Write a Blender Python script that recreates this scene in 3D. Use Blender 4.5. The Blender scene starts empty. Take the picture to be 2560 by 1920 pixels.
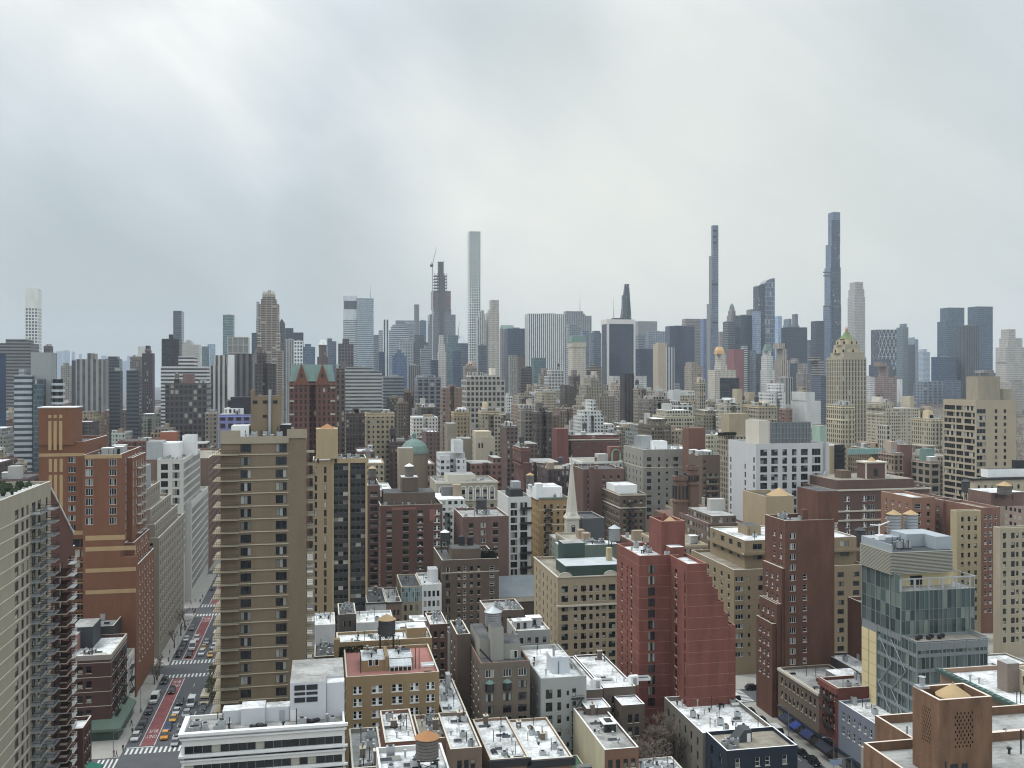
import bpy, bmesh, math, random
from math import radians, sin, cos, pi, floor
from mathutils import Vector, Matrix
random.seed(7)
SC = bpy.context.scene
COL = SC.collection
# ------------------------------------------------------------------ camera, sky, sun, exposure
F, CX, H0, YAW, HC = 2400.0, 1280.0, 940.0, radians(11.2), 100.0
cA, sA = cos(YAW), sin(YAW)
cam = bpy.data.cameras.new('camera'); camo = bpy.data.objects.new('camera', cam); COL.objects.link(camo)
camo.location = (0, 0, HC); camo.rotation_euler = (pi/2, 0, -YAW)
cam.sensor_width = 36.0; cam.lens = 36.0*F/2560.0; cam.shift_y = -(960.0-H0)/2560.0
cam.clip_start = 1.0; cam.clip_end = 60000.0
SC.camera = camo
SC.render.engine = 'CYCLES'
SC.cycles.use_denoising = True; SC.cycles.filter_width = 1.15
SC.cycles.max_bounces = 5; SC.cycles.diffuse_bounces = 1; SC.cycles.glossy_bounces = 2
SC.cycles.transmission_bounces = 2; SC.cycles.volume_bounces = 0; SC.cycles.transparent_max_bounces = 6
SC.cycles.sample_clamp_indirect = 3.0
SC.view_settings.view_transform = 'Standard'; SC.view_settings.look = 'None'
SC.view_settings.exposure = 0.40; SC.view_settings.gamma = 1.0

SUN_AZ, SUN_EL = radians(-58), radians(56)      # measured from +Y, clockwise
sun = bpy.data.lights.new('sun', 'SUN'); suno = bpy.data.objects.new('sun', sun); COL.objects.link(suno)
sun.energy = 1.15; sun.angle = radians(20); sun.color = (1.0, 0.975, 0.94)
sd = Vector((sin(SUN_AZ)*cos(SUN_EL), cos(SUN_AZ)*cos(SUN_EL), sin(SUN_EL)))
suno.rotation_euler = sd.to_track_quat('Z', 'Y').to_euler()

def pxdir(x, y):
 t = (x-CX)/F; k = -(y-H0)/F
 return Vector((t*cA+sA, cA-t*sA, k)).normalized()

class NT:
 """tiny node-tree helper"""
 def __init__(s, nt): s.nt = nt; nt.nodes.clear()
 def n(s, typ, **kw):
  nd = s.nt.nodes.new(typ)
  for k, v in kw.items(): setattr(nd, k, v)
  return nd
 def l(s, a, b): s.nt.links.new(a, b)
 def put(s, sock, v):
  if hasattr(v, 'is_output'): s.l(v, sock)
  else: sock.default_value = v
 def m(s, op, a, b=0.0, c=None, clamp=False):
  nd = s.n('ShaderNodeMath', operation=op); nd.use_clamp = clamp
  s.put(nd.inputs[0], a); s.put(nd.inputs[1], b)
  if c is not None: s.put(nd.inputs[2], c)
  return nd.outputs[0]
 def mix(s, f, a, b, bt='MIX'):
  nd = s.n('ShaderNodeMix', data_type='RGBA', blend_type=bt)
  s.put(nd.inputs[0], f); s.put(nd.inputs[6], a); s.put(nd.inputs[7], b)
  return nd.outputs[2]
 def noise(s, vec, scale, detail=3.0, rough=0.5):
  nd = s.n('ShaderNodeTexNoise'); nd.inputs['Scale'].default_value = scale
  nd.inputs['Detail'].default_value = detail; nd.inputs['Roughness'].default_value = rough
  if vec is not None: s.l(vec, nd.inputs['Vector'])
  return nd.outputs[0]
 def mapr(s, v, a, b, c, d):
  nd = s.n('ShaderNodeMapRange'); s.put(nd.inputs[0], v)
  for i, q in enumerate((a, b, c, d)): nd.inputs[i+1].default_value = q
  return nd.outputs[0]
 def scale(s, vec, sc):
  nd = s.n('ShaderNodeVectorMath', operation='MULTIPLY'); s.l(vec, nd.inputs[0]); nd.inputs[1].default_value = sc
  return nd.outputs[0]

def lin(c):
 f = lambda u: u/12.92 if u <= 0.04045 else ((u+0.055)/1.055)**2.4
 return tuple(f(v/255.0) for v in c)
DS = 0.15       # photographed colours are a little greyer than paint chips
def L4(c, k=1.0):
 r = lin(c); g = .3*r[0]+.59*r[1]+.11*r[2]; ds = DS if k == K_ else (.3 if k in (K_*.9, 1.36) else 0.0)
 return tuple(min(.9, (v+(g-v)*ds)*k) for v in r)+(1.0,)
K_ = 1.16

def build_world():
 w = bpy.data.worlds.new('World'); SC.world = w; w.use_nodes = True
 T = NT(w.node_tree)
 out = T.n('ShaderNodeOutputWorld'); bg = T.n('ShaderNodeBackground'); bg.inputs[1].default_value = 0.1
 sky = T.n('ShaderNodeTexSky', sky_type='NISHITA'); sky.sun_disc = False
 sky.sun_elevation = SUN_EL; sky.sun_rotation = SUN_AZ
 sky.air_density = 1.5; sky.dust_density = 4.0
 tc = T.n('ShaderNodeTexCoord'); d = tc.outputs['Generated']
 sp = T.n('ShaderNodeSeparateXYZ'); T.l(d, sp.inputs[0])
 zc = T.m('ADD', T.m('MAXIMUM', sp.outputs[2], 0.0), 0.22)
 cb = T.n('ShaderNodeCombineXYZ')
 T.l(T.m('DIVIDE', sp.outputs[0], zc), cb.inputs[0]); T.l(T.m('DIVIDE', sp.outputs[1], zc), cb.inputs[1])
 p = cb.outputs[0]
 n1 = T.noise(T.scale(p, (0.62, 0.5, 1)), 1.0, 4.0, 0.52)
 n2 = T.noise(T.scale(p, (1.5, 1.1, 1)), 1.0, 5.0, 0.55)
 cl = T.m('ADD', T.m('MULTIPLY', n1, 0.6), T.m('MULTIPLY', n2, 0.4))
 def lobe(x, y, wdt):
  v = pxdir(x, y)
  nd = T.n('ShaderNodeVectorMath', operation='DOT_PRODUCT'); T.l(d, nd.inputs[0]); nd.inputs[1].default_value = v
  return T.mapr(nd.outputs['Value'], cos(radians(wdt)), 1.0, 0.0, 1.0)
 az = T.m('ARCTAN2', sp.outputs[0], sp.outputs[1]); c2 = T.n('ShaderNodeCombineXYZ')
 T.l(T.m('SUBTRACT', T.m('MULTIPLY', az, .80), T.m('MULTIPLY', sp.outputs[2], .60)), c2.inputs[0]); T.l(T.m('ADD', T.m('MULTIPLY', az, .60), T.m('MULTIPLY', sp.outputs[2], .80)), c2.inputs[1])
 st = T.noise(T.scale(c2.outputs[0], (2.6, 8.0, 1)), 1.0, 5.0, .55)
 s3 = T.noise(T.scale(c2.outputs[0], (7.0, 17.0, 1)), 1.0, 6.0, .6)
 st = T.m('ADD', st, T.m('MULTIPLY', T.m('SUBTRACT', s3, .5), .38))
 b = T.m('ADD', T.m('MULTIPLY', T.m('SUBTRACT', cl, 0.5), .8), T.m('MULTIPLY', T.m('SUBTRACT', st, 0.5), .6))
 for (x, y, wd, am) in ((120, 160, 17, .30), (750, 330, 13, .30), (1180, 430, 9, .26), (330, 420, 8, .16), (1900, 640, 14, .16),
       (1850, 20, 9, .26), (40, 620, 13, -.52), (600, 640, 13, -.48), (1000, 650, 8, -.3), (1050, 60, 11, -.24), (2200, 330, 13, -.24), (1450, 150, 9, -.12), (1300, 700, 8, .1)):
  b = T.m('ADD', b, T.m('MULTIPLY', lobe(x, y, wd), am))
 b = T.m('ADD', b, 0.47, clamp=True)
 cr = T.n('ShaderNodeValToRGB'); T.l(b, cr.inputs[0])
 e = cr.color_ramp.elements
 e[0].position = 0.0; e[0].color = L4((162, 173, 179))
 e[1].position = 1.0; e[1].color = L4((236, 239, 236))
 for pos, c in ((.3, (176, 186, 192)), (.5, (191, 199, 204)), (.72, (209, 214, 214))):
  q = e.new(pos); q.color = L4(c)
 warm = T.mix(T.m('MULTIPLY', lobe(1750, 650, 24), .5), cr.outputs[0], L4((216, 216, 205)))
 hz = T.mapr(sp.outputs[2], -0.02, 0.03, 0.0, 1.0)
 warm = T.mix(hz, L4((176, 190, 202)), warm)
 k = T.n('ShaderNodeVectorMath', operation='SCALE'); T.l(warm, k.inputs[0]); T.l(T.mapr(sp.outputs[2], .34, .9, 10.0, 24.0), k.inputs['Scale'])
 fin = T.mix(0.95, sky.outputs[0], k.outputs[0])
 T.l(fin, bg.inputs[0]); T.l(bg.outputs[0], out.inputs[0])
 w.cycles.sampling_method = 'MANUAL'; w.cycles.sample_map_resolution = 512
build_world()

# ------------------------------------------------------------------ pixel -> place helpers
def ray(x): t = (x-CX)/F; return (t*cA+sA, cA-t*sA)
def X(px, Y): r = ray(px); return r[0]/r[1]*Y
def Zp(px, py, Y): return HC-Y/ray(px)[1]*(py-H0)/F
def G(px, py, z=0.0):
 s = (HC-z)*F/(py-H0); r = ray(px); return (s*r[0], s*r[1])
def P(x, y, z):                       # world -> photo pixel
 dep = x*sA+y*cA; rt = x*cA-y*sA
 return (CX+F*rt/dep, H0+F*(HC-z)/dep)

# ------------------------------------------------------------------ materials
K = K_
MATS = {}
def basic(name, c, rough=.8, metal=0.0, var=.18, streak=True, k=None, scale=1.0, spec=.3):
 if name in MATS: return MATS[name]
 m = bpy.data.materials.new(name); m.use_nodes = True; T = NT(m.node_tree)
 o = T.n('ShaderNodeOutputMaterial'); b = T.n('ShaderNodeBsdfPrincipled'); T.l(b.outputs[0], o.inputs[0])
 b.inputs['Roughness'].default_value = rough; b.inputs['Metallic'].default_value = metal
 b.inputs['Specular IOR Level'].default_value = spec
 col = L4(c, K if k is None else k)
 if var > 0:
  geo = T.n('ShaderNodeNewGeometry'); p = geo.outputs['Position']
  a = T.noise(T.scale(p, (.35*scale, .35*scale, .09*scale) if streak else (.25*scale,)*3), 1.0, 5.0, .62)
  q = T.noise(T.scale(p, (1.4*scale, 1.4*scale, 6.0*scale) if streak else (2.2*scale,)*3), 1.0, 3.0, .6)
  f = T.m('ADD', T.m('MULTIPLY', a, .65), T.m('MULTIPLY', q, .35))
  g = T.mapr(f, .3, .7, 1-var, 1+var*.7)
  mm = T.n('ShaderNodeVectorMath', operation='SCALE'); mm.inputs[0].default_value = col[:3]; T.l(g, mm.inputs['Scale'])
  T.l(mm.outputs[0], b.inputs['Base Color'])
 else: b.inputs['Base Color'].default_value = col
 MATS[name] = m; return m

def roofmat(name, c, dirt=(112, 110, 104), amt=.8):
 """membrane or gravel roof with puddle stains and patches of its own"""
 if name in MATS: return MATS[name]
 m = bpy.data.materials.new(name); m.use_nodes = True; T = NT(m.node_tree)
 o = T.n('ShaderNodeOutputMaterial'); b = T.n('ShaderNodeBsdfPrincipled'); T.l(b.outputs[0], o.inputs[0])
 b.inputs['Roughness'].default_value = .75; b.inputs['Specular IOR Level'].default_value = .25
 p = T.n('ShaderNodeNewGeometry').outputs['Position']
 a = T.noise(p, .22, 6.0, .65); q = T.noise(p, 1.3, 4.0, .6)
 f = T.m('ADD', T.m('MULTIPLY', a, .7), T.m('MULTIPLY', q, .3))
 g = T.mapr(f, .43, .62, 0.0, amt)
 col = T.mix(g, L4(c, K), L4(dirt, K))
 wv = T.n('ShaderNodeTexVoronoi', feature='F1', distance='CHEBYCHEV'); wv.inputs['Scale'].default_value = .16; T.l(p, wv.inputs['Vector'])
 sep = T.n('ShaderNodeSeparateColor'); T.l(wv.outputs['Color'], sep.inputs[0])
 g2 = T.mapr(sep.outputs[0], .0, 1.0, .82, 1.06)
 bk = T.n('ShaderNodeTexBrick'); bk.inputs['Scale'].default_value = 1.0; bk.inputs['Brick Width'].default_value = 4.6; bk.inputs['Row Height'].default_value = 1.05; bk.inputs['Mortar Size'].default_value = .06; bk.inputs['Mortar Smooth'].default_value = .3; T.l(p, bk.inputs['Vector'])
 g2 = T.m('MULTIPLY', g2, T.mapr(bk.outputs['Fac'], 0, 1, 1.0, .80))
 mm = T.n('ShaderNodeVectorMath', operation='SCALE'); T.l(col, mm.inputs[0]); T.l(g2, mm.inputs['Scale'])
 T.l(mm.outputs[0], b.inputs['Base Color'])
 MATS[name] = m; return m

def glassmat(name, dark=(28, 33, 38), light=(196, 192, 178), p=.24, rough=.08, lo=(14, 17, 20), bl0=(110, 108, 100)):
 if name in MATS: return MATS[name]
 m = bpy.data.materials.new(name); m.use_nodes = True; T = NT(m.node_tree)
 o = T.n('ShaderNodeOutputMaterial'); b = T.n('ShaderNodeBsdfPrincipled'); T.l(b.outputs[0], o.inputs[0])
 oi = T.n('ShaderNodeObjectInfo'); ge = T.n('ShaderNodeNewGeometry')
 r = T.m('FRACT', T.m('ADD', T.m('MULTIPLY', oi.outputs['Random'], 3.7), T.m('MULTIPLY', ge.outputs['Random Per Island'], 1.0)))
 r2 = T.m('FRACT', T.m('MULTIPLY', r, 7.31))
 blind = T.m('GREATER_THAN', r, 1-p)
 bl = T.mix(r2, L4(bl0), L4(light))
 dk = T.mix(r2, L4(lo), L4(dark, 1.5))
 T.l(T.mix(blind, dk, bl), b.inputs['Base Color'])
 b.inputs['Roughness'].default_value = rough; b.inputs['Specular IOR Level'].default_value = .5
 MATS[name] = m; return m

def build_facade_group():
 g = bpy.data.node_groups.new('facade', 'ShaderNodeTree'); T = NT(g)
 I = {}
 for nm, ty in (('Wall', 'NodeSocketColor'), ('Glass', 'NodeSocketColor'), ('Roof', 'NodeSocketColor'), ('NX', 'NodeSocketFloat'), ('NY', 'NodeSocketFloat'),
     ('NZ', 'NodeSocketFloat'), ('FX', 'NodeSocketFloat'), ('FZ', 'NodeSocketFloat'), ('ZT', 'NodeSocketFloat'), ('Irr', 'NodeSocketFloat'), ('Blind', 'NodeSocketFloat'), ('GRough', 'NodeSocketFloat')):
  g.interface.new_socket(nm, in_out='INPUT', socket_type=ty)
 g.interface.new_socket('BSDF', in_out='OUTPUT', socket_type='NodeSocketShader')
 gi = T.n('NodeGroupInput'); go = T.n('NodeGroupOutput'); i = gi.outputs
 tc = T.n('ShaderNodeTexCoord'); s = T.n('ShaderNodeSeparateXYZ'); T.l(tc.outputs['Generated'], s.inputs[0])
 ge = T.n('ShaderNodeNewGeometry'); nn = T.n('ShaderNodeSeparateXYZ'); T.l(ge.outputs['True Normal'], nn.inputs[0])
 sel = T.m('GREATER_THAN', T.m('ABSOLUTE', nn.outputs[1]), .6)
 u = T.m('ADD', T.m('MULTIPLY', T.m('MULTIPLY', s.outputs[0], i['NX']), sel),
   T.m('MULTIPLY', T.m('MULTIPLY', s.outputs[1], i['NY']), T.m('SUBTRACT', 1.0, sel)))
 v = T.m('MULTIPLY', s.outputs[2], i['NZ'])
 oi = T.n('ShaderNodeObjectInfo')
 c0 = T.n('ShaderNodeCombineXYZ'); T.l(T.m('FLOOR', u), c0.inputs[0]); T.l(T.m('ADD', T.m('MULTIPLY', sel, 3.0), T.m('MULTIPLY', oi.outputs['Random'], 57.0)), c0.inputs[1])
 w0 = T.n('ShaderNodeTexWhiteNoise', noise_dimensions='3D'); T.l(c0.outputs[0], w0.inputs['Vector'])
 wf = T.m('ADD', 1.0, T.m('MULTIPLY', i['Irr'], T.m('SUBTRACT', T.mapr(w0.outputs['Value'], 0.0, .25, -1.0, 0.12), 0.0, clamp=False)))
 wf = T.m('MAXIMUM', T.m('ADD', wf, T.m('MULTIPLY', i['Irr'], T.m('MULTIPLY', T.m('SUBTRACT', T.m('FRACT', T.m('MULTIPLY', w0.outputs['Value'], 13.0)), .5), .5))), 0.0)
 mu = T.m('LESS_THAN', T.m('ABSOLUTE', T.m('SUBTRACT', T.m('FRACT', u), .5)), T.m('MULTIPLY', T.m('MULTIPLY', i['FX'], wf), .5))
 mv = T.m('LESS_THAN', T.m('ABSOLUTE', T.m('SUBTRACT', T.m('FRACT', v), .5)), T.m('MULTIPLY', i['FZ'], .5))
 side = T.m('LESS_THAN', T.m('ABSOLUTE', nn.outputs[2]), .5)
 top = T.m('LESS_THAN', s.outputs[2], i['ZT'])
 m = T.m('MULTIPLY', T.m('MULTIPLY', mu, mv), T.m('MULTIPLY', side, top))
 cb = T.n('ShaderNodeCombineXYZ'); T.l(T.m('FLOOR', u), cb.inputs[0]); T.l(T.m('FLOOR', v), cb.inputs[1])
 T.l(T.m('ADD', T.m('MULTIPLY', sel, 7.0), T.m('MULTIPLY', oi.outputs['Random'], 91.0)), cb.inputs[2])
 wn = T.n('ShaderNodeTexWhiteNoise', noise_dimensions='3D'); T.l(cb.outputs[0], wn.inputs['Vector'])
 sc = T.n('ShaderNodeSeparateColor'); T.l(wn.outputs['Color'], sc.inputs[0])
 bl = T.m('LESS_THAN', sc.outputs[0], i['Blind'])
 gk = T.n('ShaderNodeVectorMath', operation='SCALE'); T.l(i['Glass'], gk.inputs[0]); T.l(T.mapr(sc.outputs[1], 0, 1, .6, 1.3), gk.inputs['Scale'])
 gl = T.mix(bl, gk.outputs[0], L4((170, 168, 158)))
 p = ge.outputs['Position']
 a = T.noise(T.scale(p, (.12, .12, .04)), 1.0, 5.0, .6)
 q = T.noise(T.scale(p, (.9, .9, 1.6)), 1.0, 2.0, .6)
 w = T.n('ShaderNodeVectorMath', operation='SCALE'); T.l(i['Wall'], w.inputs[0])
 T.l(T.mapr(T.m('ADD', T.m('MULTIPLY', a, .6), T.m('MULTIPLY', q, .4)), .3, .7, .78, 1.14), w.inputs['Scale'])
 rf = T.n('ShaderNodeVectorMath', operation='SCALE'); T.l(i['Roof'], rf.inputs[0]); T.l(T.mapr(T.noise(p, .25, 4.0), .35, .65, .65, 1.1), rf.inputs['Scale'])
 c = T.mix(m, w.outputs[0], gl)
 c = T.mix(T.m('GREATER_THAN', nn.outputs[2], .5), c, rf.outputs[0])
 b = T.n('ShaderNodeBsdfPrincipled'); T.l(c, b.inputs['Base Color'])
 T.l(T.m('ADD', T.m('MULTIPLY', m, T.m('SUBTRACT', i['GRough'], .85)), .85), b.inputs['Roughness'])
 T.l(T.mapr(m, 0, 1, .2, .5), b.inputs['Specular IOR Level'])
 T.l(b.outputs[0], go.inputs[0])
 return g
FAC = build_facade_group()
NF = [0]
def fmat(wall, glass, roof, nx, ny, nz, fx, fz, zt=1.0, blind=.1, gr=.12, kw=K_*.9, irr=0.0):
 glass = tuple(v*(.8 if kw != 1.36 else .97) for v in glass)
 NF[0] += 1
 m = bpy.data.materials.new('facade'); m.use_nodes = True; T = NT(m.node_tree)
 o = T.n('ShaderNodeOutputMaterial'); g = T.n('ShaderNodeGroup'); g.node_tree = FAC; T.l(g.outputs[0], o.inputs[0])
 for k, v in (('Wall', L4(wall, kw)), ('Glass', L4(glass, 1.0)), ('Roof', L4(roof, K)), ('NX', nx), ('NY', ny), ('NZ', nz), ('FX', fx), ('FZ', fz), ('ZT', zt), ('Irr', irr), ('Blind', blind), ('GRough', gr)):
  g.inputs[k].default_value = v
 return m

# ------------------------------------------------------------------ mesh helpers
class MB:
 def __init__(s): s.v = []; s.f = []; s.mi = []; s.sm = False
 def quad(s, a, b, c, d, m=0):
  i = len(s.v); s.v += [a, b, c, d]; s.f.append((i, i+1, i+2, i+3)); s.mi.append(m); return s
 def tri(s, a, b, c, m=0):
  i = len(s.v); s.v += [a, b, c]; s.f.append((i, i+1, i+2)); s.mi.append(m); return s
 def box(s, x0, x1, y0, y1, z0, z1, m=0, skip=''):
  A, B, C_, D = (x0, y0), (x1, y0), (x1, y1), (x0, y1)
  i = len(s.v)
  s.v += [(*A, z0), (*B, z0), (*C_, z0), (*D, z0), (*A, z1), (*B, z1), (*C_, z1), (*D, z1)]
  for k, q in (('N', (0, 1, 5, 4)), ('W', (1, 2, 6, 5)), ('S', (2, 3, 7, 6)), ('E', (3, 0, 4, 7)), ('T', (4, 5, 6, 7)), ('B', (3, 2, 1, 0))):
   if k not in skip: s.f.append(tuple(i+j for j in q)); s.mi.append(m)
  return s
 def prism(s, poly, z0, z1, m=0, mt=None, bottom=False):
  n = len(poly); i = len(s.v)
  s.v += [(x, y, z0) for x, y in poly]+[(x, y, z1) for x, y in poly]
  for k in range(n):
   j = (k+1) % n; s.f.append((i+k, i+j, i+n+j, i+n+k)); s.mi.append(m)
  s.f.append(tuple(i+n+k for k in range(n))); s.mi.append(m if mt is None else mt)
  if bottom: s.f.append(tuple(i+n-1-k for k in range(n))); s.mi.append(m)
  return s
 def lathe(s, cx, cy, prof, n=16, m=0, cap=True, ph=0.0):
  i = len(s.v); R = len(prof)
  for r, z in prof:
   s.v += [(cx+r*cos(2*pi*k/n+ph), cy+r*sin(2*pi*k/n+ph), z) for k in range(n)]
  for q in range(R-1):
   for k in range(n):
    j = (k+1) % n
    s.f.append((i+q*n+k, i+q*n+j, i+(q+1)*n+j, i+(q+1)*n+k)); s.mi.append(m)
  if cap: s.f.append(tuple(i+(R-1)*n+k for k in range(n))); s.mi.append(m)
  return s
 def tube(s, a, b, r0, r1=None, n=5, m=0):
  r1 = r0 if r1 is None else r1
  a, b = Vector(a), Vector(b); d = (b-a)
  if d.length < 1e-6: return s
  d.normalize(); u = d.orthogonal().normalized(); w = d.cross(u)
  i = len(s.v)
  for c, r in ((a, r0), (b, r1)):
   s.v += [tuple(c+u*(r*cos(2*pi*k/n))+w*(r*sin(2*pi*k/n))) for k in range(n)]
  for k in range(n):
   j = (k+1) % n; s.f.append((i+k, i+j, i+n+j, i+n+k)); s.mi.append(m)
  s.f.append(tuple(i+n+k for k in range(n))); s.mi.append(m)
  return s
 def gable(s, x0, x1, y0, y1, z0, z1, axis='x', m=0, me=None):
  me = m if me is None else me
  if axis == 'x':
   ym = (y0+y1)/2
   s.quad((x0, y0, z0), (x1, y0, z0), (x1, ym, z1), (x0, ym, z1), m); s.quad((x1, y1, z0), (x0, y1, z0), (x0, ym, z1), (x1, ym, z1), m)
   s.tri((x0, y1, z0), (x0, y0, z0), (x0, ym, z1), me); s.tri((x1, y0, z0), (x1, y1, z0), (x1, ym, z1), me)
  else:
   xm = (x0+x1)/2
   s.quad((x0, y1, z0), (x0, y0, z0), (xm, y0, z1), (xm, y1, z1), m); s.quad((x1, y0, z0), (x1, y1, z0), (xm, y1, z1), (xm, y0, z1), m)
   s.tri((x0, y0, z0), (x1, y0, z0), (xm, y0, z1), me); s.tri((x1, y1, z0), (x0, y1, z0), (xm, y1, z1), me)
  return s
 def mesh(s, name, mats):
  me = bpy.data.meshes.new(name); me.from_pydata(s.v, [], s.f)
  for m in mats: me.materials.append(m)
  if len(mats) > 1: me.polygons.foreach_set('material_index', s.mi)
  if s.sm: me.polygons.foreach_set('use_smooth', [True]*len(s.f))
  me.update(); return me
 def obj(s, name, mats, parent=None, loc=None):
  if not isinstance(mats, (list, tuple)): mats = [mats]
  o = bpy.data.objects.new(name, s.mesh(name, mats)); COL.objects.link(o)
  if parent is not None: o.parent = parent
  if loc is not None: o.location = loc
  return o

def tag(o, label=None, cat=None, group=None, kind=None):
 if label: o['label'] = label
 if cat: o['category'] = cat
 if group: o['group'] = group
 if kind: o['kind'] = kind
 return o
def empty(name, loc, label, cat, group=None):
 o = bpy.data.objects.new(name, None); COL.objects.link(o); o.location = loc; o.empty_display_size = .5
 return tag(o, label, cat, group)
def inst(name, me, parent, loc, rz=0.0, sc=None):
 o = bpy.data.objects.new(name, me); COL.objects.link(o); o.parent = parent; o.location = loc
 if rz: o.rotation_euler = (0, 0, rz)
 if sc: o.scale = sc
 return o

HAND = []        # (label, xl, xr, ytop, ybot, Y) of placed buildings, in photo pixels, for the city-block filler
def note(label, xl, xr, yt, yb, Y): HAND.append((label, min(xl, xr), max(xl, xr), yt, yb, Y))
# ------------------------------------------------------------------ palette
WHITE, CREAM, BEIGE, TAN = (205, 205, 202), (184, 172, 145), (160, 147, 124), (146, 122, 88)
BROWN, DBROWN, RED, ORANGE = (118, 100, 82), (92, 72, 63), (124, 66, 57), (126, 78, 56)
STONE, GREY, DGREY, SLATE = (142, 138, 127), (128, 129, 129), (80, 83, 86), (104, 110, 116)
BLUEG, NAVY = (72, 92, 116), (46, 54, 66)
ROOFW, ROOFG, ROOFD, ROOFT = (222, 224, 224), (160, 160, 156), (88, 88, 88), (150, 142, 126)
M_white = basic('white_paint', (222, 222, 220), var=.07)
M_trim = basic('stone_trim', (196, 188, 170), var=.1)
M_dark = basic('dark_metal', (46, 47, 50), rough=.55, var=.1)
M_steel = basic('grey_steel', (140, 144, 148), rough=.45, metal=.3, var=.12)
M_galv = basic('galvanised_steel', (170, 174, 176), rough=.4, metal=.5, var=.12)
M_blackframe = basic('window_frame_dark', (40, 42, 44), rough=.5, var=.0)
M_whiteframe = basic('window_frame_white', (225, 225, 222), rough=.5, var=.0)
M_greyframe = basic('window_frame_grey', (120, 124, 126), rough=.5, var=.0)
M_glass = glassmat('window_glass')
M_glassb = glassmat('window_glass_blinds', p=.3, light=(176, 178, 168))
M_glassg = glassmat('window_glass_green', dark=(40, 52, 50), light=(150, 165, 158), p=.2)
R_white, R_grey, R_dark, R_tan = roofmat('roof_white', ROOFW), roofmat('roof_grey', ROOFG, (110, 108, 104)), roofmat('roof_dark', ROOFD, (60, 60, 60)), roofmat('roof_tan', ROOFT, (110, 102, 92))
M_wood = basic('tank_wood', (112, 106, 100), rough=.9, var=.3)
M_woodd = basic('tank_wood_dark', (74, 74, 76), rough=.9, var=.3)
M_cone = basic('tank_roof_plywood', (168, 140, 98), rough=.85, var=.15)
M_coneo = basic('tank_roof_orange', (160, 112, 66), rough=.85, var=.12)
M_copper = basic('green_copper', (104, 130, 122), rough=.7, var=.2)
M_leaf = basic('evergreen_leaves', (44, 56, 36), rough=.8, var=.4, streak=False, k=1.0)
M_bark = basic('bare_bark', (84, 74, 66), rough=.95, var=.3, k=1.0)
M_twig = basic('bare_twigs', (122, 110, 98), rough=.95, var=.3, k=1.0)
M_green = basic('green_metal', (52, 72, 66), rough=.6, var=.15)
M_redpaint = basic('terrace_red', (158, 104, 94), rough=.9, var=.15, streak=False)

# ------------------------------------------------------------------ windows
WM = {}
def window_mb(w, h, st):
 """window lying in the plane y=0, facing -Y, origin at the middle of the sill line"""
 b = MB(); fr = .07 if st in ('dark', 'tri', 'band', 'grid') else .1
 x0, x1 = -w/2, w/2
 def bar(a, c, z0, z1, y=-.06): b.box(a, c, y, .0, z0, z1, 0, 'S')
 bar(x0, x1, h-fr, h); bar(x0, x1, 0, fr); bar(x0, x0+fr, fr, h-fr); bar(x1-fr, x1, fr, h-fr)
 iw = (x0+fr, x1-fr)
 def pane(a, c, z0, z1): b.quad((a, -.02, z0), (c, -.02, z0), (c, -.02, z1), (a, -.02, z1), 1)
 if st == 'pair':
  t = w*.13; bar(-t, t, fr, h-fr)
  for a, c in ((iw[0], -t), (t, iw[1])):
   bar(a, c, h*.5-.04, h*.5+.04); pane(a, c, fr, h*.5-.04); pane(a, c, h*.5+.04, h-fr)
 elif st == 'tri' or st == 'wtri':
  q = (iw[1]-iw[0])/3
  for k in range(3):
   a, c = iw[0]+k*q, iw[0]+(k+1)*q
   if k: bar(a-.04, a+.04, fr, h-fr); a += .04
   if k < 2: c -= .04
   pane(a, c, fr, h-fr)
 elif st == 'grid':
  q = (iw[1]-iw[0])/2
  for k in range(2):
   a, c = iw[0]+k*q, iw[0]+(k+1)*q
   if k: bar(a-.03, a+.03, fr, h-fr); a += .03
   else: c -= .03
   bar(a, c, h*.62-.03, h*.62+.03); pane(a, c, fr, h*.62-.03); pane(a, c, h*.62+.03, h-fr)
 elif st == 'band':
  n = max(1, int(round((iw[1]-iw[0])/1.7))); q = (iw[1]-iw[0])/n
  for k in range(n):
   a, c = iw[0]+k*q, iw[0]+(k+1)*q
   if k: bar(a-.04, a+.04, fr, h-fr); a += .04
   if k < n-1: c -= .04
   pane(a, c, fr, h-fr)
 elif st == 'slot':
  pane(iw[0], iw[1], fr, h-fr)
 elif st == 'ac':
  bar(iw[0], iw[1], h*.5-.04, h*.5+.04); pane(iw[0], iw[1], fr, h*.5-.04); pane(iw[0], iw[1], h*.5+.04, h-fr)
  b.box(-.38, .38, -.45, -.03, .1, .55, 2, 'S')
 else:
  bar(iw[0], iw[1], h*.5-.04, h*.5+.04); pane(iw[0], iw[1], fr, h*.5-.04); pane(iw[0], iw[1], h*.5+.04, h-fr)
 if st in ('white', 'pair', 'ac', 'sash'): b.box(x0-.1, x1+.1, -.33, -.02, -.14, -.01, 2, 'S')
 return b
def wmats(st):
 return {'white': [M_whiteframe, M_glass, M_trim], 'pair': [M_whiteframe, M_glass, M_white], 'ac': [M_blackframe, M_glass, M_white],
   'wtri': [M_whiteframe, M_glassb, M_white], 'sash': [M_blackframe, M_glass, M_trim], 'band': [M_greyframe, M_glass, M_trim],
   'blind': [M_whiteframe, M_glassb, M_white], 'grid': [M_blackframe, M_glassg, M_trim], 'tri': [M_blackframe, M_glassb, M_trim]}.get(st, [M_blackframe, M_glass, M_trim])

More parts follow.
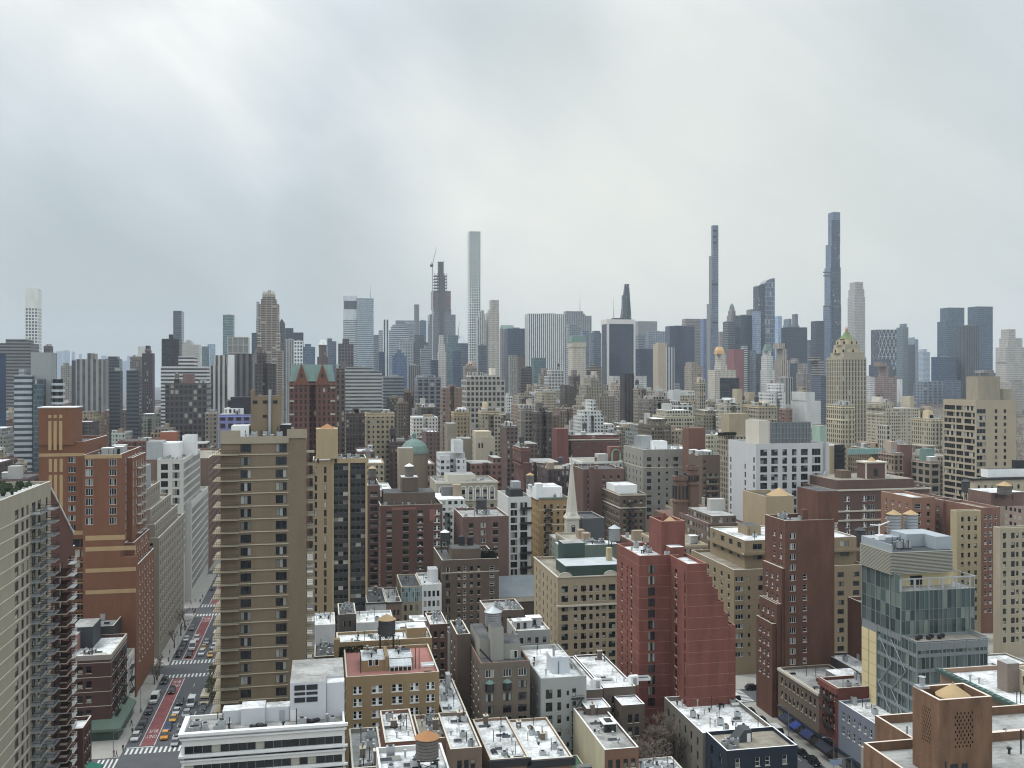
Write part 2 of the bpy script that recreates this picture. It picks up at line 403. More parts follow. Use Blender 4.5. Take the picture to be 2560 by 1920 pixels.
FACES = {'N': (0.0), 'E': (-pi/2), 'W': (pi/2)}
def place(face, u, x0, x1, y0, y1):
 """u metres from the left end of a face as the viewer sees it -> local x, y"""
 if face == 'N': return (x0+u, y0)
 if face == 'E': return (x0, y1-u)
 return (x1, y0+u)
def face_len(face, x0, x1, y0, y1): return (x1-x0) if face == 'N' else (y1-y0)

def wall_face(b, face, x0, x1, y0, y1, z0, z1, rects, rev=.22, m=0, mrev=0):
 """one wall plane with real window holes and their reveals"""
 Ln = face_len(face, x0, x1, y0, y1)
 def pt(u, z, d=0.0):
  x, y = place(face, u, x0, x1, y0, y1)
  if face == 'N': return (x, y+d, z)
  if face == 'E': return (x+d, y, z)
  return (x-d, y, z)
 rects = [(max(.05, a), min(Ln-.05, c), max(z0+.02, p), min(z1-.02, q)) for a, c, p, q in rects]
 zs = sorted({z0, z1, *[r[2] for r in rects], *[r[3] for r in rects]})
 for p, q in zip(zs[:-1], zs[1:]):
  if q-p < 1e-4: continue
  zm = (p+q)/2
  hol = sorted((r[0], r[1]) for r in rects if r[2] < zm < r[3])
  u = 0.0
  for a, c in hol:
   if a > u+1e-4: b.quad(pt(u, p), pt(a, p), pt(a, q), pt(u, q), m)
   u = max(u, c)
  if u < Ln-1e-4: b.quad(pt(u, p), pt(Ln, p), pt(Ln, q), pt(u, q), m)
 for a, c, p, q in rects:
  b.quad(pt(a, q), pt(c, q), pt(c, q, rev), pt(a, q, rev), mrev); b.quad(pt(a, p, rev), pt(c, p, rev), pt(c, p), pt(a, p), mrev)
  b.quad(pt(a, p), pt(a, q), pt(a, q, rev), pt(a, p, rev), mrev); b.quad(pt(c, p, rev), pt(c, q, rev), pt(c, q), pt(c, p), mrev)
 return rects

def W_(st, n, w, h, fh, z0, z1, m0=1.2, m1=None, at=None, skip=None, p=1.0):
 return dict(st=st, n=n, w=w, h=h, fh=fh, z0=z0, z1=z1, m0=m0, m1=m0 if m1 is None else m1, at=at, skip=skip, p=p)
def spec_rects(sp, Ln):
 out = []
 if sp['at'] is not None: cs = [a if a >= 0 else Ln+a for a in sp['at']]
 else:
  q = (Ln-sp['m0']-sp['m1'])/sp['n']; cs = [sp['m0']+q*(k+.5) for k in range(sp['n'])]
 nf = int((sp['z1']-sp['z0']+1e-3)/sp['fh'])
 for j in range(nf):
  z = sp['z1']-(j+1)*sp['fh']+(sp['fh']-sp['h'])*.5
  for k, c in enumerate(cs):
   if sp['p'] < 1 and random.random() > sp['p']: continue
   if sp['skip'] and sp['skip'](k, j): continue
   out.append((c-sp['w']/2, c+sp['w']/2, z, z+sp['h']))
 return out

WCOUNT = [0]
def put_windows(root, items, cap=100):
 """items: (mesh key, local loc, rz, distance). the nearest `cap` are parts of their own, the rest one part"""
 items.sort(key=lambda t: t[3])
 for (w, h, st), loc, rz, _ in items[:cap]:
  key = (round(w, 2), round(h, 2), st)
  if key not in WM: WM[key] = window_mb(*key).mesh('window', wmats(st))
  inst('window', WM[key], root, loc, rz); WCOUNT[0] += 1
 rest = items[cap:]
 if rest:
  by = {}
  for it in rest: by.setdefault(it[0][2], []).append(it)
  mats = []; B = MB()
  for st, its in by.items():
   off = len(mats); mats += wmats(st)
   for (w, h, s2), loc, rz, _ in its:
    q = window_mb(w, h, s2); c, s_ = cos(rz), sin(rz); i = len(B.v)
    B.v += [(loc[0]+x*c-y*s_, loc[1]+x*s_+y*c, loc[2]+z) for x, y, z in q.v]
    B.f += [tuple(i+k for k in f) for f in q.f]; B.mi += [off+k for k in q.mi]
  tag(B.obj('windows', mats, root), kind='stuff')

class Bld:
 """a near building: root Empty + wall (with real openings), roof, windows and further parts"""
 def __init__(s, name, label, Y0, Y1, xl, xr, yt, cat='building', group=None, X0=None, X1=None, Z=None, ybot=None, at_back=False):
  s.X0 = X(xl, Y0) if X0 is None else X0; s.X1 = X(xr, Y0) if X1 is None else X1; s.Y0, s.Y1 = Y0, Y1
  s.Z = Zp((xl+xr)/2, yt, Y1 if at_back else Y0) if Z is None else Z
  s.ox, s.oy = (s.X0+s.X1)/2, Y0
  s.root = empty(name, (s.ox, s.oy, 0), label, cat, group); s.win = []
  cs = [P(x, y, s.Z)[0] for x in (s.X0, s.X1) for y in (Y0, Y1)]
  note(label, min(cs), max(cs), min(P(x, y, s.Z)[1] for x in (s.X0, s.X1) for y in (Y0, Y1)), ybot or 1700, Y0)
 def lx(s, x): return x-s.ox
 def ly(s, y): return y-s.oy
 def block(s, wall, roof, N=(), E=(), W=(), x0=None, x1=None, y0=None, y1=None, z0=0.0, z1=None, par=1.0, cop=None, wname='wall', rname='roof', rev=.22, mrev=None):
  x0 = s.X0 if x0 is None else x0; x1 = s.X1 if x1 is None else x1; y0 = s.Y0 if y0 is None else y0; y1 = s.Y1 if y1 is None else y1
  z1 = s.Z if z1 is None else z1
  x0, x1, y0, y1 = s.lx(x0), s.lx(x1), s.ly(y0), s.ly(y1)
  b = MB()
  for fc, specs in (('N', N), ('E', E), ('W', W)):
   Ln = face_len(fc, x0, x1, y0, y1); rs = []
   for sp in specs:
    for r in spec_rects(sp, Ln):
     if r[2] > z0+.1 and r[3] < z1-.1 and r[0] > .05 and r[1] < Ln-.05: rs.append((r, sp['st']))
   wall_face(b, fc, x0, x1, y0, y1, z0, z1, [r for r, _ in rs], rev, 0, 2)
   for r, st in rs:
    u = (r[0]+r[1])/2; px, py = place(fc, u, x0, x1, y0, y1); d = rev
    loc = {'N': (px, py+d, r[2]), 'E': (px+d, py, r[2]), 'W': (px-d, py, r[2])}[fc]
    dist = math.dist((s.ox+px, s.oy+py, r[2]), (0, 0, HC))
    s.win.append(((r[1]-r[0], r[3]-r[2], st), loc, FACES[fc], dist))
  b.quad((x1, y1, z0), (x0, y1, z0), (x0, y1, z1), (x1, y1, z1))
  t = .35
  if par > 0:
   ring = [(x0, y0), (x1, y0), (x1, y1), (x0, y1)]; rin = [(x0+t, y0+t), (x1-t, y0+t), (x1-t, y1-t), (x0+t, y1-t)]
   for k in range(4):
    j = (k+1) % 4
    b.quad((*ring[k], z1), (*ring[j], z1), (*rin[j], z1), (*rin[k], z1), 1)
    b.quad((*rin[j], z1), (*rin[k], z1), (*rin[k], z1-par), (*rin[j], z1-par), 0)
  else: t = 0
  s_wall = b.obj(wname, [wall, cop or M_trim, mrev or wall], s.root)
  zr = z1-par
  r = MB().quad((x0+t, y0+t, zr), (x1-t, y0+t, zr), (x1-t, y1-t, zr), (x0+t, y1-t, zr)); r.obj(rname, roof, s.root)
  return s
 def band(s, zs, h, mat, pr=.08, faces='NEW', x0=None, x1=None, y0=None, y1=None, name='trim_band'):
  x0 = s.lx(s.X0 if x0 is None else x0); x1 = s.lx(s.X1 if x1 is None else x1); y0 = s.ly(s.Y0 if y0 is None else y0); y1 = s.ly(s.Y1 if y1 is None else y1)
  b = MB()
  for z in zs:
   if 'N' in faces: b.box(x0-pr, x1+pr, y0-pr, y0-.005, z, z+h, 0)
   if 'E' in faces: b.box(x0-pr, x0-.005, y0+.003, y1, z, z+h, 0)
   if 'W' in faces: b.box(x1+.005, x1+pr, y0+.003, y1, z, z+h, 0)
  b.obj(name, mat, s.root); return s
 def bx(s, name, mat, x0, x1, y0, y1, z0, z1, roof=None):
  b = MB(); b.box(s.lx(x0), s.lx(x1), s.ly(y0), s.ly(y1), z0, z1, 0, 'BT' if roof else 'B')
  mats = [mat]
  if roof:
   b.quad((s.lx(x0), s.ly(y0), z1), (s.lx(x1), s.ly(y0), z1), (s.lx(x1), s.ly(y1), z1), (s.lx(x0), s.ly(y1), z1), 1); mats.append(roof)
  return b.obj(name, mats, s.root)
 def clutter(s, n, x0=None, x1=None, y0=None, y1=None, z=None, seed=1, kinds='vps'):
  """vents, pipes, skylights, condensers standing on a roof"""
  rg = random.Random(seed); z = (s.Z-1.0) if z is None else z
  x0 = s.X0 if x0 is None else x0; x1 = s.X1 if x1 is None else x1; y0 = s.Y0 if y0 is None else y0; y1 = s.Y1 if y1 is None else y1
  for _ in range(int(n*1.7)+2):
   x, y = s.lx(rg.uniform(x0+1.2, x1-1.2)), s.ly(rg.uniform(y0+1.2, y1-1.2)); k = rg.choice(kinds)
   if k == 'c' and rg.random() < .75: k = rg.choice('vpvs')
   roof_item(k, s.root, (x, y, z), rg)
  return s
 def done(s, cap=100): put_windows(s.root, s.win, cap); return s

RI = {}
def roof_item(k, root, loc, rg):
 key = (k, rg.randint(0, 2))
 if key not in RI:
  b = MB(); v = key[1]
  if k == 'v':
   h = .7+.35*v; b.lathe(0, 0, [(.18, 0), (.18, h), (.34, h+.02), (.34, h+.22), (.1, h+.34)], 8)
   RI[key] = ('roof_vent', b.mesh('roof_vent', [M_galv if v else M_dark]))
  elif k == 'p':
   b.tube((0, 0, 0), (0, 0, 1.6+.8*v), .09, .09, 6); RI[key] = ('vent_pipe', b.mesh('vent_pipe', [M_dark if v else M_galv]))
  elif k == 's':
   w = .8+.3*v; b.box(-w, w, -.7, .7, 0, .45, 0, 'TB'); b.gable(-w, w, -.7, .7, .45, .8, 'x', 1, 0)
   RI[key] = ('skylight', b.mesh('skylight', [M_galv, M_glass]))
  elif k == 'a':
   b.box(-.7, .7, -.5, .5, .25, 1.3+.4*v, 0); b.lathe(0, 0, [(.4, 1.31+.4*v), (.4, 1.42+.4*v)], 10, 1)
   for sx in (-.55, .55): b.box(sx-.06, sx+.06, -.45, .45, 0, .25, 1, 'TB')
   RI[key] = ('air_conditioner', b.mesh('air_conditioner', [M_galv, M_dark]))
  elif k == 'c':
   b.box(-.6, .6, -.5, .5, 0, 1.9+.5*v, 0, 'B'); b.box(-.7, .7, -.6, .6, 1.9+.5*v, 2.05+.5*v, 1)
   for q in (-.25, .25): b.lathe(q, 0, [(.16, 2.05+.5*v), (.14, 2.5+.5*v)], 7, 2)
   RI[key] = ('chimney', b.mesh('chimney', [basic('chimney_brick', (112, 98, 88)), M_trim, basic('clay_pot', (132, 110, 96))]))
  elif k == 'b':
   w = 1.3+.4*v; b.box(-w, w, -1.6, 1.6, 0, 2.5, 0, 'B'); b.box(-w-.12, w+.12, -1.72, 1.72, 2.5, 2.65, 1); b.box(-.45, .45, -1.64, -1.58, .05, 2.05, 2, 'S')
   RI[key] = ('stair_bulkhead', b.mesh('stair_bulkhead', [basic('bulkhead_grey', (170, 170, 166)), M_white, M_dark]))
 nm, me = RI[key]
 return inst(nm, me, root, loc, rg.choice((0, 0, pi/2)))

def water_tank(label, x, y, zb, r=1.9, h=3.6, leg=3.0, wood=None, cone=None, group='rooftop water tanks'):
 """wooden tank on a steel stand"""
 wood = wood or M_wood; cone = cone or M_cone
 e = empty('water_tank', (x, y, zb), label, 'water tank', group)
 b = MB(); q = r*.78
 for sx in (-1, 1):
  for sy in (-1, 1):
   b.box(sx*q-.13, sx*q+.13, sy*q-.13, sy*q+.13, 0, leg, 0, 'B')
 for s_ in (-1, 1):
  b.tube((-q, s_*q, .2), (q, s_*q, leg-.2), .06, .06, 4); b.tube((q, s_*q, .2), (-q, s_*q, leg-.2), .06, .06, 4)
  b.tube((s_*q, -q, .2), (s_*q, q, leg-.2), .06, .06, 4); b.box(-q*1.25, q*1.25, s_*q-.12, s_*q+.12, leg+.002, leg+.25, 0)
 b.obj('stand', M_dark, e)
 z0 = leg+.26
 t = MB().lathe(0, 0, [(r, z0), (r*.97, z0+h)], 24); t.obj('tank', wood, e)
 hp = MB()
 for k in range(6): zz = z0+h*(.08+.17*k); hp.lathe(0, 0, [(r*1.005, zz), (r*1.012, zz+.02), (r*1.012, zz+.07), (r*1.005, zz+.09)], 24, 0, False)
 hp.obj('hoops', M_dark, e)
 MB().lathe(0, 0, [(r*.97, z0+h+.01), (r*1.1, z0+h-.02), (r*1.1, z0+h+.06), (.12, z0+h+r*.62), (.02, z0+h+r*.66)], 20).obj('tank_roof', cone, e)
 return e

# ------------------------------------------------------------------ far and middle-distance buildings
ST = {  # pitch, fx, floor height, fz, blind share
 'punch': (2.7, .44, 3.15, .5, .1), 'dense': (2.2, .48, 3.0, .54, .1), 'rib': (6.0, 1.0, 3.6, .48, .0), 'vert': (3.2, .5, 3.5, 1.0, .0),
 'glass': (1.9, .88, 3.8, .84, .0), 'balc': (7.0, .8, 3.0, .55, .1), 'plain': (5, 0.0, 3, 0, 0), 'grid': (4.7, .64, 4.7, .64, .03), 'tall': (2.6, .44, 3.3, .68, .05), 'deco': (2.5, .42, 3.4, .84, .03), 'dark': (1.8, .9, 3.7, .75, .0)}
def courts(b, x0, x1, y0, y1, z0, z1, rg, on):
 """a block whose front is cut by light courts, or has shallow bays"""
 w, d = x1-x0, y1-y0
 if not on: b.box(x0, x1, y0, y1, z0, z1, 0, 'B'); return
 if rg.random() < .55:
  n = 1 if w < 24 else rg.choice((1, 2)); cw = rg.uniform(2.4, 4.2); cd = min(d*.55, rg.uniform(4, 9)); zc = z0+(z1-z0)*rg.uniform(0, .15); seg = (w-n*cw)/(n+1)
  b.box(x0, x1, y0+cd, y1, z0, z1, 0, 'BN'); b.quad((x0, y0+cd, z0), (x1, y0+cd, z0), (x1, y0+cd, z1), (x0, y0+cd, z1))
  for k in range(n+1): a = x0+k*(seg+cw); b.box(a, a+seg, y0, y0+cd-.01, z0, z1-(rg.uniform(0, 3) if rg.random() < .3 else 0), 0, 'BS')
 else:
  b.box(x0, x1, y0, y1, z0, z1, 0, 'B'); n = rg.randint(2, 4); q = w/n
  for k in range(n):
   if rg.random() < .6: e = q*rg.uniform(.2, .34); c = x0+q*(k+.5); b.box(c-e, c+e, y0-rg.uniform(.5, 1.1), y0-.01, z0, z1-rg.uniform(1.5, 5), 0, 'BS')
def far(name, label, Y, tiers, st='punch', wall=BEIGE, glass=(52, 60, 70), roof=ROOFG, dep=None, zt=1.0, cat='building', ybot=None, mech=True, grp=None, pitch=None, gr=.12, zb=None, blind=None):
 pi_, fx, fh, fz, bl = ST[st]
 if pitch: pi_ = pitch
 if blind is not None: bl = blind
 if Y > 1500: fh *= 1.25; pi_ *= 1.15
 xl, xr, yt = tiers[0]
 wid = abs(X(xr, Y)-X(xl, Y)); dep = dep or max(10.0, min(32.0, wid))
 b = MB(); top = 0.0; bb = None; prevz = 0.0
 boxes = []
 for i, (xl, xr, yt) in enumerate(tiers):
  ya, yb_ = Y+1.5*i, Y+dep-1.5*i
  if yb_-ya < 3: yb_ = ya+3
  if (xl+xr)/2 > 805:
   x1 = X(xr, ya); x0 = X(xl, yb_)
   if x0 > x1-2.0: x0 = X(xl, ya); x0 = max(x0, x1-2) if x0 > x1-2 else x0
  else:
   x0 = X(xl, ya); x1 = X(xr, yb_)
   if x1 < x0+2.0: x1 = X(xr, ya)
  z = Zp((xl+xr)/2, yt, ya if yt < H0 else yb_)
  zlo = 0.0 if i == 0 else prevz
  if z < zlo+.5: zlo = 0.0
  boxes.append((x0, x1, ya, yb_, zlo, z)); prevz = z; top = max(top, z)
 ox, oy = (boxes[0][0]+boxes[0][1])/2, Y
 x0, x1, y0, y1, _, z = boxes[0]
 for k_, q in enumerate(boxes): courts(b, q[0]-ox, q[1]-ox, q[2]-oy, q[3]-oy, q[4], q[5], random.Random(int(xl*3+Y+k_)), k_ == 0 and Y < 1300 and st in ('punch', 'dense', 'tall') and wid > 15 and dep > 11)
 W0 = max(q[1] for q in boxes)-min(q[0] for q in boxes)
 nx = max(1, round(W0/pi_)); ny = max(1, round((y1-y0)/pi_)); nz = max(1, round(top/fh))
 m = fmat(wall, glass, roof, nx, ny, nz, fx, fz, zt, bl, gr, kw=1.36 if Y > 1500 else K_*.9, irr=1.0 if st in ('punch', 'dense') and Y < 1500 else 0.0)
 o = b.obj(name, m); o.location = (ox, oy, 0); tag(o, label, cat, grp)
 if Y < 1400 and st in ('punch', 'dense', 'tall', 'balc', 'grid') and mech is not None: dress(o, boxes, oo_=(ox, oy), Y=Y, m=m, wall=wall, single=len(tiers) == 1)
 if mech and len(tiers) == 1:
  w, d = boxes[0][1]-boxes[0][0], boxes[0][3]-boxes[0][2]
  if w > 7 and d > 7:
   rg = random.Random(int(xl*7+Y)); mb = MB(); a = rg.uniform(.15, .45)*w; hh = rg.uniform(1.8, 3.6)
   mb.box(boxes[0][0]-ox+a, boxes[0][0]-ox+a+w*.35, d*.3, d*.75, z, z+hh, 0, 'B')
   mb.obj('roof_bulkhead', basic('mech_%d' % rg.randint(0, 2), rg.choice((wall, (150, 150, 148), (110, 108, 106))), var=.1), o)
   if w > 12 and d > 10:
    mb = MB(); t = .3; X0_, X1_ = boxes[0][0]-ox, boxes[0][1]-ox
    mb.box(X0_-.1, X1_+.1, -.1, t, z+.001, z+.9, 0); mb.box(X0_-.1, X1_+.1, d-t, d+.1, z+.001, z+.9, 0)
    mb.box(X0_-.1, X0_+t, t+.001, d-t-.001, z+.001, z+.9, 0); mb.box(X1_-t, X1_+.1, t+.001, d-t-.001, z+.001, z+.9, 0)
    mb.obj('parapet', basic('parapet_%d_%d_%d' % tuple(v//24 for v in wall), tuple(min(255, v+8) for v in wall)), o)
 txl, txr = min(t[0] for t in tiers), max(t[1] for t in tiers)
 for (a, c, yy) in tiers: note(label, a, c, yy, ybot if ybot else max(yy+30, 900), Y)
 o['_b'] = 0; del o['_b']
 return o, boxes, (ox, oy)
def dress(o, boxes, oo_, Y, m, wall, single):
 rg = random.Random(int(boxes[0][0]*31+Y)); b = boxes[-1]; x0, x1, d0, d1, z = b[0]-oo_[0], b[1]-oo_[0], b[2]-oo_[1], b[3]-oo_[1], b[5]
 w, d = x1-x0, d1-d0
 if w < 5: return
 lt = basic('belt_%d_%d_%d' % tuple(v//24 for v in wall), tuple(min(225, int(v*1.13+6)) for v in wall))
 q = MB()
 for zz in [z-rg.uniform(1.2, 2.2)]+([z-rg.uniform(9, 14)] if rg.random() < .7 else []): q.box(x0-.35, x1+.35, d0-.35, d0-.01, zz, zz+.7, 0); q.box(x0-.35, x0-.01, d0, d1, zz, zz+.7, 0)
 q.obj('cornice', lt, o)
 if single and w > 9 and rg.random() < .75:
  s, h = rg.uniform(1.5, 3), rg.uniform(2.8, 4.2); e0, e1 = x0+s+rg.uniform(0, w*.25), x1-s-rg.uniform(0, w*.2)
  if e1-e0 > 3:
   p = MB().box(e0, e1, d0+s, d1-s, z+.002, z+h, 0, 'B'); p.obj('penthouse', basic('belt_%d_%d_%d' % tuple(v//24 for v in wall), wall) if rg.random() < .6 else M_white, o)
   p = MB()
   for k in range(int((e1-e0)/2.6)): p.box(e0+.6+k*2.6, e0+1.9+k*2.6, d0+s-.05, d0+s-.01, z+.9, z+h-.6, 0)
   if p.v: p.obj('penthouse_windows', M_glass, o)
 for k in range(rg.randint(5, 11)): roof_item(rg.choice('vpsaacbb'), o, (rg.uniform(x0+1, x1-1), rg.uniform(d0+1, d1-1), z+.01), rg)
 if rg.random() < .5:
  t = MB(); tx, ty = rg.uniform(x0+2.5, x1-2.5), rg.uniform(d0+d*.4, d1-2.2); hb = rg.uniform(2.5, 5)
  for sx in (-1, 1): t.box(tx+sx-.12, tx+sx+.12, ty-1, ty+1, z, z+hb, 1)
  t.lathe(tx, ty, [(1.75, z+hb+.01), (1.7, z+hb+3.6), (1.9, z+hb+3.55), (.1, z+hb+5)], 12, 0); t.obj('roof_tank', [rg.choice((M_wood, M_woodd)), M_dark], o)
 if rg.random() < .5:
  s = MB(); sx = rg.uniform(x0, x1-2.5); s.box(sx, sx+rg.uniform(2.5, 4.5), d0+d*.3, d0+d*.75, z+.003, z+rg.uniform(4, 7.5)); s.obj('stair_tower', basic('belt_%d_%d_%d' % tuple(v//24 for v in wall), wall), o)
def addpart(o, name, mats, mb): return mb.obj(name, mats, o)
def antenna(o, ox, oy, px, ytip, Y, zbase, r=.9):
 x = X(px, Y); z = Zp(px, ytip, Y)
 MB().tube((x-ox, Y-oy, zbase), (x-ox, Y-oy, zbase+(z-zbase)*.5), r, r*.7, 5).tube((x-ox, Y-oy, zbase+(z-zbase)*.5), (x-ox, Y-oy, z), r*.5, r*.2, 5).obj('antenna', M_steel, o)
# ------------------------------------------------------------------ the skyline (about 1 to 3 km away)
T_ = 'tower'
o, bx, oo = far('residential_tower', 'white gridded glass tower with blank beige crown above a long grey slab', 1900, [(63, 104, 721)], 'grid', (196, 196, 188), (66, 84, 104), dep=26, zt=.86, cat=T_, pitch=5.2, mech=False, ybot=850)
far('apartment_slab', 'long grey brown apartment slab with rows of balconies, wide roof house on top', 1150, [(-60, 97, 858), (14, 84, 848)], 'rib', (128, 126, 126), (70, 76, 84), cat='apartment block', ybot=1000)
far('office_block', 'narrow dark blue glass block at the edge beside a grey slab', 800, [(-40, 15, 884)], 'plain', (52, 78, 110), mech=False, cat='office block', ybot=1000)
far('apartment_tower', 'dark brown stepped apartment tower behind pale concrete shaft', 1250, [(100, 142, 882), (109, 133, 865)], 'punch', (96, 92, 92), cat=T_, ybot=940)
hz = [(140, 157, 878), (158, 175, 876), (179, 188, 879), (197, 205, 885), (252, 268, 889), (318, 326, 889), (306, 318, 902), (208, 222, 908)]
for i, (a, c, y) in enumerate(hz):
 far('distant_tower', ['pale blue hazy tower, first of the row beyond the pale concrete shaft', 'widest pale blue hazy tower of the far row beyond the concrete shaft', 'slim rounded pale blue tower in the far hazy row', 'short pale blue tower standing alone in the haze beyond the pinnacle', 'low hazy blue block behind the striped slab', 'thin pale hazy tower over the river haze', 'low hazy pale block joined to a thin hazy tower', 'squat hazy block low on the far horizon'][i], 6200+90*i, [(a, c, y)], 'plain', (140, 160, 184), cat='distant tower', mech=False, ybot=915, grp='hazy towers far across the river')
o, bx, oo = far('apartment_block', 'grey stepped block with small pyramid pinnacle in front of hazy towers', 1500, [(152, 181, 914), (158, 173, 907)], 'punch', (150, 144, 134), cat='apartment block', ybot=960)
far('office_block', 'dark slate slab edge standing against the pale striped slab', 1300, [(179, 191, 901)], 'plain', (74, 80, 92), mech=False, cat='office block', ybot=960)
far('apartment_slab', 'pale grey slab with dark vertical window stripes and blank roof box', 1150, [(189, 272, 898), (217, 244, 883)], 'vert', (158, 154, 148), (96, 100, 106), cat='apartment block', ybot=960, pitch=6)
far('office_block', 'grey glass block with chamfered roof behind the striped slab', 1400, [(264, 306, 897), (270, 300, 891)], 'glass', (104, 112, 118), (66, 76, 88), cat='office block', ybot=950)
far('office_block', 'dark slate low block beneath the chamfered grey block', 1000, [(273, 307, 927)], 'rib', (74, 82, 92), cat='office block', ybot=960)
far('office_block', 'long dark slate block with thin bands left of purple brick tower', 950, [(316, 354, 926)], 'rib', (82, 88, 96), cat='office block', ybot=975)
far('apartment_block', 'grey brown block with ragged roof beside purple brick tower', 1350, [(325, 356, 893)], 'punch', (124, 116, 110), cat='apartment block', ybot=930)
far('apartment_block', 'pale cream block peeping out behind the purple brick tower', 1700, [(345, 364, 866)], 'plain', (176, 176, 170), mech=False, cat='apartment block', ybot=900)
far('brick_tower', 'dark purple brick tower with stepped shoulders and glazed lantern', 1100, [(355, 387, 883), (362, 379, 875), (364, 377, 864)], 'dense', (88, 78, 84), cat=T_, ybot=985)
far('office_block', 'black green glass block with square roof box and small crane', 1350, [(404, 455, 847), (422, 440, 836)], 'dark', (40, 48, 54), (32, 40, 48), cat='office block', ybot=915)
o, bx, oo = far('residential_tower', 'dark bronze slab skyscraper with pale side behind the black green block', 2000, [(433, 460, 777)], 'dark', (84, 96, 112), (58, 70, 88), dep=36, cat=T_, ybot=880, mech=False)
o, bx, oo = far('apartment_tower', 'cream apartment tower with stepped round crown beside black green block', 1550, [(455, 503, 861), (460, 484, 855), (466, 479, 850)], 'punch', (176, 172, 164), cat=T_, ybot=900)
far('apartment_slab', 'long white slab with dark window bands and white penthouse', 1000, [(402, 526, 916), (446, 494, 891)], 'rib', (206, 206, 204), (74, 78, 84), cat='apartment block', ybot=1000)
far('office_block', 'small teal grey block between cream tower and mesh roof building', 2200, [(504, 525, 866)], 'glass', (112, 130, 136), (90, 110, 122), cat='office block', mech=False, ybot=890)
far('office_tower', 'pale blue glass block low on the horizon behind teal block', 2500, [(519, 539, 860)], 'glass', (150, 172, 190), (140, 166, 190), cat='office block', mech=False, ybot=890)
far('hotel_block', 'white slab with dark vertical window lines and ribbed barrel roof', 950, [(524, 575, 914), (532, 570, 888)], 'vert', (196, 194, 186), (92, 94, 96), cat='apartment block', ybot=1030, pitch=4.4)
far('residential_tower', 'green tinted glass tower with pale corner edge behind mesh roof', 1850, [(557, 587, 788)], 'glass', (126, 146, 146), (84, 112, 118), dep=24, cat=T_, ybot=880)
o, bx, oo = far('unfinished_tower', 'grey striped tower with open lattice crown and white panel side', 900, [(573, 636, 884)], 'vert', (112, 108, 110), (60, 60, 66), cat=T_, ybot=1000, pitch=5, mech=False, dep=18)
x0, x1 = bx[0][0]-oo[0], bx[0][1]-oo[0]
zt_ = bx[0][5]; z2 = Zp(595, 842, 900)
lb = MB()
wL = X(621, 900)-oo[0]; wl0 = X(569, 900)-oo[0]
for k in range(5): xx = wl0+(wL-wl0)*k/4; lb.box(xx-.3, xx+.3, .2, .8, zt_+.01, z2, 0)
for k in range(3): zz = zt_+.3+(z2-zt_-.9)*k/2; lb.box(wl0-.3, wL+.3, 0, .19, zz, zz+.6, 0)
for k in range(4):
 a = wl0+(wL-wl0)*k/4+.31; c = wl0+(wL-wl0)*(k+1)/4-.31
 lb.quad((a, 1.2, zt_+.01), (c, 1.2, zt_+.01), (c, 1.2, z2), (a, 1.2, z2), 1)
lb.box(wl0, wL, 1.3, 14, zt_+.01, z2-.5, 1)
addpart(o, 'lattice_crown', [basic('lattice_cream', (190, 190, 180)), basic('scaffold_net', (140, 142, 140))], lb)
wp = MB().box(x0-1.0, x0+4.6, -.4, 8, 2, zt_-1.0, 0); addpart(o, 'white_panel', M_white, wp)
o, bx, oo = far('residential_tower', 'brown and cream postmodern tower with spiked crown and stacked balconies', 1300, [(637, 709, 876), (642, 701, 830), (646, 699, 760), (652, 693, 748), (656, 689, 735)], 'balc', (152, 138, 124), (112, 104, 98), cat=T_, ybot=980, pitch=6.5)
c5 = bx[4]; cr = MB()
for k in range(8):
 xx = c5[0]+(c5[1]-c5[0])*(k+.5)/8-oo[0]; cr.box(xx-.6, xx+.6, 5.4, 6.4, c5[5]-4, c5[5]+2.6, 0); cr.tri((xx-.6, 5.4, c5[5]+2.6), (xx+.6, 5.4, c5[5]+2.6), (xx, 5.9, c5[5]+4.5))
addpart(o, 'spiked_crown', basic('cream_stone', (182, 172, 156)), cr)
bal = MB(); b1 = bx[2]
for k in range(26):
 zz = 25+k*5.2
 if zz < b1[5]-6:
  bal.box(b1[0]-oo[0]-1.4, b1[0]-oo[0]+4, 1.2, 2.9, zz, zz+1.2); bal.box(b1[1]-oo[0]-4, b1[1]-oo[0]+1.6, 1.2, 2.9, zz, zz+1.2)
addpart(o, 'balconies', basic('cream_stone', (182, 172, 156)), bal)['kind'] = 'stuff'
far('office_tower', 'slim grey panelled slab behind the spiked crown tower', 1900, [(641, 649, 754), (640, 650, 800)], 'rib', (150, 158, 160), (110, 120, 126), cat=T_, ybot=850)
far('office_block', 'dark navy block behind the spiked crown tower, nearer the lattice crown', 1900, [(629, 649, 832)], 'dark', (62, 76, 96), (50, 64, 84), cat='office block', mech=False, ybot=900)
far('office_block', 'dark navy stepped block behind the balcony tower', 2000, [(700, 759, 831), (700, 734, 820)], 'dark', (56, 68, 88), (48, 58, 76), cat='office block', ybot=880)
o, bx, oo = far('glass_tower', 'slender dark tower with small pointed gable beside balcony tower', 1500, [(697, 713, 808)], 'glass', (120, 122, 126), (84, 92, 104), dep=12, cat=T_, ybot=940, mech=False)
addpart(o, 'gable', basic('gable_dark', (92, 84, 84)), MB().gable(bx[0][0]-oo[0], bx[0][1]-oo[0], 0, 8, bx[0][5], bx[0][5]+7, 'y'))
far('office_tower', 'grey tower of fine vertical fins beside white lattice block', 1700, [(711, 735, 849)], 'vert', (150, 150, 148), (110, 112, 114), cat=T_, ybot=960)
far('office_block', 'white lattice fronted block in front of dark navy steps', 1650, [(735, 757, 853)], 'grid', (206, 208, 206), (90, 100, 110), cat='office block', ybot=960)
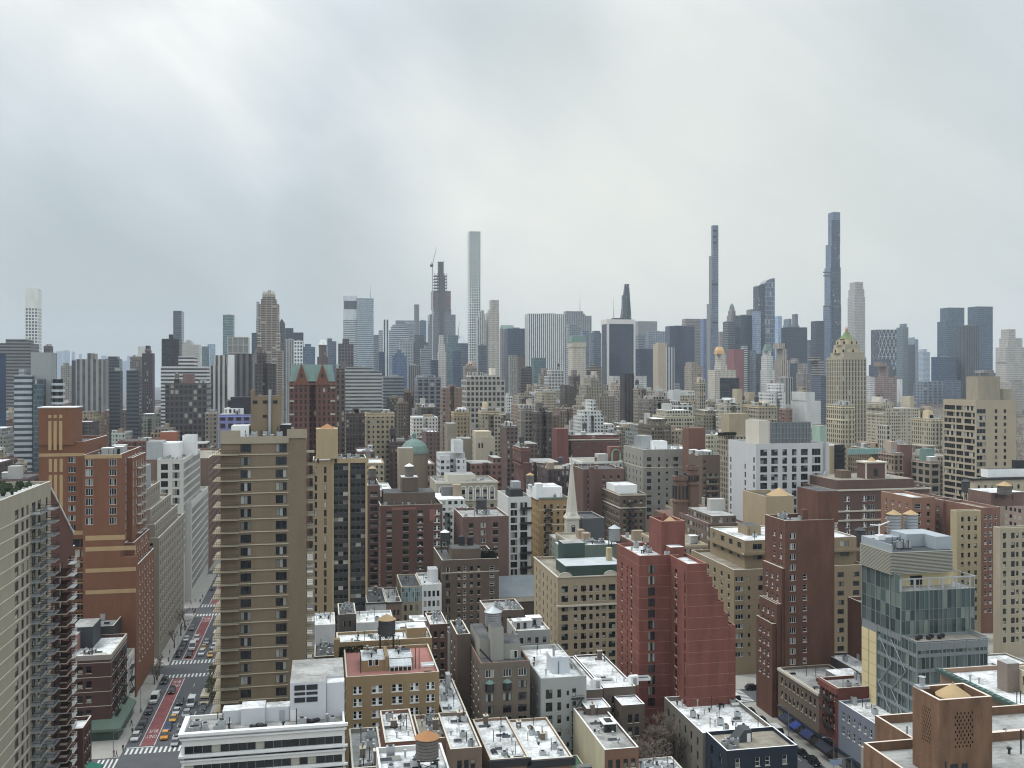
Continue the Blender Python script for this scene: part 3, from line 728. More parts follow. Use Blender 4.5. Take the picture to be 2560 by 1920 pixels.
far('brick_slab', 'dark brown brick slab with square roof box below the balcony tower', 850, [(637, 692, 909), (642, 668, 882)], 'punch', (86, 78, 76), cat='apartment block', ybot=1000)
far('office_block', 'blue grey glass block with stepped roof behind green mansard', 1900, [(757, 788, 867), (762, 778, 860)], 'glass', (90, 108, 128), (72, 92, 118), cat='office block', ybot=910)
o, bx, oo = far('apartment_tower', 'brown tower with arched belvedere and white pyramid roof', 1200, [(793, 820, 892), (797, 817, 862)], 'punch', (112, 92, 82), cat=T_, ybot=910, mech=False)
c = bx[1]; addpart(o, 'pyramid_roof', M_white, MB().lathe((c[0]+c[1])/2-oo[0], 6, [(7.5, c[5]+.01), (3.2, c[5]+7), (3.2, c[5]+7.6)], 4, 0, True, pi/4))
far('office_block', 'slate blue block with slanted roof box beside white pyramid roof', 2000, [(818, 841, 853), (818, 830, 846)], 'glass', (92, 106, 124), (74, 88, 108), cat='office block', ybot=900)
far('office_block', 'purple brown gridded office block in front of white wedge skyscraper', 1400, [(845, 884, 859), (856, 873, 847)], 'grid', (104, 98, 104), (66, 70, 82), cat='office block', ybot=915)
o, bx, oo = far('office_skyscraper', 'white banded skyscraper with dark louvred recess and pale blue front', 2400, [(857, 893, 740)], 'rib', (190, 194, 198), (96, 106, 116), cat='skyscraper', ybot=900, dep=50, zt=.80, mech=False)
b0 = bx[0]; zlo, zhi = Zp(875, 773, 2400), Zp(875, 752, 2400)
addpart(o, 'louvred_recess', basic('louvre_dark', (84, 90, 98)), MB().box(X(860, 2400)-oo[0], X(891.5, 2400)-oo[0], -.3, .2, zlo, zhi))
rb = MB().box(X(892, 2395)-oo[0], X(934, 2395)-oo[0], -6, 44, 0, Zp(912, 745.5, 2395), 0, 'B')
addpart(o, 'glass_front', fmat((176, 190, 200), (128, 148, 164), ROOFG, 18, 18, 60, 1.0, .45, 1.0, 0.05, .2), rb)
antenna(o, *oo, 926, 712, 2400, Zp(926, 745, 2400), .8)
far('office_tower', 'slim grey slab standing just beside the white banded skyscraper', 2100, [(934, 947, 837)], 'rib', (118, 124, 132), (96, 104, 116), cat='office block', mech=False, ybot=920)
far('office_block', 'broad white banded office block with a top row of dark openings', 2200, [(946, 1023, 826), (976, 1017, 816)], 'rib', (168, 176, 182), (82, 94, 110), cat='office block', ybot=890)
o, bx, oo = far('office_tower', 'narrow white tower of bold vertical stripes before broad banded block', 2000, [(957, 972, 799)], 'vert', (204, 208, 208), (76, 88, 104), cat=T_, ybot=930, pitch=4.4, mech=False)
o, bx, oo = far('office_skyscraper', 'grey slab skyscraper with white lettering at its roof edge', 3100, [(980, 1042, 812), (988, 1036, 801)], 'rib', (132, 142, 154), (100, 112, 128), cat='skyscraper', ybot=840, mech=False)
def letters(txt, size, mat, parent, loc, rot=(pi/2, 0, 0), ext=.05, name='lettering', align='LEFT'):
 cu = bpy.data.curves.new(name, 'FONT'); cu.body = txt; cu.size = size; cu.extrude = ext; cu.align_x = align; cu.resolution_u = 2
 ob = bpy.data.objects.new(name, cu)
 me = bpy.data.meshes.new_from_object(ob); bpy.data.objects.remove(ob)
 me.materials.clear(); me.materials.append(mat)
 t = bpy.data.objects.new(name, me); COL.objects.link(t); t.parent = parent; t.location = loc; t.rotation_euler = rot
 return t
zb = Zp(1022, 809, 3100)
letters('MetLife', (X(1034, 3100)-X(1012, 3100))/2.95, M_white, o, (X(1012, 3100)-oo[0], -.6, zb), ext=.3, name='sign_lettering')
far('residential_tower', 'thin dark brown tower rising behind the lettered slab', 2900, [(1035, 1048, 761)], 'plain', (118, 122, 124), cat=T_, mech=False, ybot=800, dep=16)
far('office_block', 'steel blue glass block between thin tower and unfinished skyscraper', 2700, [(1048, 1066, 802)], 'glass', (104, 122, 144), (80, 100, 128), cat='office block', ybot=840)
o, bx, oo = far('unfinished_skyscraper', 'huge stepped skyscraper under construction with open steel top floors', 2850, [(1069, 1139, 786), (1079, 1128, 772), (1077, 1127, 727), (1092, 1113, 690)], 'glass', (122, 124, 130), (108, 112, 122), cat='skyscraper', ybot=850, dep=60)
fr = MB()
def px_x(x): return X(x, 2846)-oo[0]
zA, zB, zC, zD = (Zp(1100, y, 2846) for y in (727, 686, 655, 772))
for zz in range(int(zA), int(zB), 9): fr.box(px_x(1086), px_x(1118), -4, 30, zz+.0, zz+1.6)
for xx in (1087, 1093, 1102, 1111, 1117): fr.box(px_x(xx)-.8, px_x(xx)+.8, -3.5, -2.2, zA+1.7, zB+4)
for zz in range(int(zB)-4, int(zC), 8): fr.box(px_x(1095.5), px_x(1109.5), -4, 20, zz+.5, zz+1.8)
for xx in (1096, 1102, 1109): fr.box(px_x(xx)-.8, px_x(xx)+.8, -3.5, -2.2, zB-2, zC+3)
fr.box(px_x(1097), px_x(1108), 1, 12, zB-3, zC-2)
addpart(o, 'steel_frame', basic('raw_steel', (92, 92, 96)), fr)
fl = MB()
for k in range(14):
 zz = zD+(zA-zD)*k/14
 fl.box(px_x(1078), px_x(1092.5), -4.4, -2.9, zz, zz+1.5); fl.box(px_x(1113), px_x(1126.5), -4.4, -2.9, zz, zz+1.5)
addpart(o, 'orange_netting', basic('safety_net', (140, 104, 98)), fl)
addpart(o, 'service_hoist', basic('hoist_dark', (78, 80, 88)), MB().box(px_x(1099), px_x(1109), -6.8, -4.6, Zp(1104, 890, 2846), zB+2))
cr = empty('tower_crane', (X(1081, 2840), 2838, 0), 'slim white tower crane with raised jib beside unfinished skyscraper', 'crane')
zc0, zc1, zj = Zp(1081, 727, 2838), Zp(1080, 662, 2838), Zp(1091, 617, 2838)
MB().box(-1.6, 1.6, -1.6, 1.6, 0, zc1, 0, 'B').obj('mast', basic('crane_white', (178, 182, 184)), cr)
MB().tube((0, 0, zc1), (X(1091, 2838)-X(1081, 2838), 0, zj), 1.7, .6, 5).obj('jib', basic('crane_white', (178, 182, 184)), cr)
MB().tube((0, 0, zc1+.5), (-4, 0, zc1+9), 1.2, .8, 4).box(-7, 2, -2.5, 2.5, zc1-6, zc1+1).obj('counterweight', M_dark, cr)
cr = empty('tower_crane', (X(1146, 2400), 2400, 0), 'small pale crane on low roof behind pointed glass building', 'crane')
z0, z1, zj = Zp(1146, 842, 2400), Zp(1146, 822, 2400), Zp(1150, 802, 2400)
MB().box(-1.2, 1.2, -1.2, 1.2, 0, z1, 0, 'B').box(-4.5, 4.5, -2, 2, z0-3, z0+2).obj('mast', basic('crane_white', (178, 182, 184)), cr)
MB().tube((0, 0, z1), (X(1150, 2400)-X(1146, 2400), 0, zj), .9, .4, 4).obj('jib', basic('crane_white', (178, 182, 184)), cr)
o, bx, oo = far('supertall_tower', 'slim white concrete supertall tower gridded with square windows', 2230, [(1169, 1201.5, 578)], 'grid', (198, 202, 196), (70, 84, 92), cat='skyscraper', ybot=910, mech=False, dep=28, pitch=4.75)
far('hotel_tower', 'pale deco tower with arched ornament in front of white supertall', 1950, [(1189, 1215, 800), (1192, 1211, 791), (1196, 1206, 779)], 'vert', (172, 172, 168), (126, 130, 132), cat=T_, ybot=900, pitch=4)
far('office_tower', 'thin grey stepped spire peeking between white supertall and stone tower', 2300, [(1198, 1213, 785), (1201, 1210, 776)], 'plain', (150, 152, 154), cat=T_, mech=False, ybot=790)
far('office_block', 'dark slate block with white roof bands beside white supertall base', 1750, [(1195, 1216, 864)], 'dark', (86, 96, 106), (70, 82, 94), cat='office block', ybot=930)
o, bx, oo = far('apartment_tower', 'cream stone tower with square blank crown beside white supertall', 1950, [(1214, 1248, 781), (1219, 1247, 774), (1223, 1247, 750)], 'dense', (172, 166, 152), (108, 108, 104), cat=T_, ybot=930)
o, bx, oo = far('office_tower', 'pinkish stone tower with green copper gable behind cream stone tower', 2250, [(1249, 1284, 822)], 'vert', (150, 142, 138), (110, 110, 112), cat=T_, ybot=915, mech=False)
z = bx[0][5]; addpart(o, 'copper_gable', M_copper, MB().gable(X(1255, 2250)-oo[0], X(1286, 2250)-oo[0], 2, 26, z+.02, z+9.5, 'x'))
o, bx, oo = far('office_tower', 'dark blue glass tower with pale lit rows next to white fin slab', 2150, [(1263, 1314, 822)], 'glass', (74, 92, 114), (58, 76, 98), cat=T_, ybot=900)
far('office_skyscraper', 'broad white slab skyscraper of dense vertical fins', 2050, [(1312, 1412, 785)], 'vert', (206, 206, 202), (92, 100, 108), cat='skyscraper', ybot=930, dep=38, pitch=4.0)
o, bx, oo = far('office_skyscraper', 'grey stepped limestone skyscraper with tall mast behind white fin slab', 2800, [(1405, 1479, 789), (1407, 1463, 784), (1409, 1458, 778)], 'vert', (138, 140, 142), (112, 118, 124), cat='skyscraper', ybot=850, pitch=5)
antenna(o, *oo, 1450, 727, 2800, bx[2][5], 1.0)
far('office_tower', 'slate tower with white square fretwork behind mansard topped tower', 2400, [(1416, 1452, 812)], 'grid', (124, 132, 138), (100, 110, 120), cat=T_, ybot=850, mech=False)
far('office_tower', 'narrow pale banded tower beside the fretwork tower', 2200, [(1416, 1425, 811)], 'rib', (170, 172, 174), (120, 126, 132), cat=T_, mech=False, ybot=900)
far('office_tower', 'slim blue slab with dark cap behind the mansard topped tower', 2500, [(1450, 1471, 827)], 'glass', (112, 126, 146), (92, 108, 132), cat=T_, mech=False, ybot=910)
far('office_tower', 'blue glass tower with gold cap rail before black framed slab', 2100, [(1476, 1503, 832), (1480, 1500, 827)], 'glass', (94, 108, 124), (76, 92, 112), cat=T_, ybot=920)
o, bx, oo = far('office_tower', 'cream limestone tower with arcaded cornice and green mansard roof', 1750, [(1420, 1464, 868)], 'dense', (178, 168, 148), (140, 134, 122), cat=T_, ybot=945, mech=False)
b = bx[0]; addpart(o, 'cornice', basic('limestone', (178, 168, 148)), MB().box(b[0]-oo[0]-1.2, b[1]-oo[0]+1.2, -1.2, b[3]-oo[1]+1, b[5]+.01, b[5]+9))
addpart(o, 'mansard_roof', M_copper, MB().lathe((b[0]+b[1])/2-oo[0], 14, [(21, b[5]+9.01), (17.5, b[5]+22), (16, b[5]+22.5)], 4, 0, True, pi/4))
o, bx, oo = far('office_skyscraper', 'black glass slab framed in white travertine', 2100, [(1504, 1587, 800)], 'dark', (42, 54, 74), (40, 54, 78), cat='skyscraper', ybot=935, mech=False, dep=44)
b = bx[0]; w0, w1, d = b[0]-oo[0], b[1]-oo[0], b[3]-oo[1]
fm_ = MB().box(w0-1, w1+1, -1.2, d+1, b[5]-9, b[5]+1.5).box(w0-1, w0+4.5, -1.2, -.1, 0, b[5]-9.01).box(w1-3, w1+1, -1.2, -.1, 0, b[5]-9.01).box(w0-1, w0-.05, d-5, d, 0, b[5]-9.01)
addpart(o, 'travertine_frame', basic('travertine', (212, 206, 200), var=.05), fm_)
addpart(o, 'roof_house', M_dark, MB().box(w0+18, w0+42, 8, 30, b[5]+1.6, b[5]+5))
antenna(o, *oo, 1534, 743, 2100, b[5]+1, .8)
e = empty('glass_skyscraper', (X(1567, 2550), 2550, 0), 'dark faceted glass skyscraper with slanted tip behind black framed slab', 'skyscraper')
xs = lambda p: X(p, 2550)-X(1567, 2550)
zs = lambda y: Zp(1567, y, 2550)
bq = MB(); i0 = 0
bq.v = [(xs(1554), 0, 0), (xs(1580), 0, 0), (xs(1580), 28, 0), (xs(1554), 28, 0), (xs(1556), 4, zs(800)), (xs(1579.5), 3, zs(800)), (xs(1579), 24, zs(800)), (xs(1556), 24, zs(800)), (xs(1565.5), 9, zs(709)), (xs(1575), 8, zs(709)), (xs(1575), 16, zs(709)), (xs(1565.5), 16, zs(709))]
bq.f = [(0, 1, 5, 4), (1, 2, 6, 5), (2, 3, 7, 6), (3, 0, 4, 7), (4, 5, 9, 8), (5, 6, 10, 9), (6, 7, 11, 10), (7, 4, 8, 11), (8, 9, 10, 11)]; bq.mi = [0]*9
bq.obj('shaft', fmat((76, 92, 104), (58, 76, 90), ROOFD, 12, 8, 60, .9, .9, 1, .02, .08), e)
sb = MB(); sb.v = [(xs(1554), -3, 0), (xs(1568), -3, 0), (xs(1568), 18, 0), (xs(1554), 18, 0), (xs(1558), 1, zs(738)), (xs(1567), 1, zs(735)), (xs(1567), 14, zs(735)), (xs(1558), 14, zs(738))]
sb.f = [(0, 1, 5, 4), (1, 2, 6, 5), (2, 3, 7, 6), (3, 0, 4, 7), (4, 5, 6, 7)]; sb.mi = [0]*5
sb.obj('side_facet', fmat((104, 118, 126), (84, 102, 114), ROOFD, 8, 8, 55, .9, .9, 1, .02, .08), e)
note('dark faceted glass skyscraper', 1555, 1580, 709, 800, 2550)
far('office_block', 'flat brown grey slab behind the pale gridded block', 2700, [(1587, 1643, 803)], 'plain', (134, 134, 134), cat='office block', mech=False, ybot=850)
far('office_block', 'pale blue grey block of fine window grid beside dark navy slab', 2500, [(1611, 1666, 829)], 'grid', (140, 150, 160), (106, 120, 136), cat='office block', ybot=880)
far('office_block', 'small grey office block with white roof drum beside black framed slab', 2450, [(1588, 1612, 838)], 'rib', (124, 132, 140), (96, 108, 120), cat='office block', ybot=880)
far('office_block', 'low dark navy block split by a pale mullion', 1950, [(1589, 1646, 872)], 'dark', (58, 70, 90), (48, 60, 82), cat='office block', ybot=940, mech=False)
far('office_tower', 'wide dark navy glass slab between pale grid block and needle tower', 2300, [(1663, 1736, 816)], 'glass', (60, 76, 100), (50, 66, 92), cat=T_, ybot=900)
o, bx, oo = far('office_tower', 'beige sided tower with white and black vertical front', 1850, [(1645, 1686, 868)], 'vert', (178, 178, 176), (58, 64, 78), cat=T_, ybot=960, pitch=5, mech=False, dep=34)
b = bx[0]; addpart(o, 'beige_shaft', basic('beige_stone', (176, 158, 136)), MB().box(X(1645, 1850)-oo[0], b[0]-oo[0]+4, -1, 30, 0, Zp(1652, 860, 1850), 0, 'B').box(X(1648, 1850)-oo[0], X(1670, 1850)-oo[0], 6, 22, b[5]-1, Zp(1655, 857, 1850)))
far('office_tower', 'red brown tower with tall columned top behind navy slab', 2700, [(1704, 1753, 810), (1705, 1752, 797)], 'rib', (136, 122, 120), (100, 98, 104), cat=T_, ybot=850)
far('glass_tower', 'blue glass block tucked beside the needle tower', 2600, [(1751, 1770, 797)], 'glass', (96, 120, 156), (84, 110, 150), cat=T_, mech=False, ybot=840)
o, bx, oo = far('supertall_tower', 'needle thin supertall with feathered stone side and blue glass front', 2180, [(1767, 1796, 870), (1770, 1796, 790), (1772.5, 1796, 700), (1775, 1796, 640), (1778, 1796, 563)], 'glass', (122, 132, 144), (96, 112, 136), cat='skyscraper', ybot=900, mech=False, dep=24)
addpart(o, 'stone_side', basic('terracotta_grey', (150, 148, 146), var=.05), MB().box(X(1767.5, 2178)-oo[0], X(1776, 2178)-oo[0], -1.5, -.2, 0, Zp(1778, 760, 2178), 0).box(X(1773, 2178)-oo[0], X(1779, 2178)-oo[0], -1.4, -.1, Zp(1778, 759.9, 2178), Zp(1778, 640, 2178)))
cb_ = MB()
for yy in (711, 806): cb_.box(X(1781, 2176)-oo[0], X(1795, 2176)-oo[0], -3.2, -2.0, Zp(1788, yy+2, 2176), Zp(1788, yy-2, 2176))
for yy in (575, 590, 605): cb_.box(X(1783, 2176)-oo[0], X(1792, 2176)-oo[0], -3.2, -2.0, Zp(1788, yy+4, 2176), Zp(1788, yy-1, 2176))
addpart(o, 'mechanical_openings', M_dark, cb_)
far('office_tower', 'pale brown slab partly hidden by the needle tower', 2450, [(1795, 1808, 829)], 'plain', (140, 132, 130), cat=T_, mech=False, ybot=880)
far('glass_tower', 'striped glass tower with notched roof next to pointed dome tower', 2200, [(1807, 1836, 804)], 'rib', (116, 126, 130), (74, 88, 98), cat=T_, ybot=870)
o, bx, oo = far('office_tower', 'stone and glass tower with pointed dome', 2350, [(1817, 1842, 788), (1820, 1839, 776), (1823, 1836, 768)], 'vert', (136, 136, 134), (108, 112, 116), cat=T_, ybot=860)
c = bx[2]; addpart(o, 'dome', M_copper, MB().lathe((c[0]+c[1])/2-oo[0], (c[2]+c[3])/2-oo[1], [(6, c[5]+.01), (5, c[5]+5), (2.5, c[5]+9), (.2, c[5]+11)], 10))
far('office_tower', 'tall dark slate glass slab beside pointed dome tower', 2150, [(1837, 1881, 789)], 'dark', (62, 76, 92), (54, 68, 86), cat=T_, ybot=900)
far('office_tower', 'flat roofed grey tower half hidden by dark slate slab', 2500, [(1866, 1900, 773)], 'vert', (120, 124, 122), (96, 104, 108), cat=T_, mech=False, ybot=800)
far('glass_tower', 'pale violet glass tower at the foot of curved glass supertall', 2120, [(1880, 1902, 778)], 'glass', (150, 164, 186), (136, 152, 180), cat=T_, ybot=880, mech=False)
e = empty('supertall_tower', (X(1917, 2230), 2230, 0), 'blue glass supertall with curved waterfall roofs and dark flank', 'skyscraper')
xo = X(1917, 2230)
def curved(pa, pb, ya, yb, y0, y1, mat, nm):
 m = MB(); a, c = X(pa, 2230)-xo, X(pb, 2230)-xo
 pr = [(a, 0)]+[(a+(c-a)*(1-cos(k*pi/2/6)), Zp(1917, yb+(ya-yb)*sin(k*pi/2/6)**1.0, 2230)) for k in range(7)]+[(c, 0)]
 i = len(m.v); n = len(pr)
 m.v = [(x, y0, z) for x, z in pr]+[(x, y1, z) for x, z in pr]
 m.f = [tuple(range(n))]+[tuple(range(2*n-1, n-1, -1))]+[(k+n, (k+1) % n+n, (k+1) % n, k) for k in range(n)]; m.mi = [0]*len(m.f)
 m.obj(nm, mat, e)
curved(1912, 1937, 695, 712, 0, 30, fmat((148, 164, 182), (120, 140, 164), ROOFG, 6, 7, 30, .93, .9, 1, .03, .08), 'front_volume')
curved(1898, 1912, 710, 716, 2, 34, fmat((84, 98, 112), (52, 66, 84), ROOFG, 8, 8, 60, .7, .7, 1, .05, .1), 'dark_flank')
note('curved glass supertall', 1898, 1937, 695, 880, 2230)
far('glass_tower', 'very pale blue glass tower behind curved glass supertall', 2700, [(1936, 1955, 790)], 'glass', (156, 180, 206), (150, 176, 206), cat=T_, mech=False, ybot=880)
far('office_tower', 'grey block with twin roof boxes above dark slate twin slab', 2600, [(1957, 1998, 812), (1959, 1979, 797)], 'glass', (122, 134, 142), (100, 114, 126), cat=T_, ybot=825)
far('office_tower', 'slim slate box tower over dark slate twin slab', 2500, [(1980, 1995, 785)], 'dark', (104, 118, 128), (92, 106, 118), cat=T_, mech=False, ybot=825)
far('office_tower', 'broad dark slate twin slab in front of grey roof boxes', 2100, [(1953, 2018, 819)], 'dark', (56, 68, 82), (48, 62, 78), cat=T_, ybot=910)
far('office_tower', 'dark slate tower close beside the tallest stepped supertall', 2150, [(2027, 2061, 802)], 'dark', (70, 82, 98), (60, 72, 90), cat=T_, ybot=890, mech=False)
o, bx, oo = far('supertall_tower', 'tallest stepped blue steel and glass supertall', 2300, [(2058, 2103, 762), (2061, 2102, 668), (2064, 2100, 610), (2070, 2100.5, 530)], 'glass', (112, 128, 148), (98, 116, 142), cat='skyscraper', ybot=900, mech=False, dep=34)
pv = MB()
for (a, c, y0_, y1_) in ((2082, 2102, 940, 715), (2080, 2100, 714, 550)): pv.box(X(a, 2296)-oo[0], X(c, 2296)-oo[0], -3.4, -1.0, Zp(2090, y0_, 2296), Zp(2090, y1_, 2296))
addpart(o, 'dark_glass_bay', fmat((92, 108, 128), (74, 92, 116), ROOFG, 9, 2, 80, .9, .85, 1, .02, .07), pv)
bd = MB()
for yy in (681, 766, 690): bd.box(X(2059, 2294)-oo[0], X(2101, 2294)-oo[0], -3.9, -3.45, Zp(2080, yy+1.6, 2294), Zp(2080, yy-1.6, 2294))
addpart(o, 'louvre_bands', basic('louvre_dark', (84, 90, 98)), bd)
far('office_block', 'slim blue grey block in the gap beside the tallest supertall', 2300, [(2018, 2030, 850)], 'glass', (98, 112, 128), (84, 100, 120), cat='office block', mech=False, ybot=900)
far('residential_tower', 'cream limestone tower with chamfered crown beside tallest supertall', 2080, [(2119, 2163, 742), (2121, 2161, 723), (2124, 2158, 705)], 'dense', (166, 162, 158), (124, 124, 126), cat='skyscraper', ybot=890)
e = empty('diagrid_tower', (X(2217, 2600), 2600, 0), 'dark glass tower wrapped in white triangular steel grid', 'tower')
xo = X(2217, 2600); a, c = X(2196, 2600)-xo, X(2244, 2600)-xo; ztop, zbm = Zp(2217, 824, 2600), Zp(2217, 925, 2600)
MB().box(a, c, 0, 40, 0, ztop, 0, 'B').obj('glass_shaft', fmat((52, 62, 80), (46, 58, 78), ROOFG, 20, 18, 45, .95, .9, 1, .02, .08), e)
gd = MB(); n, rws = 5, 6
for j in range(rws):
 z0, z1 = zbm+(ztop-zbm)*j/rws, zbm+(ztop-zbm)*(j+1)/rws
 gd.tube((a, -.5, z1), (c, -.5, z1), .75, .75, 4)
 for k in range(n):
  xa, xb, xm = a+(c-a)*k/n, a+(c-a)*(k+1)/n, a+(c-a)*(k+.5)/n
  p, q = ((xa, xm), (xb, xm)) if j % 2 == 0 else ((xm, xa), (xm, xb))
  gd.tube((p[0], -.5, z0), (p[1], -.5, z1), .75, .75, 4); gd.tube((q[0], -.5, z0), (q[1], -.5, z1), .75, .75, 4)
gd.obj('steel_diagrid', basic('white_steel', (190, 200, 208), var=.03), e)
note('dark glass tower wrapped in white steel grid', 2192, 2244, 824, 930, 2600)
far('office_block', 'stepped blue slate block below the white steel grid tower', 2250, [(2172, 2232, 912), (2190, 2225, 898)], 'dark', (74, 88, 110), (62, 78, 102), cat='office block', ybot=960)
far('apartment_tower', 'grey glass tower with round balconies beside steel grid tower', 2400, [(2241, 2271, 818), (2249, 2267, 809)], 'glass', (116, 130, 136), (90, 106, 116), cat=T_, ybot=960)
far('office_tower', 'pale grey blue tower behind dark slim slab beside round balconies', 2800, [(2271, 2296, 848), (2272, 2287, 843)], 'glass', (136, 150, 162), (116, 134, 150), cat=T_, ybot=940)
far('office_block', 'dark slim slab in front of pale grey blue tower', 2350, [(2271, 2288, 861)], 'dark', (72, 80, 90), (62, 70, 82), cat='office block', ybot=945, mech=False)
far('office_tower', 'pale hazy tower with dark waist bands far behind the slim slab', 3200, [(2295, 2325, 880), (2298, 2317, 873)], 'rib', (150, 164, 178), (126, 142, 160), cat=T_, ybot=930)
far('office_skyscraper', 'first of two matching blue glass skyscrapers with brown slab between them', 1980, [(2343, 2411, 803), (2350, 2411, 769)], 'glass', (92, 112, 126), (74, 98, 118), cat='skyscraper', ybot=900, dep=34, mech=False)
far('office_skyscraper', 'second of two matching blue glass skyscrapers beside stepped cream tower', 1990, [(2419, 2482, 766)], 'glass', (92, 112, 128), (72, 96, 118), cat='skyscraper', ybot=905, dep=34, mech=False)
far('hotel_tower', 'brown black slab tower between the two matching blue skyscrapers', 1880, [(2393, 2448, 815)], 'vert', (88, 90, 98), (62, 70, 84), cat=T_, ybot=980, pitch=4)
far('office_block', 'dark blue glass podium before the first blue skyscraper', 1900, [(2328, 2394, 893)], 'glass', (74, 94, 118), (60, 82, 110), cat='office block', ybot=970)
far('apartment_tower', 'cream stepped apartment tower with square crown near the park', 1700, [(2489, 2575, 906), (2489, 2570, 868), (2498, 2556, 845), (2502, 2539, 823)], 'dense', (172, 166, 160), (128, 128, 128), cat=T_, ybot=975)
far('apartment_block', 'pale cream block of white bays below the cream stepped tower', 1500, [(2495, 2580, 955)], 'dense', (178, 172, 162), (120, 120, 118), cat='apartment block', ybot=985)
far('apartment_block', 'grey pink low block beside the cream stepped tower near the park', 1750, [(2448, 2500, 932), (2460, 2485, 926)], 'punch', (150, 144, 142), cat='apartment block', ybot=945)
far('museum_building', 'long low blue grey hall with square bays before the park trees', 1750, [(2284, 2392, 957), (2294, 2360, 953)], 'grid', (112, 124, 138), (84, 98, 116), cat='building', ybot=985, pitch=9)
far('office_block', 'low slate annex joined to the long blue grey hall', 1700, [(2360, 2402, 950)], 'glass', (96, 110, 126), (78, 92, 112), cat='building', ybot=985, mech=False)
far('apartment_block', 'pink brick stepped block below the steel grid tower', 1700, [(2185, 2242, 942), (2196, 2222, 916), (2203, 2217, 905)], 'punch', (142, 116, 108), cat='apartment block', ybot=985)
far('apartment_block', 'white gridded block squeezed between deco tower and pink block', 1700, [(2160, 2187, 942)], 'dense', (184, 186, 186), cat='apartment block', ybot=970)
far('apartment_block', 'white block with dark vertical slot beside pink brick block', 1720, [(2239, 2256, 948)], 'plain', (196, 200, 202), cat='building', mech=False, ybot=980)
far('office_block', 'teal glass block in front of white fin slab', 1750, [(1327, 1364, 895)], 'glass', (84, 112, 116), (70, 100, 106), cat='office block', mech=False, ybot=955)
far('apartment_block', 'white gridded stepped block below white fin slab', 1350, [(1360, 1410, 940), (1368, 1409, 925)], 'grid', (188, 186, 180), (110, 112, 116), cat='apartment block', ybot=970)
far('apartment_block', 'tan stepped block beside white gridded stepped block', 1400, [(1345, 1372, 935), (1352, 1367, 920)], 'punch', (150, 136, 120), cat='apartment block', ybot=970)
far('apartment_block', 'grey stone slab with square windows below the blue glass tower', 1500, [(1271, 1292, 888)], 'punch', (150, 146, 138), cat='apartment block', ybot=985, mech=False)
far('brick_slab', 'dark brown brick slab behind the grey stone slab', 1550, [(1291, 1313, 889)], 'plain', (96, 84, 78), cat='apartment block', mech=False, ybot=940)
far('brick_block', 'dark brown boxy block with stepped roof below the brown slab', 1300, [(1296, 1330, 920), (1310, 1328, 916)], 'rib', (92, 82, 80), cat='apartment block', ybot=965)
far('apartment_block', 'tan and brown twin block below blue glass tower with gold rail', 1400, [(1465, 1504, 917), (1476, 1490, 911)], 'rib', (152, 134, 116), cat='apartment block', ybot=955)
far('hotel_building', 'white French chateau hotel with green mansard roof and turrets', 1800, [(1520, 1617, 940)], 'dense', (188, 186, 178), cat='hotel', ybot=975, mech=False)
far('office_tower', 'white deco tower slender and stepped before unfinished skyscraper', 1600, [(1094, 1115, 880), (1096, 1112, 860), (1097, 1109, 838)], 'dense', (182, 176, 168), (120, 118, 116), cat=T_, ybot=960)
far('office_tower', 'green glass tower below the small crane', 1900, [(1117, 1145, 838)], 'glass', (98, 122, 128), (82, 108, 116), cat=T_, mech=False, ybot=940)
o, bx, oo = far('office_tower', 'dark banded glass tower with pointed glass roof beside white supertall', 2000, [(1128, 1170, 858)], 'rib', (92, 106, 122), (70, 86, 106), cat=T_, mech=False, ybot=930)
b = bx[0]; addpart(o, 'pyramid_roof', M_galv, MB().lathe((b[0]+b[1])/2-oo[0]+5, 16, [(17, b[5]+.01), (.3, b[5]+18)], 4, 0, True, pi/4))
far('office_block', 'navy glass block before the dark banded tower', 1700, [(1130, 1152, 878)], 'dark', (66, 82, 104), (56, 72, 96), cat='office block', mech=False, ybot=935)
o, bx, oo = far('apartment_block', 'tan block with peach pyramid roof before white supertall', 1300, [(1158, 1192, 916)], 'punch', (146, 130, 116), cat='apartment block', ybot=945, mech=False)
b = bx[0]; addpart(o, 'pyramid_roof', basic('peach_tile', (186, 142, 116)), MB().lathe((b[0]+b[1])/2-oo[0], 9, [(8.5, b[5]+.01), (.4, b[5]+7)], 4, 0, True, pi/4))
far('office_tower', 'dark stepped tower full of lit rows before the unfinished skyscraper', 2100, [(1031, 1070, 856), (1035, 1060, 837)], 'rib', (86, 92, 100), (64, 70, 80), cat=T_, ybot=930)
far('office_tower', 'grey banded tower with domed corner before the unfinished skyscraper', 1900, [(1050, 1077, 871), (1060, 1075, 862)], 'rib', (126, 134, 140), (92, 102, 112), cat=T_, ybot=950)
far('office_block', 'pale grey gridded block left of the dark stepped lit tower', 1950, [(997, 1032, 850)], 'grid', (146, 152, 156), (112, 120, 128), cat='office block', ybot=930)
o, bx, oo = far('glass_tower', 'blue glass tower with rounded pointed top before banded office block', 1750, [(978, 1017, 889), (985, 1010, 882), (992, 1003, 874)], 'glass', (84, 106, 134), (72, 96, 128), cat=T_, ybot=950)
far('office_block', 'navy slab at the foot of the striped tower', 1800, [(946, 960, 880)], 'dark', (58, 76, 102), (50, 68, 96), cat='office block', mech=False, ybot=930)
far('apartment_block', 'grey block with pale ribs under the blue rounded tower', 1500, [(1019, 1052, 914)], 'vert', (132, 130, 128), cat='apartment block', ybot=960)
far('office_block', 'dark blue block between grey block and white deco tower', 1550, [(1076, 1096, 900)], 'dark', (60, 76, 96), (52, 66, 88), cat='office block', ybot=950)
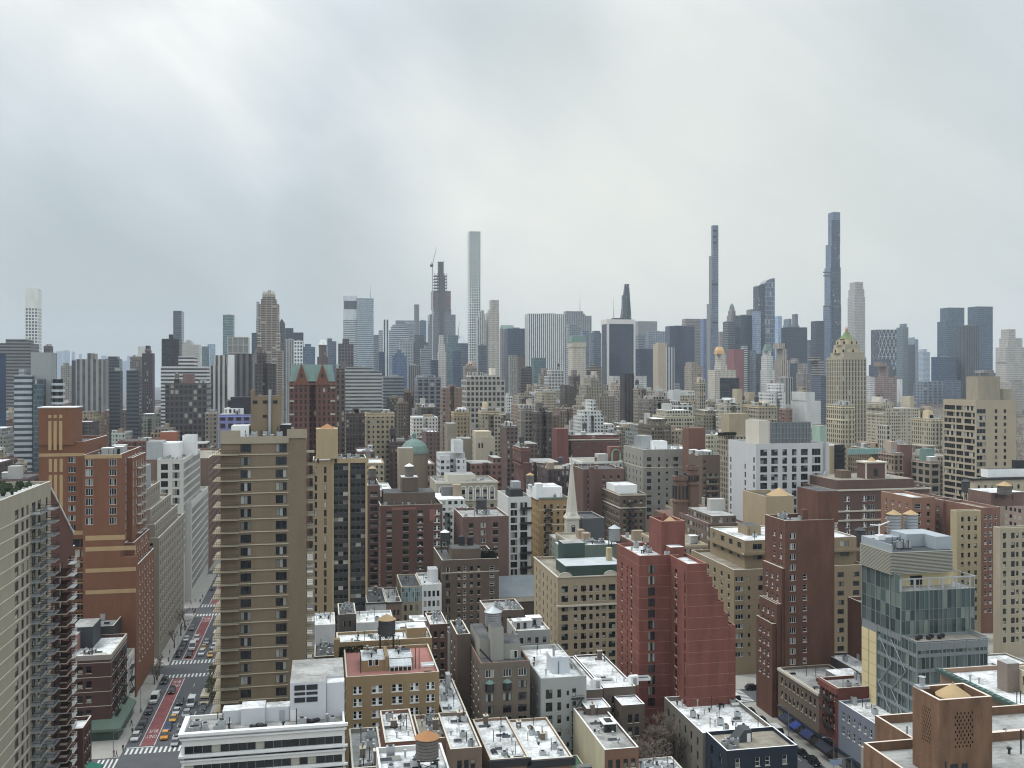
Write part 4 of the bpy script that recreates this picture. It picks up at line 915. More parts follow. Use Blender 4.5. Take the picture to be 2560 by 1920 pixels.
far('office_block', 'white concave office block with zigzag roof screen', 1000, [(860, 955, 927), (862, 932, 917)], 'rib', (178, 178, 174), (96, 100, 102), cat='office block', ybot=1030)
far('office_block', 'grey office block with pale top band and mullions before white deco tower', 1050, [(1037, 1103, 945)], 'grid', (118, 124, 130), (62, 72, 84), cat='office block', ybot=1000, pitch=7)
far('office_block', 'small grey banded block next to white concave block', 1100, [(955, 1010, 943)], 'rib', (130, 138, 144), (84, 94, 106), cat='office block', ybot=1000)
far('apartment_block', 'cream gridded block with sawtooth top storey and roof screen', 850, [(1153, 1262, 948), (1165, 1250, 938)], 'grid', (178, 170, 156), (72, 72, 72), cat='apartment block', ybot=1020, pitch=4)
far('brick_tower', 'red brick slender block with white balconied wings', 800, [(1100, 1155, 968), (1120, 1140, 962)], 'punch', (140, 110, 94), cat='apartment block', ybot=1090)
far('apartment_tower', 'cream stepped hotel tower with golden dome', 1650, [(1770, 1840, 925), (1786, 1818, 912), (1788, 1815, 885)], 'dense', (180, 172, 156), (132, 126, 116), cat='hotel', ybot=960, mech=False)
g = bpy.data.objects[COL.objects[-1].name]
addpart(g, 'golden_dome', basic('gilded_dome', (206, 160, 96), rough=.5), MB().lathe(X(1801.5, 1656)-g.location.x, 12, [(10.5, Zp(1801, 885, 1656)), (9.5, Zp(1801, 876, 1656)), (6.5, Zp(1801, 868, 1656)), (4, Zp(1801, 867, 1656))], 8))
far('unfinished_block', 'block wrapped in red netting under construction beside golden dome', 1800, [(1818, 1860, 873)], 'plain', (134, 78, 82), cat='building', mech=False, ybot=910)
far('office_block', 'white slab with grey roof screen behind red netting', 1900, [(1852, 1869, 865)], 'rib', (178, 178, 176), cat='office block', mech=False, ybot=940)
far('office_block', 'slate slim block with glass prow between white slab and hotel', 1900, [(1874, 1890, 876)], 'glass', (112, 126, 136), (96, 112, 126), cat='office block', mech=False, ybot=940)
o, bx, oo = far('hotel_tower', 'white setback hotel tower with steep green copper roof', 1750, [(1901, 1937, 925), (1903, 1933, 890), (1906, 1928, 878)], 'dense', (190, 190, 186), (92, 94, 98), cat='hotel', ybot=975, mech=False)
b = bx[2]; addpart(o, 'copper_roof', M_copper, MB().lathe((b[0]+b[1])/2-oo[0], 12, [(11, b[5]+.01), (6.5, b[5]+13), (5.8, b[5]+13.5)], 4, 0, True, pi/4))
far('hotel_tower', 'tan stepped deco hotel tower with small red rooftop letters', 1800, [(1935, 1974, 900), (1941, 1968, 872), (1947, 1962, 858)], 'vert', (164, 152, 138), (126, 120, 112), cat='hotel', ybot=960, pitch=4)
far('office_block', 'dark slate slab between green roofed hotel and needle tower', 1900, [(1889, 1904, 884)], 'dark', (74, 82, 96), (62, 70, 86), cat='office block', mech=False, ybot=940)
far('apartment_block', 'grey brown block with shallow pitched roof before dark twin slab', 1600, [(1994, 2020, 908), (1976, 1996, 896)], 'punch', (142, 134, 132), cat='apartment block', ybot=960)
far('apartment_block', 'tan slab with cream stepped roof houses before tallest supertall', 1600, [(2028, 2061, 903), (2036, 2052, 893)], 'rib', (142, 136, 128), cat='apartment block', ybot=950)
far('office_block', 'black green glass block among cream roofs below golden dome', 1250, [(1800, 1848, 945)], 'dark', (44, 52, 58), (38, 46, 54), cat='office block', mech=False, ybot=968)
far('apartment_block', 'blue grey louvred slab at the foot of the tallest supertall', 1350, [(2029, 2072, 940)], 'rib', (92, 104, 124), (78, 90, 112), cat='office block', ybot=985, mech=False)
far('apartment_block', 'pale grey gridded block before tan deco hotel', 1450, [(1946, 1982, 944)], 'vert', (170, 166, 158), cat='apartment block', ybot=985, pitch=4)
far('apartment_block', 'pinkish grey slab between gridded block and louvred slab', 1450, [(1990, 2027, 935)], 'tall', (150, 140, 138), cat='apartment block', ybot=975)
far('apartment_block', 'tan square block with cream roof house left of needle tower base', 1500, [(1711, 1757, 915), (1730, 1747, 905)], 'punch', (164, 148, 130), cat='apartment block', ybot=975)
# ------------------------------------------------------------------ middle distance
A_ = 'apartment block'
o, bx, oo = far('apartment_tower', 'white and glass banded apartment tower with tall pale concrete shaft', 650, [(35, 97, 938), (47, 74, 923)], 'rib', (176, 182, 188), (78, 92, 104), cat=T_, ybot=1150, zt=.98, mech=False)
addpart(o, 'concrete_shaft', basic('pale_concrete', (146, 150, 150), var=.06), MB().box(X(77, 654)-oo[0], X(128, 654)-oo[0], 4, 16, 0, Zp(100, 881, 654)))
rm = MB(); xa, xb = X(118, 646)-oo[0], X(154, 646)-oo[0]; cx_ = (xa+xb)/2
for k in range(24):
 z = 2+k*4.0
 if z < Zp(137, 950, 646): rm.lathe(cx_, 4, [((xb-xa)/2, z), ((xb-xa)/2, z+1.5)], 18)
addpart(o, 'curved_balconies', basic('pale_band', (178, 184, 188)), rm)['kind'] = 'stuff'
addpart(o, 'curved_bay', M_glassg, MB().lathe(cx_, 4, [((xb-xa)/2-1.2, 0), ((xb-xa)/2-1.2, Zp(137, 948, 646))], 18))
addpart(o, 'glass_corner', fmat((96, 112, 120), (84, 104, 114), ROOFG, 5, 3, 30, .9, .8, 1, .02, .08), MB().box(X(82, 647)-oo[0], X(108, 647)-oo[0], -3, 3, 0, Zp(95, 948, 647)))
o, bx, oo = far('brick_slab', 'dark brown brick slab of square windows with red brick roof house', 800, [(413, 528, 957)], 'grid', (88, 82, 82), (52, 54, 60), cat=A_, ybot=1100, pitch=3.6, mech=False, blind=.12)
addpart(o, 'roof_house', basic('roof_house_red', (118, 92, 86)), MB().box(X(457, 806)-oo[0], X(483, 806)-oo[0], 6, 18, bx[0][5]+.01, Zp(470, 935, 806)))
addpart(o, 'tank_house', M_dark, MB().box(X(435, 806)-oo[0], X(446, 806)-oo[0], 6, 14, bx[0][5]+.01, Zp(440, 947, 806)))
o, bx, oo = far('painted_building', 'violet blue painted block with dark red window panels and black roof box', 620, [(547, 632, 1033)], 'grid', (126, 132, 190), (74, 48, 54), cat='building', ybot=1075, pitch=5, mech=False)
addpart(o, 'roof_box', basic('purple_black', (58, 54, 66)), MB().box(X(576, 624)-oo[0], X(630, 624)-oo[0], 4, 20, bx[0][5]+.01, Zp(600, 993, 624)))
far('apartment_block', 'narrow tan brick block beside violet painted block', 700, [(513, 546, 1030)], 'punch', (146, 132, 112), cat=A_, ybot=1085)
Yg = 560
o, bx, oo = far('brick_building', 'red brick apartment tower with green mansard roof and two pointed gables', Yg, [(723, 838, 953)], 'tall', (116, 74, 62), (62, 58, 58), cat=A_, ybot=1100, mech=False, dep=24)
b = bx[0]; z0, z1 = b[5], Zp(780, 911, Yg)
gx = lambda p: X(p, Yg)-oo[0]
rf = MB(); x0, x1 = gx(724), gx(837)
rf.quad((x0, 0, z0+.01), (x1, 0, z0+.01), (x1-1.2, 5, z1), (x0+1.2, 5, z1)); rf.quad((x0+1.2, 5, z1), (x1-1.2, 5, z1), (x1-1.2, 18, z1), (x0+1.2, 18, z1))
rf.quad((x1, 0, z0+.01), (x1, 24, z0+.01), (x1-1.2, 18, z1), (x1-1.2, 5, z1)); rf.quad((x0, 24, z0+.01), (x0, 0, z0+.01), (x0+1.2, 5, z1), (x0+1.2, 18, z1)); rf.quad((x1, 24, z0+.01), (x0, 24, z0+.01), (x0+1.2, 18, z1), (x1-1.2, 18, z1))
addpart(o, 'mansard_roof', M_copper, rf)
for p in (754, 806):
 g = MB(); c = gx(p); w = gx(p+17)-c
 g.tri((c-w, -.6, z0-2), (c+w, -.6, z0-2), (c, -.6, z1)); g.quad((c-w, -.6, z0-2), (c, -.6, z1), (c, 6, z1), (c-w, 6, z0-2)); g.quad((c, -.6, z1), (c+w, -.6, z0-2), (c+w, 6, z0-2), (c, 6, z1))
 g.box(c-.7, c+.7, -.7, -.62, z0+2.2, z0+4.4, 1)
 g.tube((c-w, -.75, z0-2), (c, -.75, z1+.3), .3, .3, 4, 2); g.tube((c+w, -.75, z0-2), (c, -.75, z1+.3), .3, .3, 4, 2)
 addpart(o, 'brick_gable', [basic('gable_brick', (120, 76, 62)), M_dark, basic('gable_coping', (138, 92, 76))], g)
bb = MB()
for k in range(9):
 z = z0-4-k*7.6
 for a, c in ((724, 735), (826, 838)): bb.box(gx(a), gx(c), -1.1, -.05, z, z+.9)
addpart(o, 'balconies', basic('cream_stone', (182, 172, 156)), bb)
far('apartment_tower', 'slim brown tower with cream bands beside the green mansard roof', 600, [(838, 863, 944), (840, 862, 921)], 'tall', (116, 94, 80), cat=T_, ybot=1180)
far('brick_block', 'dark brown brick block beside the yellow brick block', 640, [(864, 912, 1034)], 'dense', (94, 80, 74), cat=A_, ybot=1105)
far('brick_block', 'yellow brick apartment block of small scattered windows', 610, [(913, 986, 1033)], 'punch', (174, 156, 122), (56, 56, 56), cat=A_, ybot=1110, blind=.05)
far('apartment_block', 'yellow tenement with dark fire escape bay behind the blank beige shaft', 700, [(1128, 1175, 1031)], 'dense', (166, 144, 104), cat=A_, ybot=1075)
far('apartment_block', 'pale beige block with deep light wells behind the cream gabled church', 690, [(1195, 1252, 1028)], 'dense', (168, 154, 126), cat=A_, ybot=1070)
far('apartment_block', 'grey brown block with white band roof beside the beige light well block', 720, [(1295, 1331, 1020)], 'punch', (146, 138, 124), cat=A_, ybot=1090)
far('brick_block', 'dark brown block with tank between pale beige and big red brick', 700, [(1330, 1380, 1028)], 'punch', (94, 82, 74), cat=A_, ybot=1090)
far('church_house', 'blank beige shaft of a tall building with lower wing', 560, [(1111, 1180, 1092), (1111, 1140, 1056)], 'plain', (150, 138, 118), cat='building', ybot=1125, mech=False)
o, bx, oo = far('church', 'cream stone church with gabled front and two dark window slots', 540, [(1181, 1238, 1090)], 'plain', (184, 170, 142), cat='church', ybot=1140, mech=False)
b = bx[0]; cxm = (b[0]+b[1])/2-oo[0]
addpart(o, 'tower_block', basic('church_cream', (184, 170, 142)), MB().box(b[0]-oo[0], b[0]-oo[0]+9, .5, 14, b[5]+.01, b[5]+3.4))
addpart(o, 'window', M_dark, MB().box(cxm-4.2, cxm-3.2, -.08, .02, b[5]-6, b[5]-3.2)); addpart(o, 'window', M_dark, MB().box(cxm-2.4, cxm-1.4, -.08, .02, b[5]-6, b[5]-3.2)); addpart(o, 'arched_door', M_dark, MB().box(cxm+2.6, cxm+4.0, -.08, .02, b[5]-12, b[5]-8))
o, bx, oo = far('white_building', 'white painted stepped apartment building before the cream church', 500, [(1091, 1166, 1128), (1127, 1158, 1097)], 'punch', (206, 206, 206), (56, 60, 70), cat=A_, ybot=1180, mech=False, zt=.85)
e = empty('domed_church', (X(1039, 560), 560, 0), 'green copper dome of a church behind a blank tan block', 'church')
MB().lathe(0, 9, [(8.2, 0), (8.2, Zp(1039, 1136, 560))], 16).obj('drum', basic('church_tan', (130, 116, 98)), e)
zd = Zp(1039, 1136, 560); MB().lathe(0, 9, [(8.6, zd+.01), (8.4, zd+1.6), (7.2, zd+4.4), (5.0, zd+6.8), (2.2, zd+8.4), (1.2, zd+8.8), (1.2, zd+11.4), (.1, zd+12.6)], 20).obj('dome', M_copper, e)
note('green copper dome', 1020, 1058, 1100, 1160, 560)
far('tan_block', 'blank square tan block standing before the green copper dome', 520, [(993, 1033, 1117)], 'plain', (168, 150, 122), cat='building', mech=False, ybot=1155)
far('brick_block', 'dark red brown block behind the blank tan block and dome', 600, [(970, 1032, 1103)], 'punch', (104, 78, 72), cat=A_, ybot=1120)
far('brick_block', 'red brick block with arched attic window before the white stepped building', 500, [(1162, 1255, 1150), (1220, 1254, 1138)], 'punch', (124, 84, 72), (46, 44, 46), cat=A_, ybot=1210, mech=False)
far('brick_block', 'brown brick tower block beside pale beige block with light wells', 640, [(1249, 1345, 1103), (1250, 1294, 1061)], 'punch', (112, 86, 74), cat=A_, ybot=1140)
o, bx, oo = far('brick_block', 'red brick block with white chequered window bays', 600, [(1285, 1402, 1146), (1302, 1324, 1112)], 'dense', (118, 72, 64), (120, 112, 108), cat=A_, ybot=1200, mech=False)
o, bx, oo = far('institution_building', 'long dark red brick institution with white sills and flat grey roofs', 650, [(1393, 1550, 1136), (1403, 1549, 1098), (1404, 1548, 1082)], 'tall', (112, 66, 60), (120, 96, 92), cat='building', ybot=1180, pitch=5.5, mech=False)
addpart(o, 'corner_shaft', basic('institution_brick', (118, 70, 64)), MB().box(X(1392, 648)-oo[0], X(1421, 648)-oo[0], -2, 12, 0, Zp(1405, 1072, 648)))
addpart(o, 'cornice_line', M_trim, MB().box(X(1404, 651)-oo[0], X(1548, 651)-oo[0], .7, 1.4, Zp(1470, 1099, 651)-.4, Zp(1470, 1099, 651)+.3))
o, bx, oo = far('white_building', 'white stepped deco building with twin louvred shaft in mid city', 800, [(1433, 1509, 1037), (1442, 1505, 1025), (1462, 1489, 998)], 'punch', (210, 210, 206), (58, 62, 68), cat=A_, ybot=1075, mech=False)
far('deco_tower', 'tan grey stepped deco apartment mass above the white stepped building', 950, [(1440, 1536, 988), (1447, 1521, 962), (1460, 1497, 944)], 'tall', (148, 138, 120), (112, 106, 98), cat=A_, ybot=1010)
far('gothic_tower', 'near black gothic brick tower beside the avenue canyon', 1000, [(1550, 1585, 934)], 'vert', (72, 64, 66), (50, 48, 54), cat=T_, ybot=1050, mech=False)
far('brick_block', 'dark brown stepped block left of the tan deco mass', 1050, [(1400, 1452, 962), (1421, 1450, 939)], 'punch', (100, 88, 80), cat=A_, ybot=990)
far('apartment_block', 'tan cornered block with columned penthouse beside near black gothic tower', 850, [(1583, 1617, 970)], 'tall', (152, 138, 114), cat=A_, ybot=1030)
far('apartment_block', 'grey brown block of even windows right of columned penthouse block', 800, [(1595, 1676, 998)], 'dense', (128, 118, 104), cat=A_, ybot=1050)
far('white_building', 'white blank slab house beside grey brown even windowed block', 820, [(1671, 1701, 975)], 'plain', (204, 204, 202), cat='building', mech=False, ybot=1000)
far('white_building', 'white stepped terraces below the white blank slab', 760, [(1673, 1732, 1008), (1673, 1700, 1000)], 'grid', (200, 198, 192), (90, 90, 92), cat=A_, ybot=1030)
far('apartment_block', 'cream domed roof block with tall arched windows in the limestone cluster', 900, [(1738, 1764, 955)], 'tall', (164, 152, 130), cat=A_, ybot=1000)
far('apartment_block', 'cream block with sloped step beside the arched limestone block', 900, [(1860, 1888, 980)], 'plain', (178, 160, 126), cat='building', ybot=1012, mech=False)
far('apartment_block', 'cream square tower block in the limestone cluster with blank top', 880, [(1831, 1856, 972)], 'plain', (182, 166, 132), cat='building', mech=False, ybot=1000)
far('apartment_block', 'pale cream corner block of fine windows before the limestone cluster', 700, [(1790, 1851, 1006)], 'dense', (178, 170, 152), cat=A_, ybot=1050)
far('apartment_block', 'broad beige block with blank side beside pale cream corner block', 680, [(1857, 1943, 1013)], 'punch', (168, 154, 130), cat=A_, ybot=1045)
far('brick_block', 'small pink brick block right of broad beige block', 690, [(1948, 1981, 1020)], 'punch', (150, 118, 104), cat=A_, ybot=1040)
far('white_building', 'large white terraced building with square windowed top', 800, [(1896, 1963, 980), (1918, 1960, 958)], 'punch', (208, 208, 204), (84, 90, 96), cat=A_, ybot=1012)
far('white_building', 'large white stepped building with tan roof house next to white terraced building', 790, [(1978, 2052, 1000), (1979, 2037, 979)], 'plain', (204, 204, 200), cat=A_, ybot=1020, mech=False)
far('apartment_block', 'tan roof house tower behind the large white stepped building', 830, [(1994, 2016, 967)], 'punch', (172, 154, 124), cat=A_, mech=False, ybot=985)
Yc = 640
o, bx, oo = far('hotel_tower', 'cream deco hotel tower with octagonal crown and green pyramid roof', Yc, [(2066, 2166, 893), (2076, 2160, 881), (2084, 2150, 861), (2094, 2139, 847)], 'deco', (176, 164, 138), (96, 88, 78), cat='hotel', ybot=1090, mech=False, dep=22, zt=.88)
c = bx[3]; cxm, cym = (c[0]+c[1])/2-oo[0], (c[2]+c[3])/2-oo[1]
zt0, zt1 = c[5], Zp(2119, 826, Yc)
addpart(o, 'pyramid_roof', basic('green_tile', (104, 122, 72), rough=.6), MB().lathe(cxm, cym, [(5.6, zt0+.01), (3.0, zt0+2.6), (.9, zt1)], 8, 0, True, pi/8))
addpart(o, 'lantern', basic('lantern_peach', (190, 150, 124)), MB().lathe(cxm, cym, [(1.0, zt1+.01), (1.0, zt1+1.5), (1.3, zt1+1.6), (.2, zt1+3.4)], 8))
oct_ = MB()
for zz0, zz1, r in ((bx[2][5]-.5, bx[2][5]+3.2, 7.6), (bx[1][5]-.5, bx[1][5]+2.6, 9.6)): oct_.lathe(cxm, cym, [(r, zz0), (r, zz1)], 8, 0, True, pi/8)
addpart(o, 'octagonal_crown', basic('hotel_cream', (186, 170, 136)), oct_)
sl = MB()
for k in range(8):
 a = pi/8+k*pi/4+pi/8; 
 for r, z in ((7.05, bx[2][5]+.4), (8.9, bx[1][5]+.2)):
  sl.box(cxm+r*cos(a)-.45, cxm+r*cos(a)+.45, cym+r*sin(a)-.45, cym+r*sin(a)+.45, z, z+2.0)
addpart(o, 'crown_windows', M_dark, sl)
far('hotel_wing', 'cream lower wing standing before the green pyramid hotel tower', 600, [(2066, 2136, 1010)], 'tall', (184, 170, 138), (90, 82, 70), cat='hotel', ybot=1090)
far('copper_roof_house', 'green copper hipped roof beside the deco hotel wing', 580, [(2050, 2066, 1062)], 'plain', (150, 184, 164), cat='building', mech=False, ybot=1075)
far('apartment_block', 'cream parkside block with two square tank houses', 800, [(2166, 2302, 1018), (2208, 2233, 1003)], 'dense', (186, 174, 146), (100, 94, 84), cat=A_, ybot=1050, mech=False)
far('apartment_block', 'cream square tank tower above the parkside block', 820, [(2254, 2286, 990)], 'plain', (188, 174, 142), cat='building', mech=False, ybot=1015)
far('apartment_block', 'cream apartment block with brown penthouse before the parkside block', 660, [(2278, 2356, 1043)], 'tall', (178, 166, 138), (96, 90, 80), cat=A_, ybot=1100)
far('apartment_block', 'blank cream tank house beside brown penthouse', 690, [(2303, 2331, 1015)], 'plain', (176, 160, 132), cat='building', mech=False, ybot=1045)
far('chapel', 'small white chapel like house with arched window before cream parkside block', 600, [(2194, 2227, 1062)], 'tall', (196, 188, 168), (70, 66, 60), cat='building', ybot=1090)
far('apartment_block', 'yellow beige block with black fire escape shaft', 540, [(2024, 2118, 1107)], 'plain', (172, 152, 112), cat=A_, ybot=1180, mech=False)
o = bpy.data.objects[COL.objects[-1].name]
fe = MB(); xa, xb = X(2090, 538)-o.location.x, X(2116, 538)-o.location.x; zt_ = Zp(2100, 1112, 538)
for k in range(10):
 z = zt_-3-k*3.1; fe.box(xa, xb, -1.4, -.05, z, z+.12); fe.box(xa, xb, -1.4, -1.32, z+.13, z+.95)
 fe.tube((xa+.3 if k % 2 else xb-.3, -.8, z+.12), (xb-.3 if k % 2 else xa+.3, -.8, z+3.1), .16, .16, 4)
fe.box(xa, xb, -.06, -.01, zt_-33, zt_, 0)  # flat dark sheet painting in the shade of the recess behind the stairs
addpart(o, 'fire_escape', M_dark, fe)
o, bx, oo = far('apartment_block', 'brown block with long turquoise copper cornice', 550, [(2120, 2216, 1114)], 'tall', (128, 110, 86), (98, 88, 76), cat=A_, ybot=1190, mech=True)
addpart(o, 'copper_cornice', basic('turquoise_copper', (128, 164, 158)), MB().box(X(2121, 549)-oo[0], X(2213, 549)-oo[0], -1.6, -.05, bx[0][5]-3.2, bx[0][5]+.4))
far('apartment_block', 'tan block with red tile eaves and arcade of dark windows', 470, [(2196, 2258, 1127)], 'tall', (148, 124, 100), (62, 58, 56), cat=A_, ybot=1185)
o, bx, oo = far('apartment_block', 'stone apartment block with green metal mansard and large glazed bays', 500, [(2278, 2350, 1146)], 'grid', (150, 136, 116), (44, 50, 54), cat=A_, ybot=1220, mech=False, pitch=7)
b = bx[0]; addpart(o, 'mansard_roof', M_copper, MB().lathe((b[0]+b[1])/2-oo[0], 8, [((b[1]-b[0])*.7, b[5]+.01), ((b[1]-b[0])*.63, b[5]+7)], 4, 0, True, pi/4))
far('brick_block', 'red brick side wall block behind the green metal mansard', 520, [(2250, 2280, 1108)], 'plain', (130, 90, 76), cat=A_, ybot=1180)

def Wn(*a, **k): return [W_(*a, **k)]
B = Bld('apartment_tower', 'beige concrete tower of dark banded windows with round roof drum by the park', 430, 456, 2440, 2540, 1000, cat=T_, ybot=1250)
B.block(basic('warm_concrete', (164, 150, 126), var=.08), R_tan,
  N=[W_('slot', 1, 1.5, 1.9, 3.35, 3, B.Z-4, at=[11.5]), W_('slot', 1, 1.5, 1.9, 3.35, 30, B.Z-4, at=[16.6]), W_('band', 1, 5.0, 2.2, 3.35, 3, B.Z-4, at=[3.0])],
  E=[W_('band', 1, 8.8, 2.35, 3.35, 3, B.Z-2.6, at=[5.2]), W_('band', 1, 5.6, 2.35, 3.35, 3, B.Z-2.6, at=[13.3]), W_('band', 1, 8.0, 2.35, 3.35, 3, B.Z-2.6, at=[21.0])], rev=.35).done(110)
cx_, cy_ = B.lx(X(2450, 446)), 14
b = MB(); b.prism([(cx_-6+1.5, cy_-6), (cx_+5.5, cy_-6), (cx_+7, cy_-4.5), (cx_+7, cy_+5), (cx_-6, cy_+5), (cx_-6, cy_-4.5)], B.Z-.99, Zp(2440, 941, 440)); b.obj('roof_drum', basic('warm_concrete_old', (150, 140, 122), var=.2), B.root)
b = MB(); b.lathe(cx_+11, cy_-1, [(4.2, B.Z-.99), (4.2, Zp(2485, 972, 440))], 20); b.obj('roof_drum', basic('warm_concrete_old', (150, 140, 122), var=.2), B.root)

B = Bld('white_building', 'white brick apartment building with grey glazed roof screen', 430, 462, 1890, 2072, 1108, cat=A_, ybot=1260)
B.block(basic('white_brick', (188, 188, 188), var=.06), R_grey,
  N=[W_('grid', 1, 3.6, 3.0, 4.0, 10, B.Z-2.4, at=[4.0]), W_('grid', 1, 3.4, 3.0, 4.0, 10, B.Z-2.4, at=[9.6]), W_('grid', 1, 2.4, 3.0, 4.0, 10, B.Z-2.4, at=[14.9]), W_('grid', 1, 2.4, 3.0, 4.0, 10, B.Z-2.4, at=[19.9]), W_('grid', 1, 3.6, 3.0, 4.0, 10, B.Z-2.4, at=[25.2]), W_('band', 1, 4.6, 3.2, 4.0, 10, B.Z-2.4, at=[31.5])],
  E=[W_('grid', 1, 1.6, 2.6, 4.0, 10, B.Z-6, at=[-2.2]), W_('slot', 1, 1.6, 2.6, 4.0, 10, B.Z-10, at=[-12]), W_('slot', 1, 1.6, 2.6, 4.0, 10, B.Z-8, at=[3])]).done(100)
b0, b1 = X(1897, 437), X(2026, 437)
B.bx('roof_house', basic('pale_ribbed', (196, 188, 172), var=.06), b0, X(1925, 437), 437, 452, B.Z-.99, Zp(1910, 1052, 437), R_grey)
b = MB(); xa, xb = B.lx(X(1925, 437))+.05, B.lx(b1); z0, z1 = B.Z-.98, Zp(1980, 1055, 437)
for k in range(13): x = xa+(xb-xa)*k/12; b.box(x-.12, x+.12, 6.7, 7.0, z0, z1)
for k in range(5): z = z0+(z1-z0-.25)*k/4; b.box(xa, xb, 6.5, 6.69, z, z+.25)
b.quad((xa, 7.1, z0), (xb, 7.1, z0), (xb, 7.1, z1), (xa, 7.1, z1), 1); b.box(xb+.02, xb+.3, 7, 20, z0, z1, 0)
b.obj('roof_screen', [M_steel, basic('screen_glass', (112, 120, 120), rough=.3)], B.root)
b = MB(); xx = B.lx(X(2061, 430)); b.tube((xx, -.5, B.Z+2), (xx, -.5, B.Z-14), .5, .5, 8); b.tube((xx, -.6, B.Z-14), (xx-1.6, -1.4, B.Z-16.5), .55, .55, 8); b.obj('flue_pipe', M_galv, B.root)

B = Bld('stone_building', 'pale grey stone apartment building with white dome on its roof', 520, 556, 1608, 1753, 1123, cat=A_, ybot=1290)
B.block(basic('ashlar_grey', (144, 140, 130), var=.14), R_white,
  N=[W_('sash', 1, 2.6, 2.4, 4.1, 14, B.Z-3.5, at=[3.5]), W_('sash', 3, 1.2, 2.2, 4.1, 14, B.Z-3.5, m0=7, m1=13.5), W_('tri', 1, 2.8, 2.4, 4.1, 14, B.Z-3.5, at=[19.5]), W_('sash', 2, 1.3, 2.2, 4.1, 14, B.Z-3.5, m0=22.5, m1=2)],
  E=[W_('sash', 5, 1.2, 2.2, 4.1, 14, B.Z-3.5, 2)]).band([B.Z-10.5], .5, M_trim, .15).done(100)
b = MB().lathe(B.lx(X(1726, 535)), 14, [(2.4, B.Z-.99), (2.3, B.Z+.4), (1.4, B.Z+1.5), (.1, B.Z+1.9)], 12); b.obj('roof_dome', M_white, B.root)
B.bx('roof_house', M_galv, X(1603, 535), X(1630, 535), 535, 548, B.Z-.99, Zp(1615, 1090, 535), R_grey); B.bx('roof_house', M_white, X(1632, 530), X(1668, 530), 530, 540, B.Z-.99, Zp(1650, 1103, 530), R_white)
B.clutter(8, seed=4, kinds='vasp')

B = Bld('brick_building', 'dark brown brick building with white rooftop conservatory and fire escape', 470, 506, 1550, 1614, 1234, cat=A_, ybot=1400)
B.block(basic('umber_brick', (104, 88, 74)), R_grey, N=[W_('sash', 4, 1.4, 2.0, 3.4, 6, B.Z-2.5, m0=1)], E=[W_('sash', 11, 1.3, 2.1, 3.4, 6, B.Z-2.5, m0=1)]).band([B.Z-1.0, B.Z-7.5], .6, M_trim, .35, 'NE').done(90)
B.bx('conservatory', M_white, X(1535, 482), X(1590, 482), 480, 496, B.Z-.99, B.Z+3.2, R_white)
b = MB(); xa, xb = B.lx(X(1566, 470)), B.lx(X(1586, 470))
for k in range(11):
 z = B.Z-5-k*3.4; b.box(xa, xb, -1.3, -.04, z, z+.1); b.box(xa, xb, -1.3, -1.24, z+.11, z+1.0); b.tube((xa+.2, -.7, z), (xb-.2, -.7, z-3.3), .13, .13, 4)
b.obj('fire_escape', M_dark, B.root)
B = Bld('brick_tower', 'brown brick twin shafts with deep slot behind the white spire', 500, 530, 1458, 1560, 1172, cat=A_, ybot=1290)
B.block(basic('maroon_brick', (104, 78, 70)), R_dark, N=[W_('sash', 5, 1.3, 2.0, 3.3, 10, B.Z-3, m0=1, skip=lambda k, j: k == 1)]).done(60)
b = MB().box(B.lx(X(1474, 498)), B.lx(X(1486, 498)), -2.2, -.02, 0, B.Z+1.2); b.obj('brick_shaft', basic('maroon_brick', (104, 78, 70)), B.root)
B.clutter(7, seed=9, kinds='vac')
e = empty('cupola_tower', (X(1540, 560), 560, 0), 'square brick cupola tower with green copper arches', 'tower')
zt_, zb_ = Zp(1540, 1117, 560), Zp(1540, 1155, 560)
MB().box(-3.6, 3.6, 0, 7, 0, zt_, 0).obj('brick_shaft', basic('cupola_brick', (124, 84, 72)), e)
b = MB()
for sx in (-2.6, 2.6): b.box(sx-.5, sx+.5, -.5, -.02, zb_, zt_-4)
for k in range(8): a0, a1 = pi*k/8, pi*(k+1)/8; b.tube((2.6*cos(a0), -.3, zt_-4+2.4*sin(a0)), (2.6*cos(a1), -.3, zt_-4+2.4*sin(a1)), .35, .35, 4)
b.box(-3.9, 3.9, -.7, -.02, zb_-1.4, zb_-.2); b.obj('copper_arch', basic('mint_copper', (134, 186, 158)), e)
note('brick cupola tower with green copper arches', 1523, 1558, 1115, 1160, 560)

Ys = 420
e = empty('church_steeple', (X(1435, Ys), Ys, 0), 'slender white stone church spire on a square belfry', 'church steeple')
MSt = basic('spire_stone', (196, 190, 172), var=.2)
s1 = X(1449, Ys)-X(1435, Ys)
zb0, zb1, za = Zp(1435, 1300, Ys), Zp(1435, 1288, Ys), Zp(1435, 1138, Ys)
MB().lathe(0, 4, [(s1*1.12, zb1+.02), (s1*.98, zb1+1.2), (.05, za)], 8, 0, True, pi/8).obj('spire', MSt, e)
MB().lathe(0, 4, [(s1*1.5, zb0-11), (s1*1.5, zb0), (s1*1.75, zb0+.1), (s1*1.75, zb0+.6), (s1*1.3, zb1)], 4, 0, True, pi/4).obj('belfry', MSt, e)
MB().lathe(0, 4, [(s1*1.6, 0), (s1*1.6, zb0-11.01)], 4, 0, True, pi/4).obj('tower_shaft', MSt, e)
b = MB()
for k in range(6): a0 = pi*k/6; b.tube((.9*cos(a0), 4-s1*1.08, zb0-3.4+.9*sin(a0)), (.9*cos(a0+pi/6), 4-s1*1.08, zb0-3.4+.9*sin(a0+pi/6)), .14, .14, 4)
b.box(-.85, .85, 4-s1*1.075, 4-s1*1.03, zb0-7, zb0-3.4, 0); b.obj('belfry_louvre', M_dark, e)
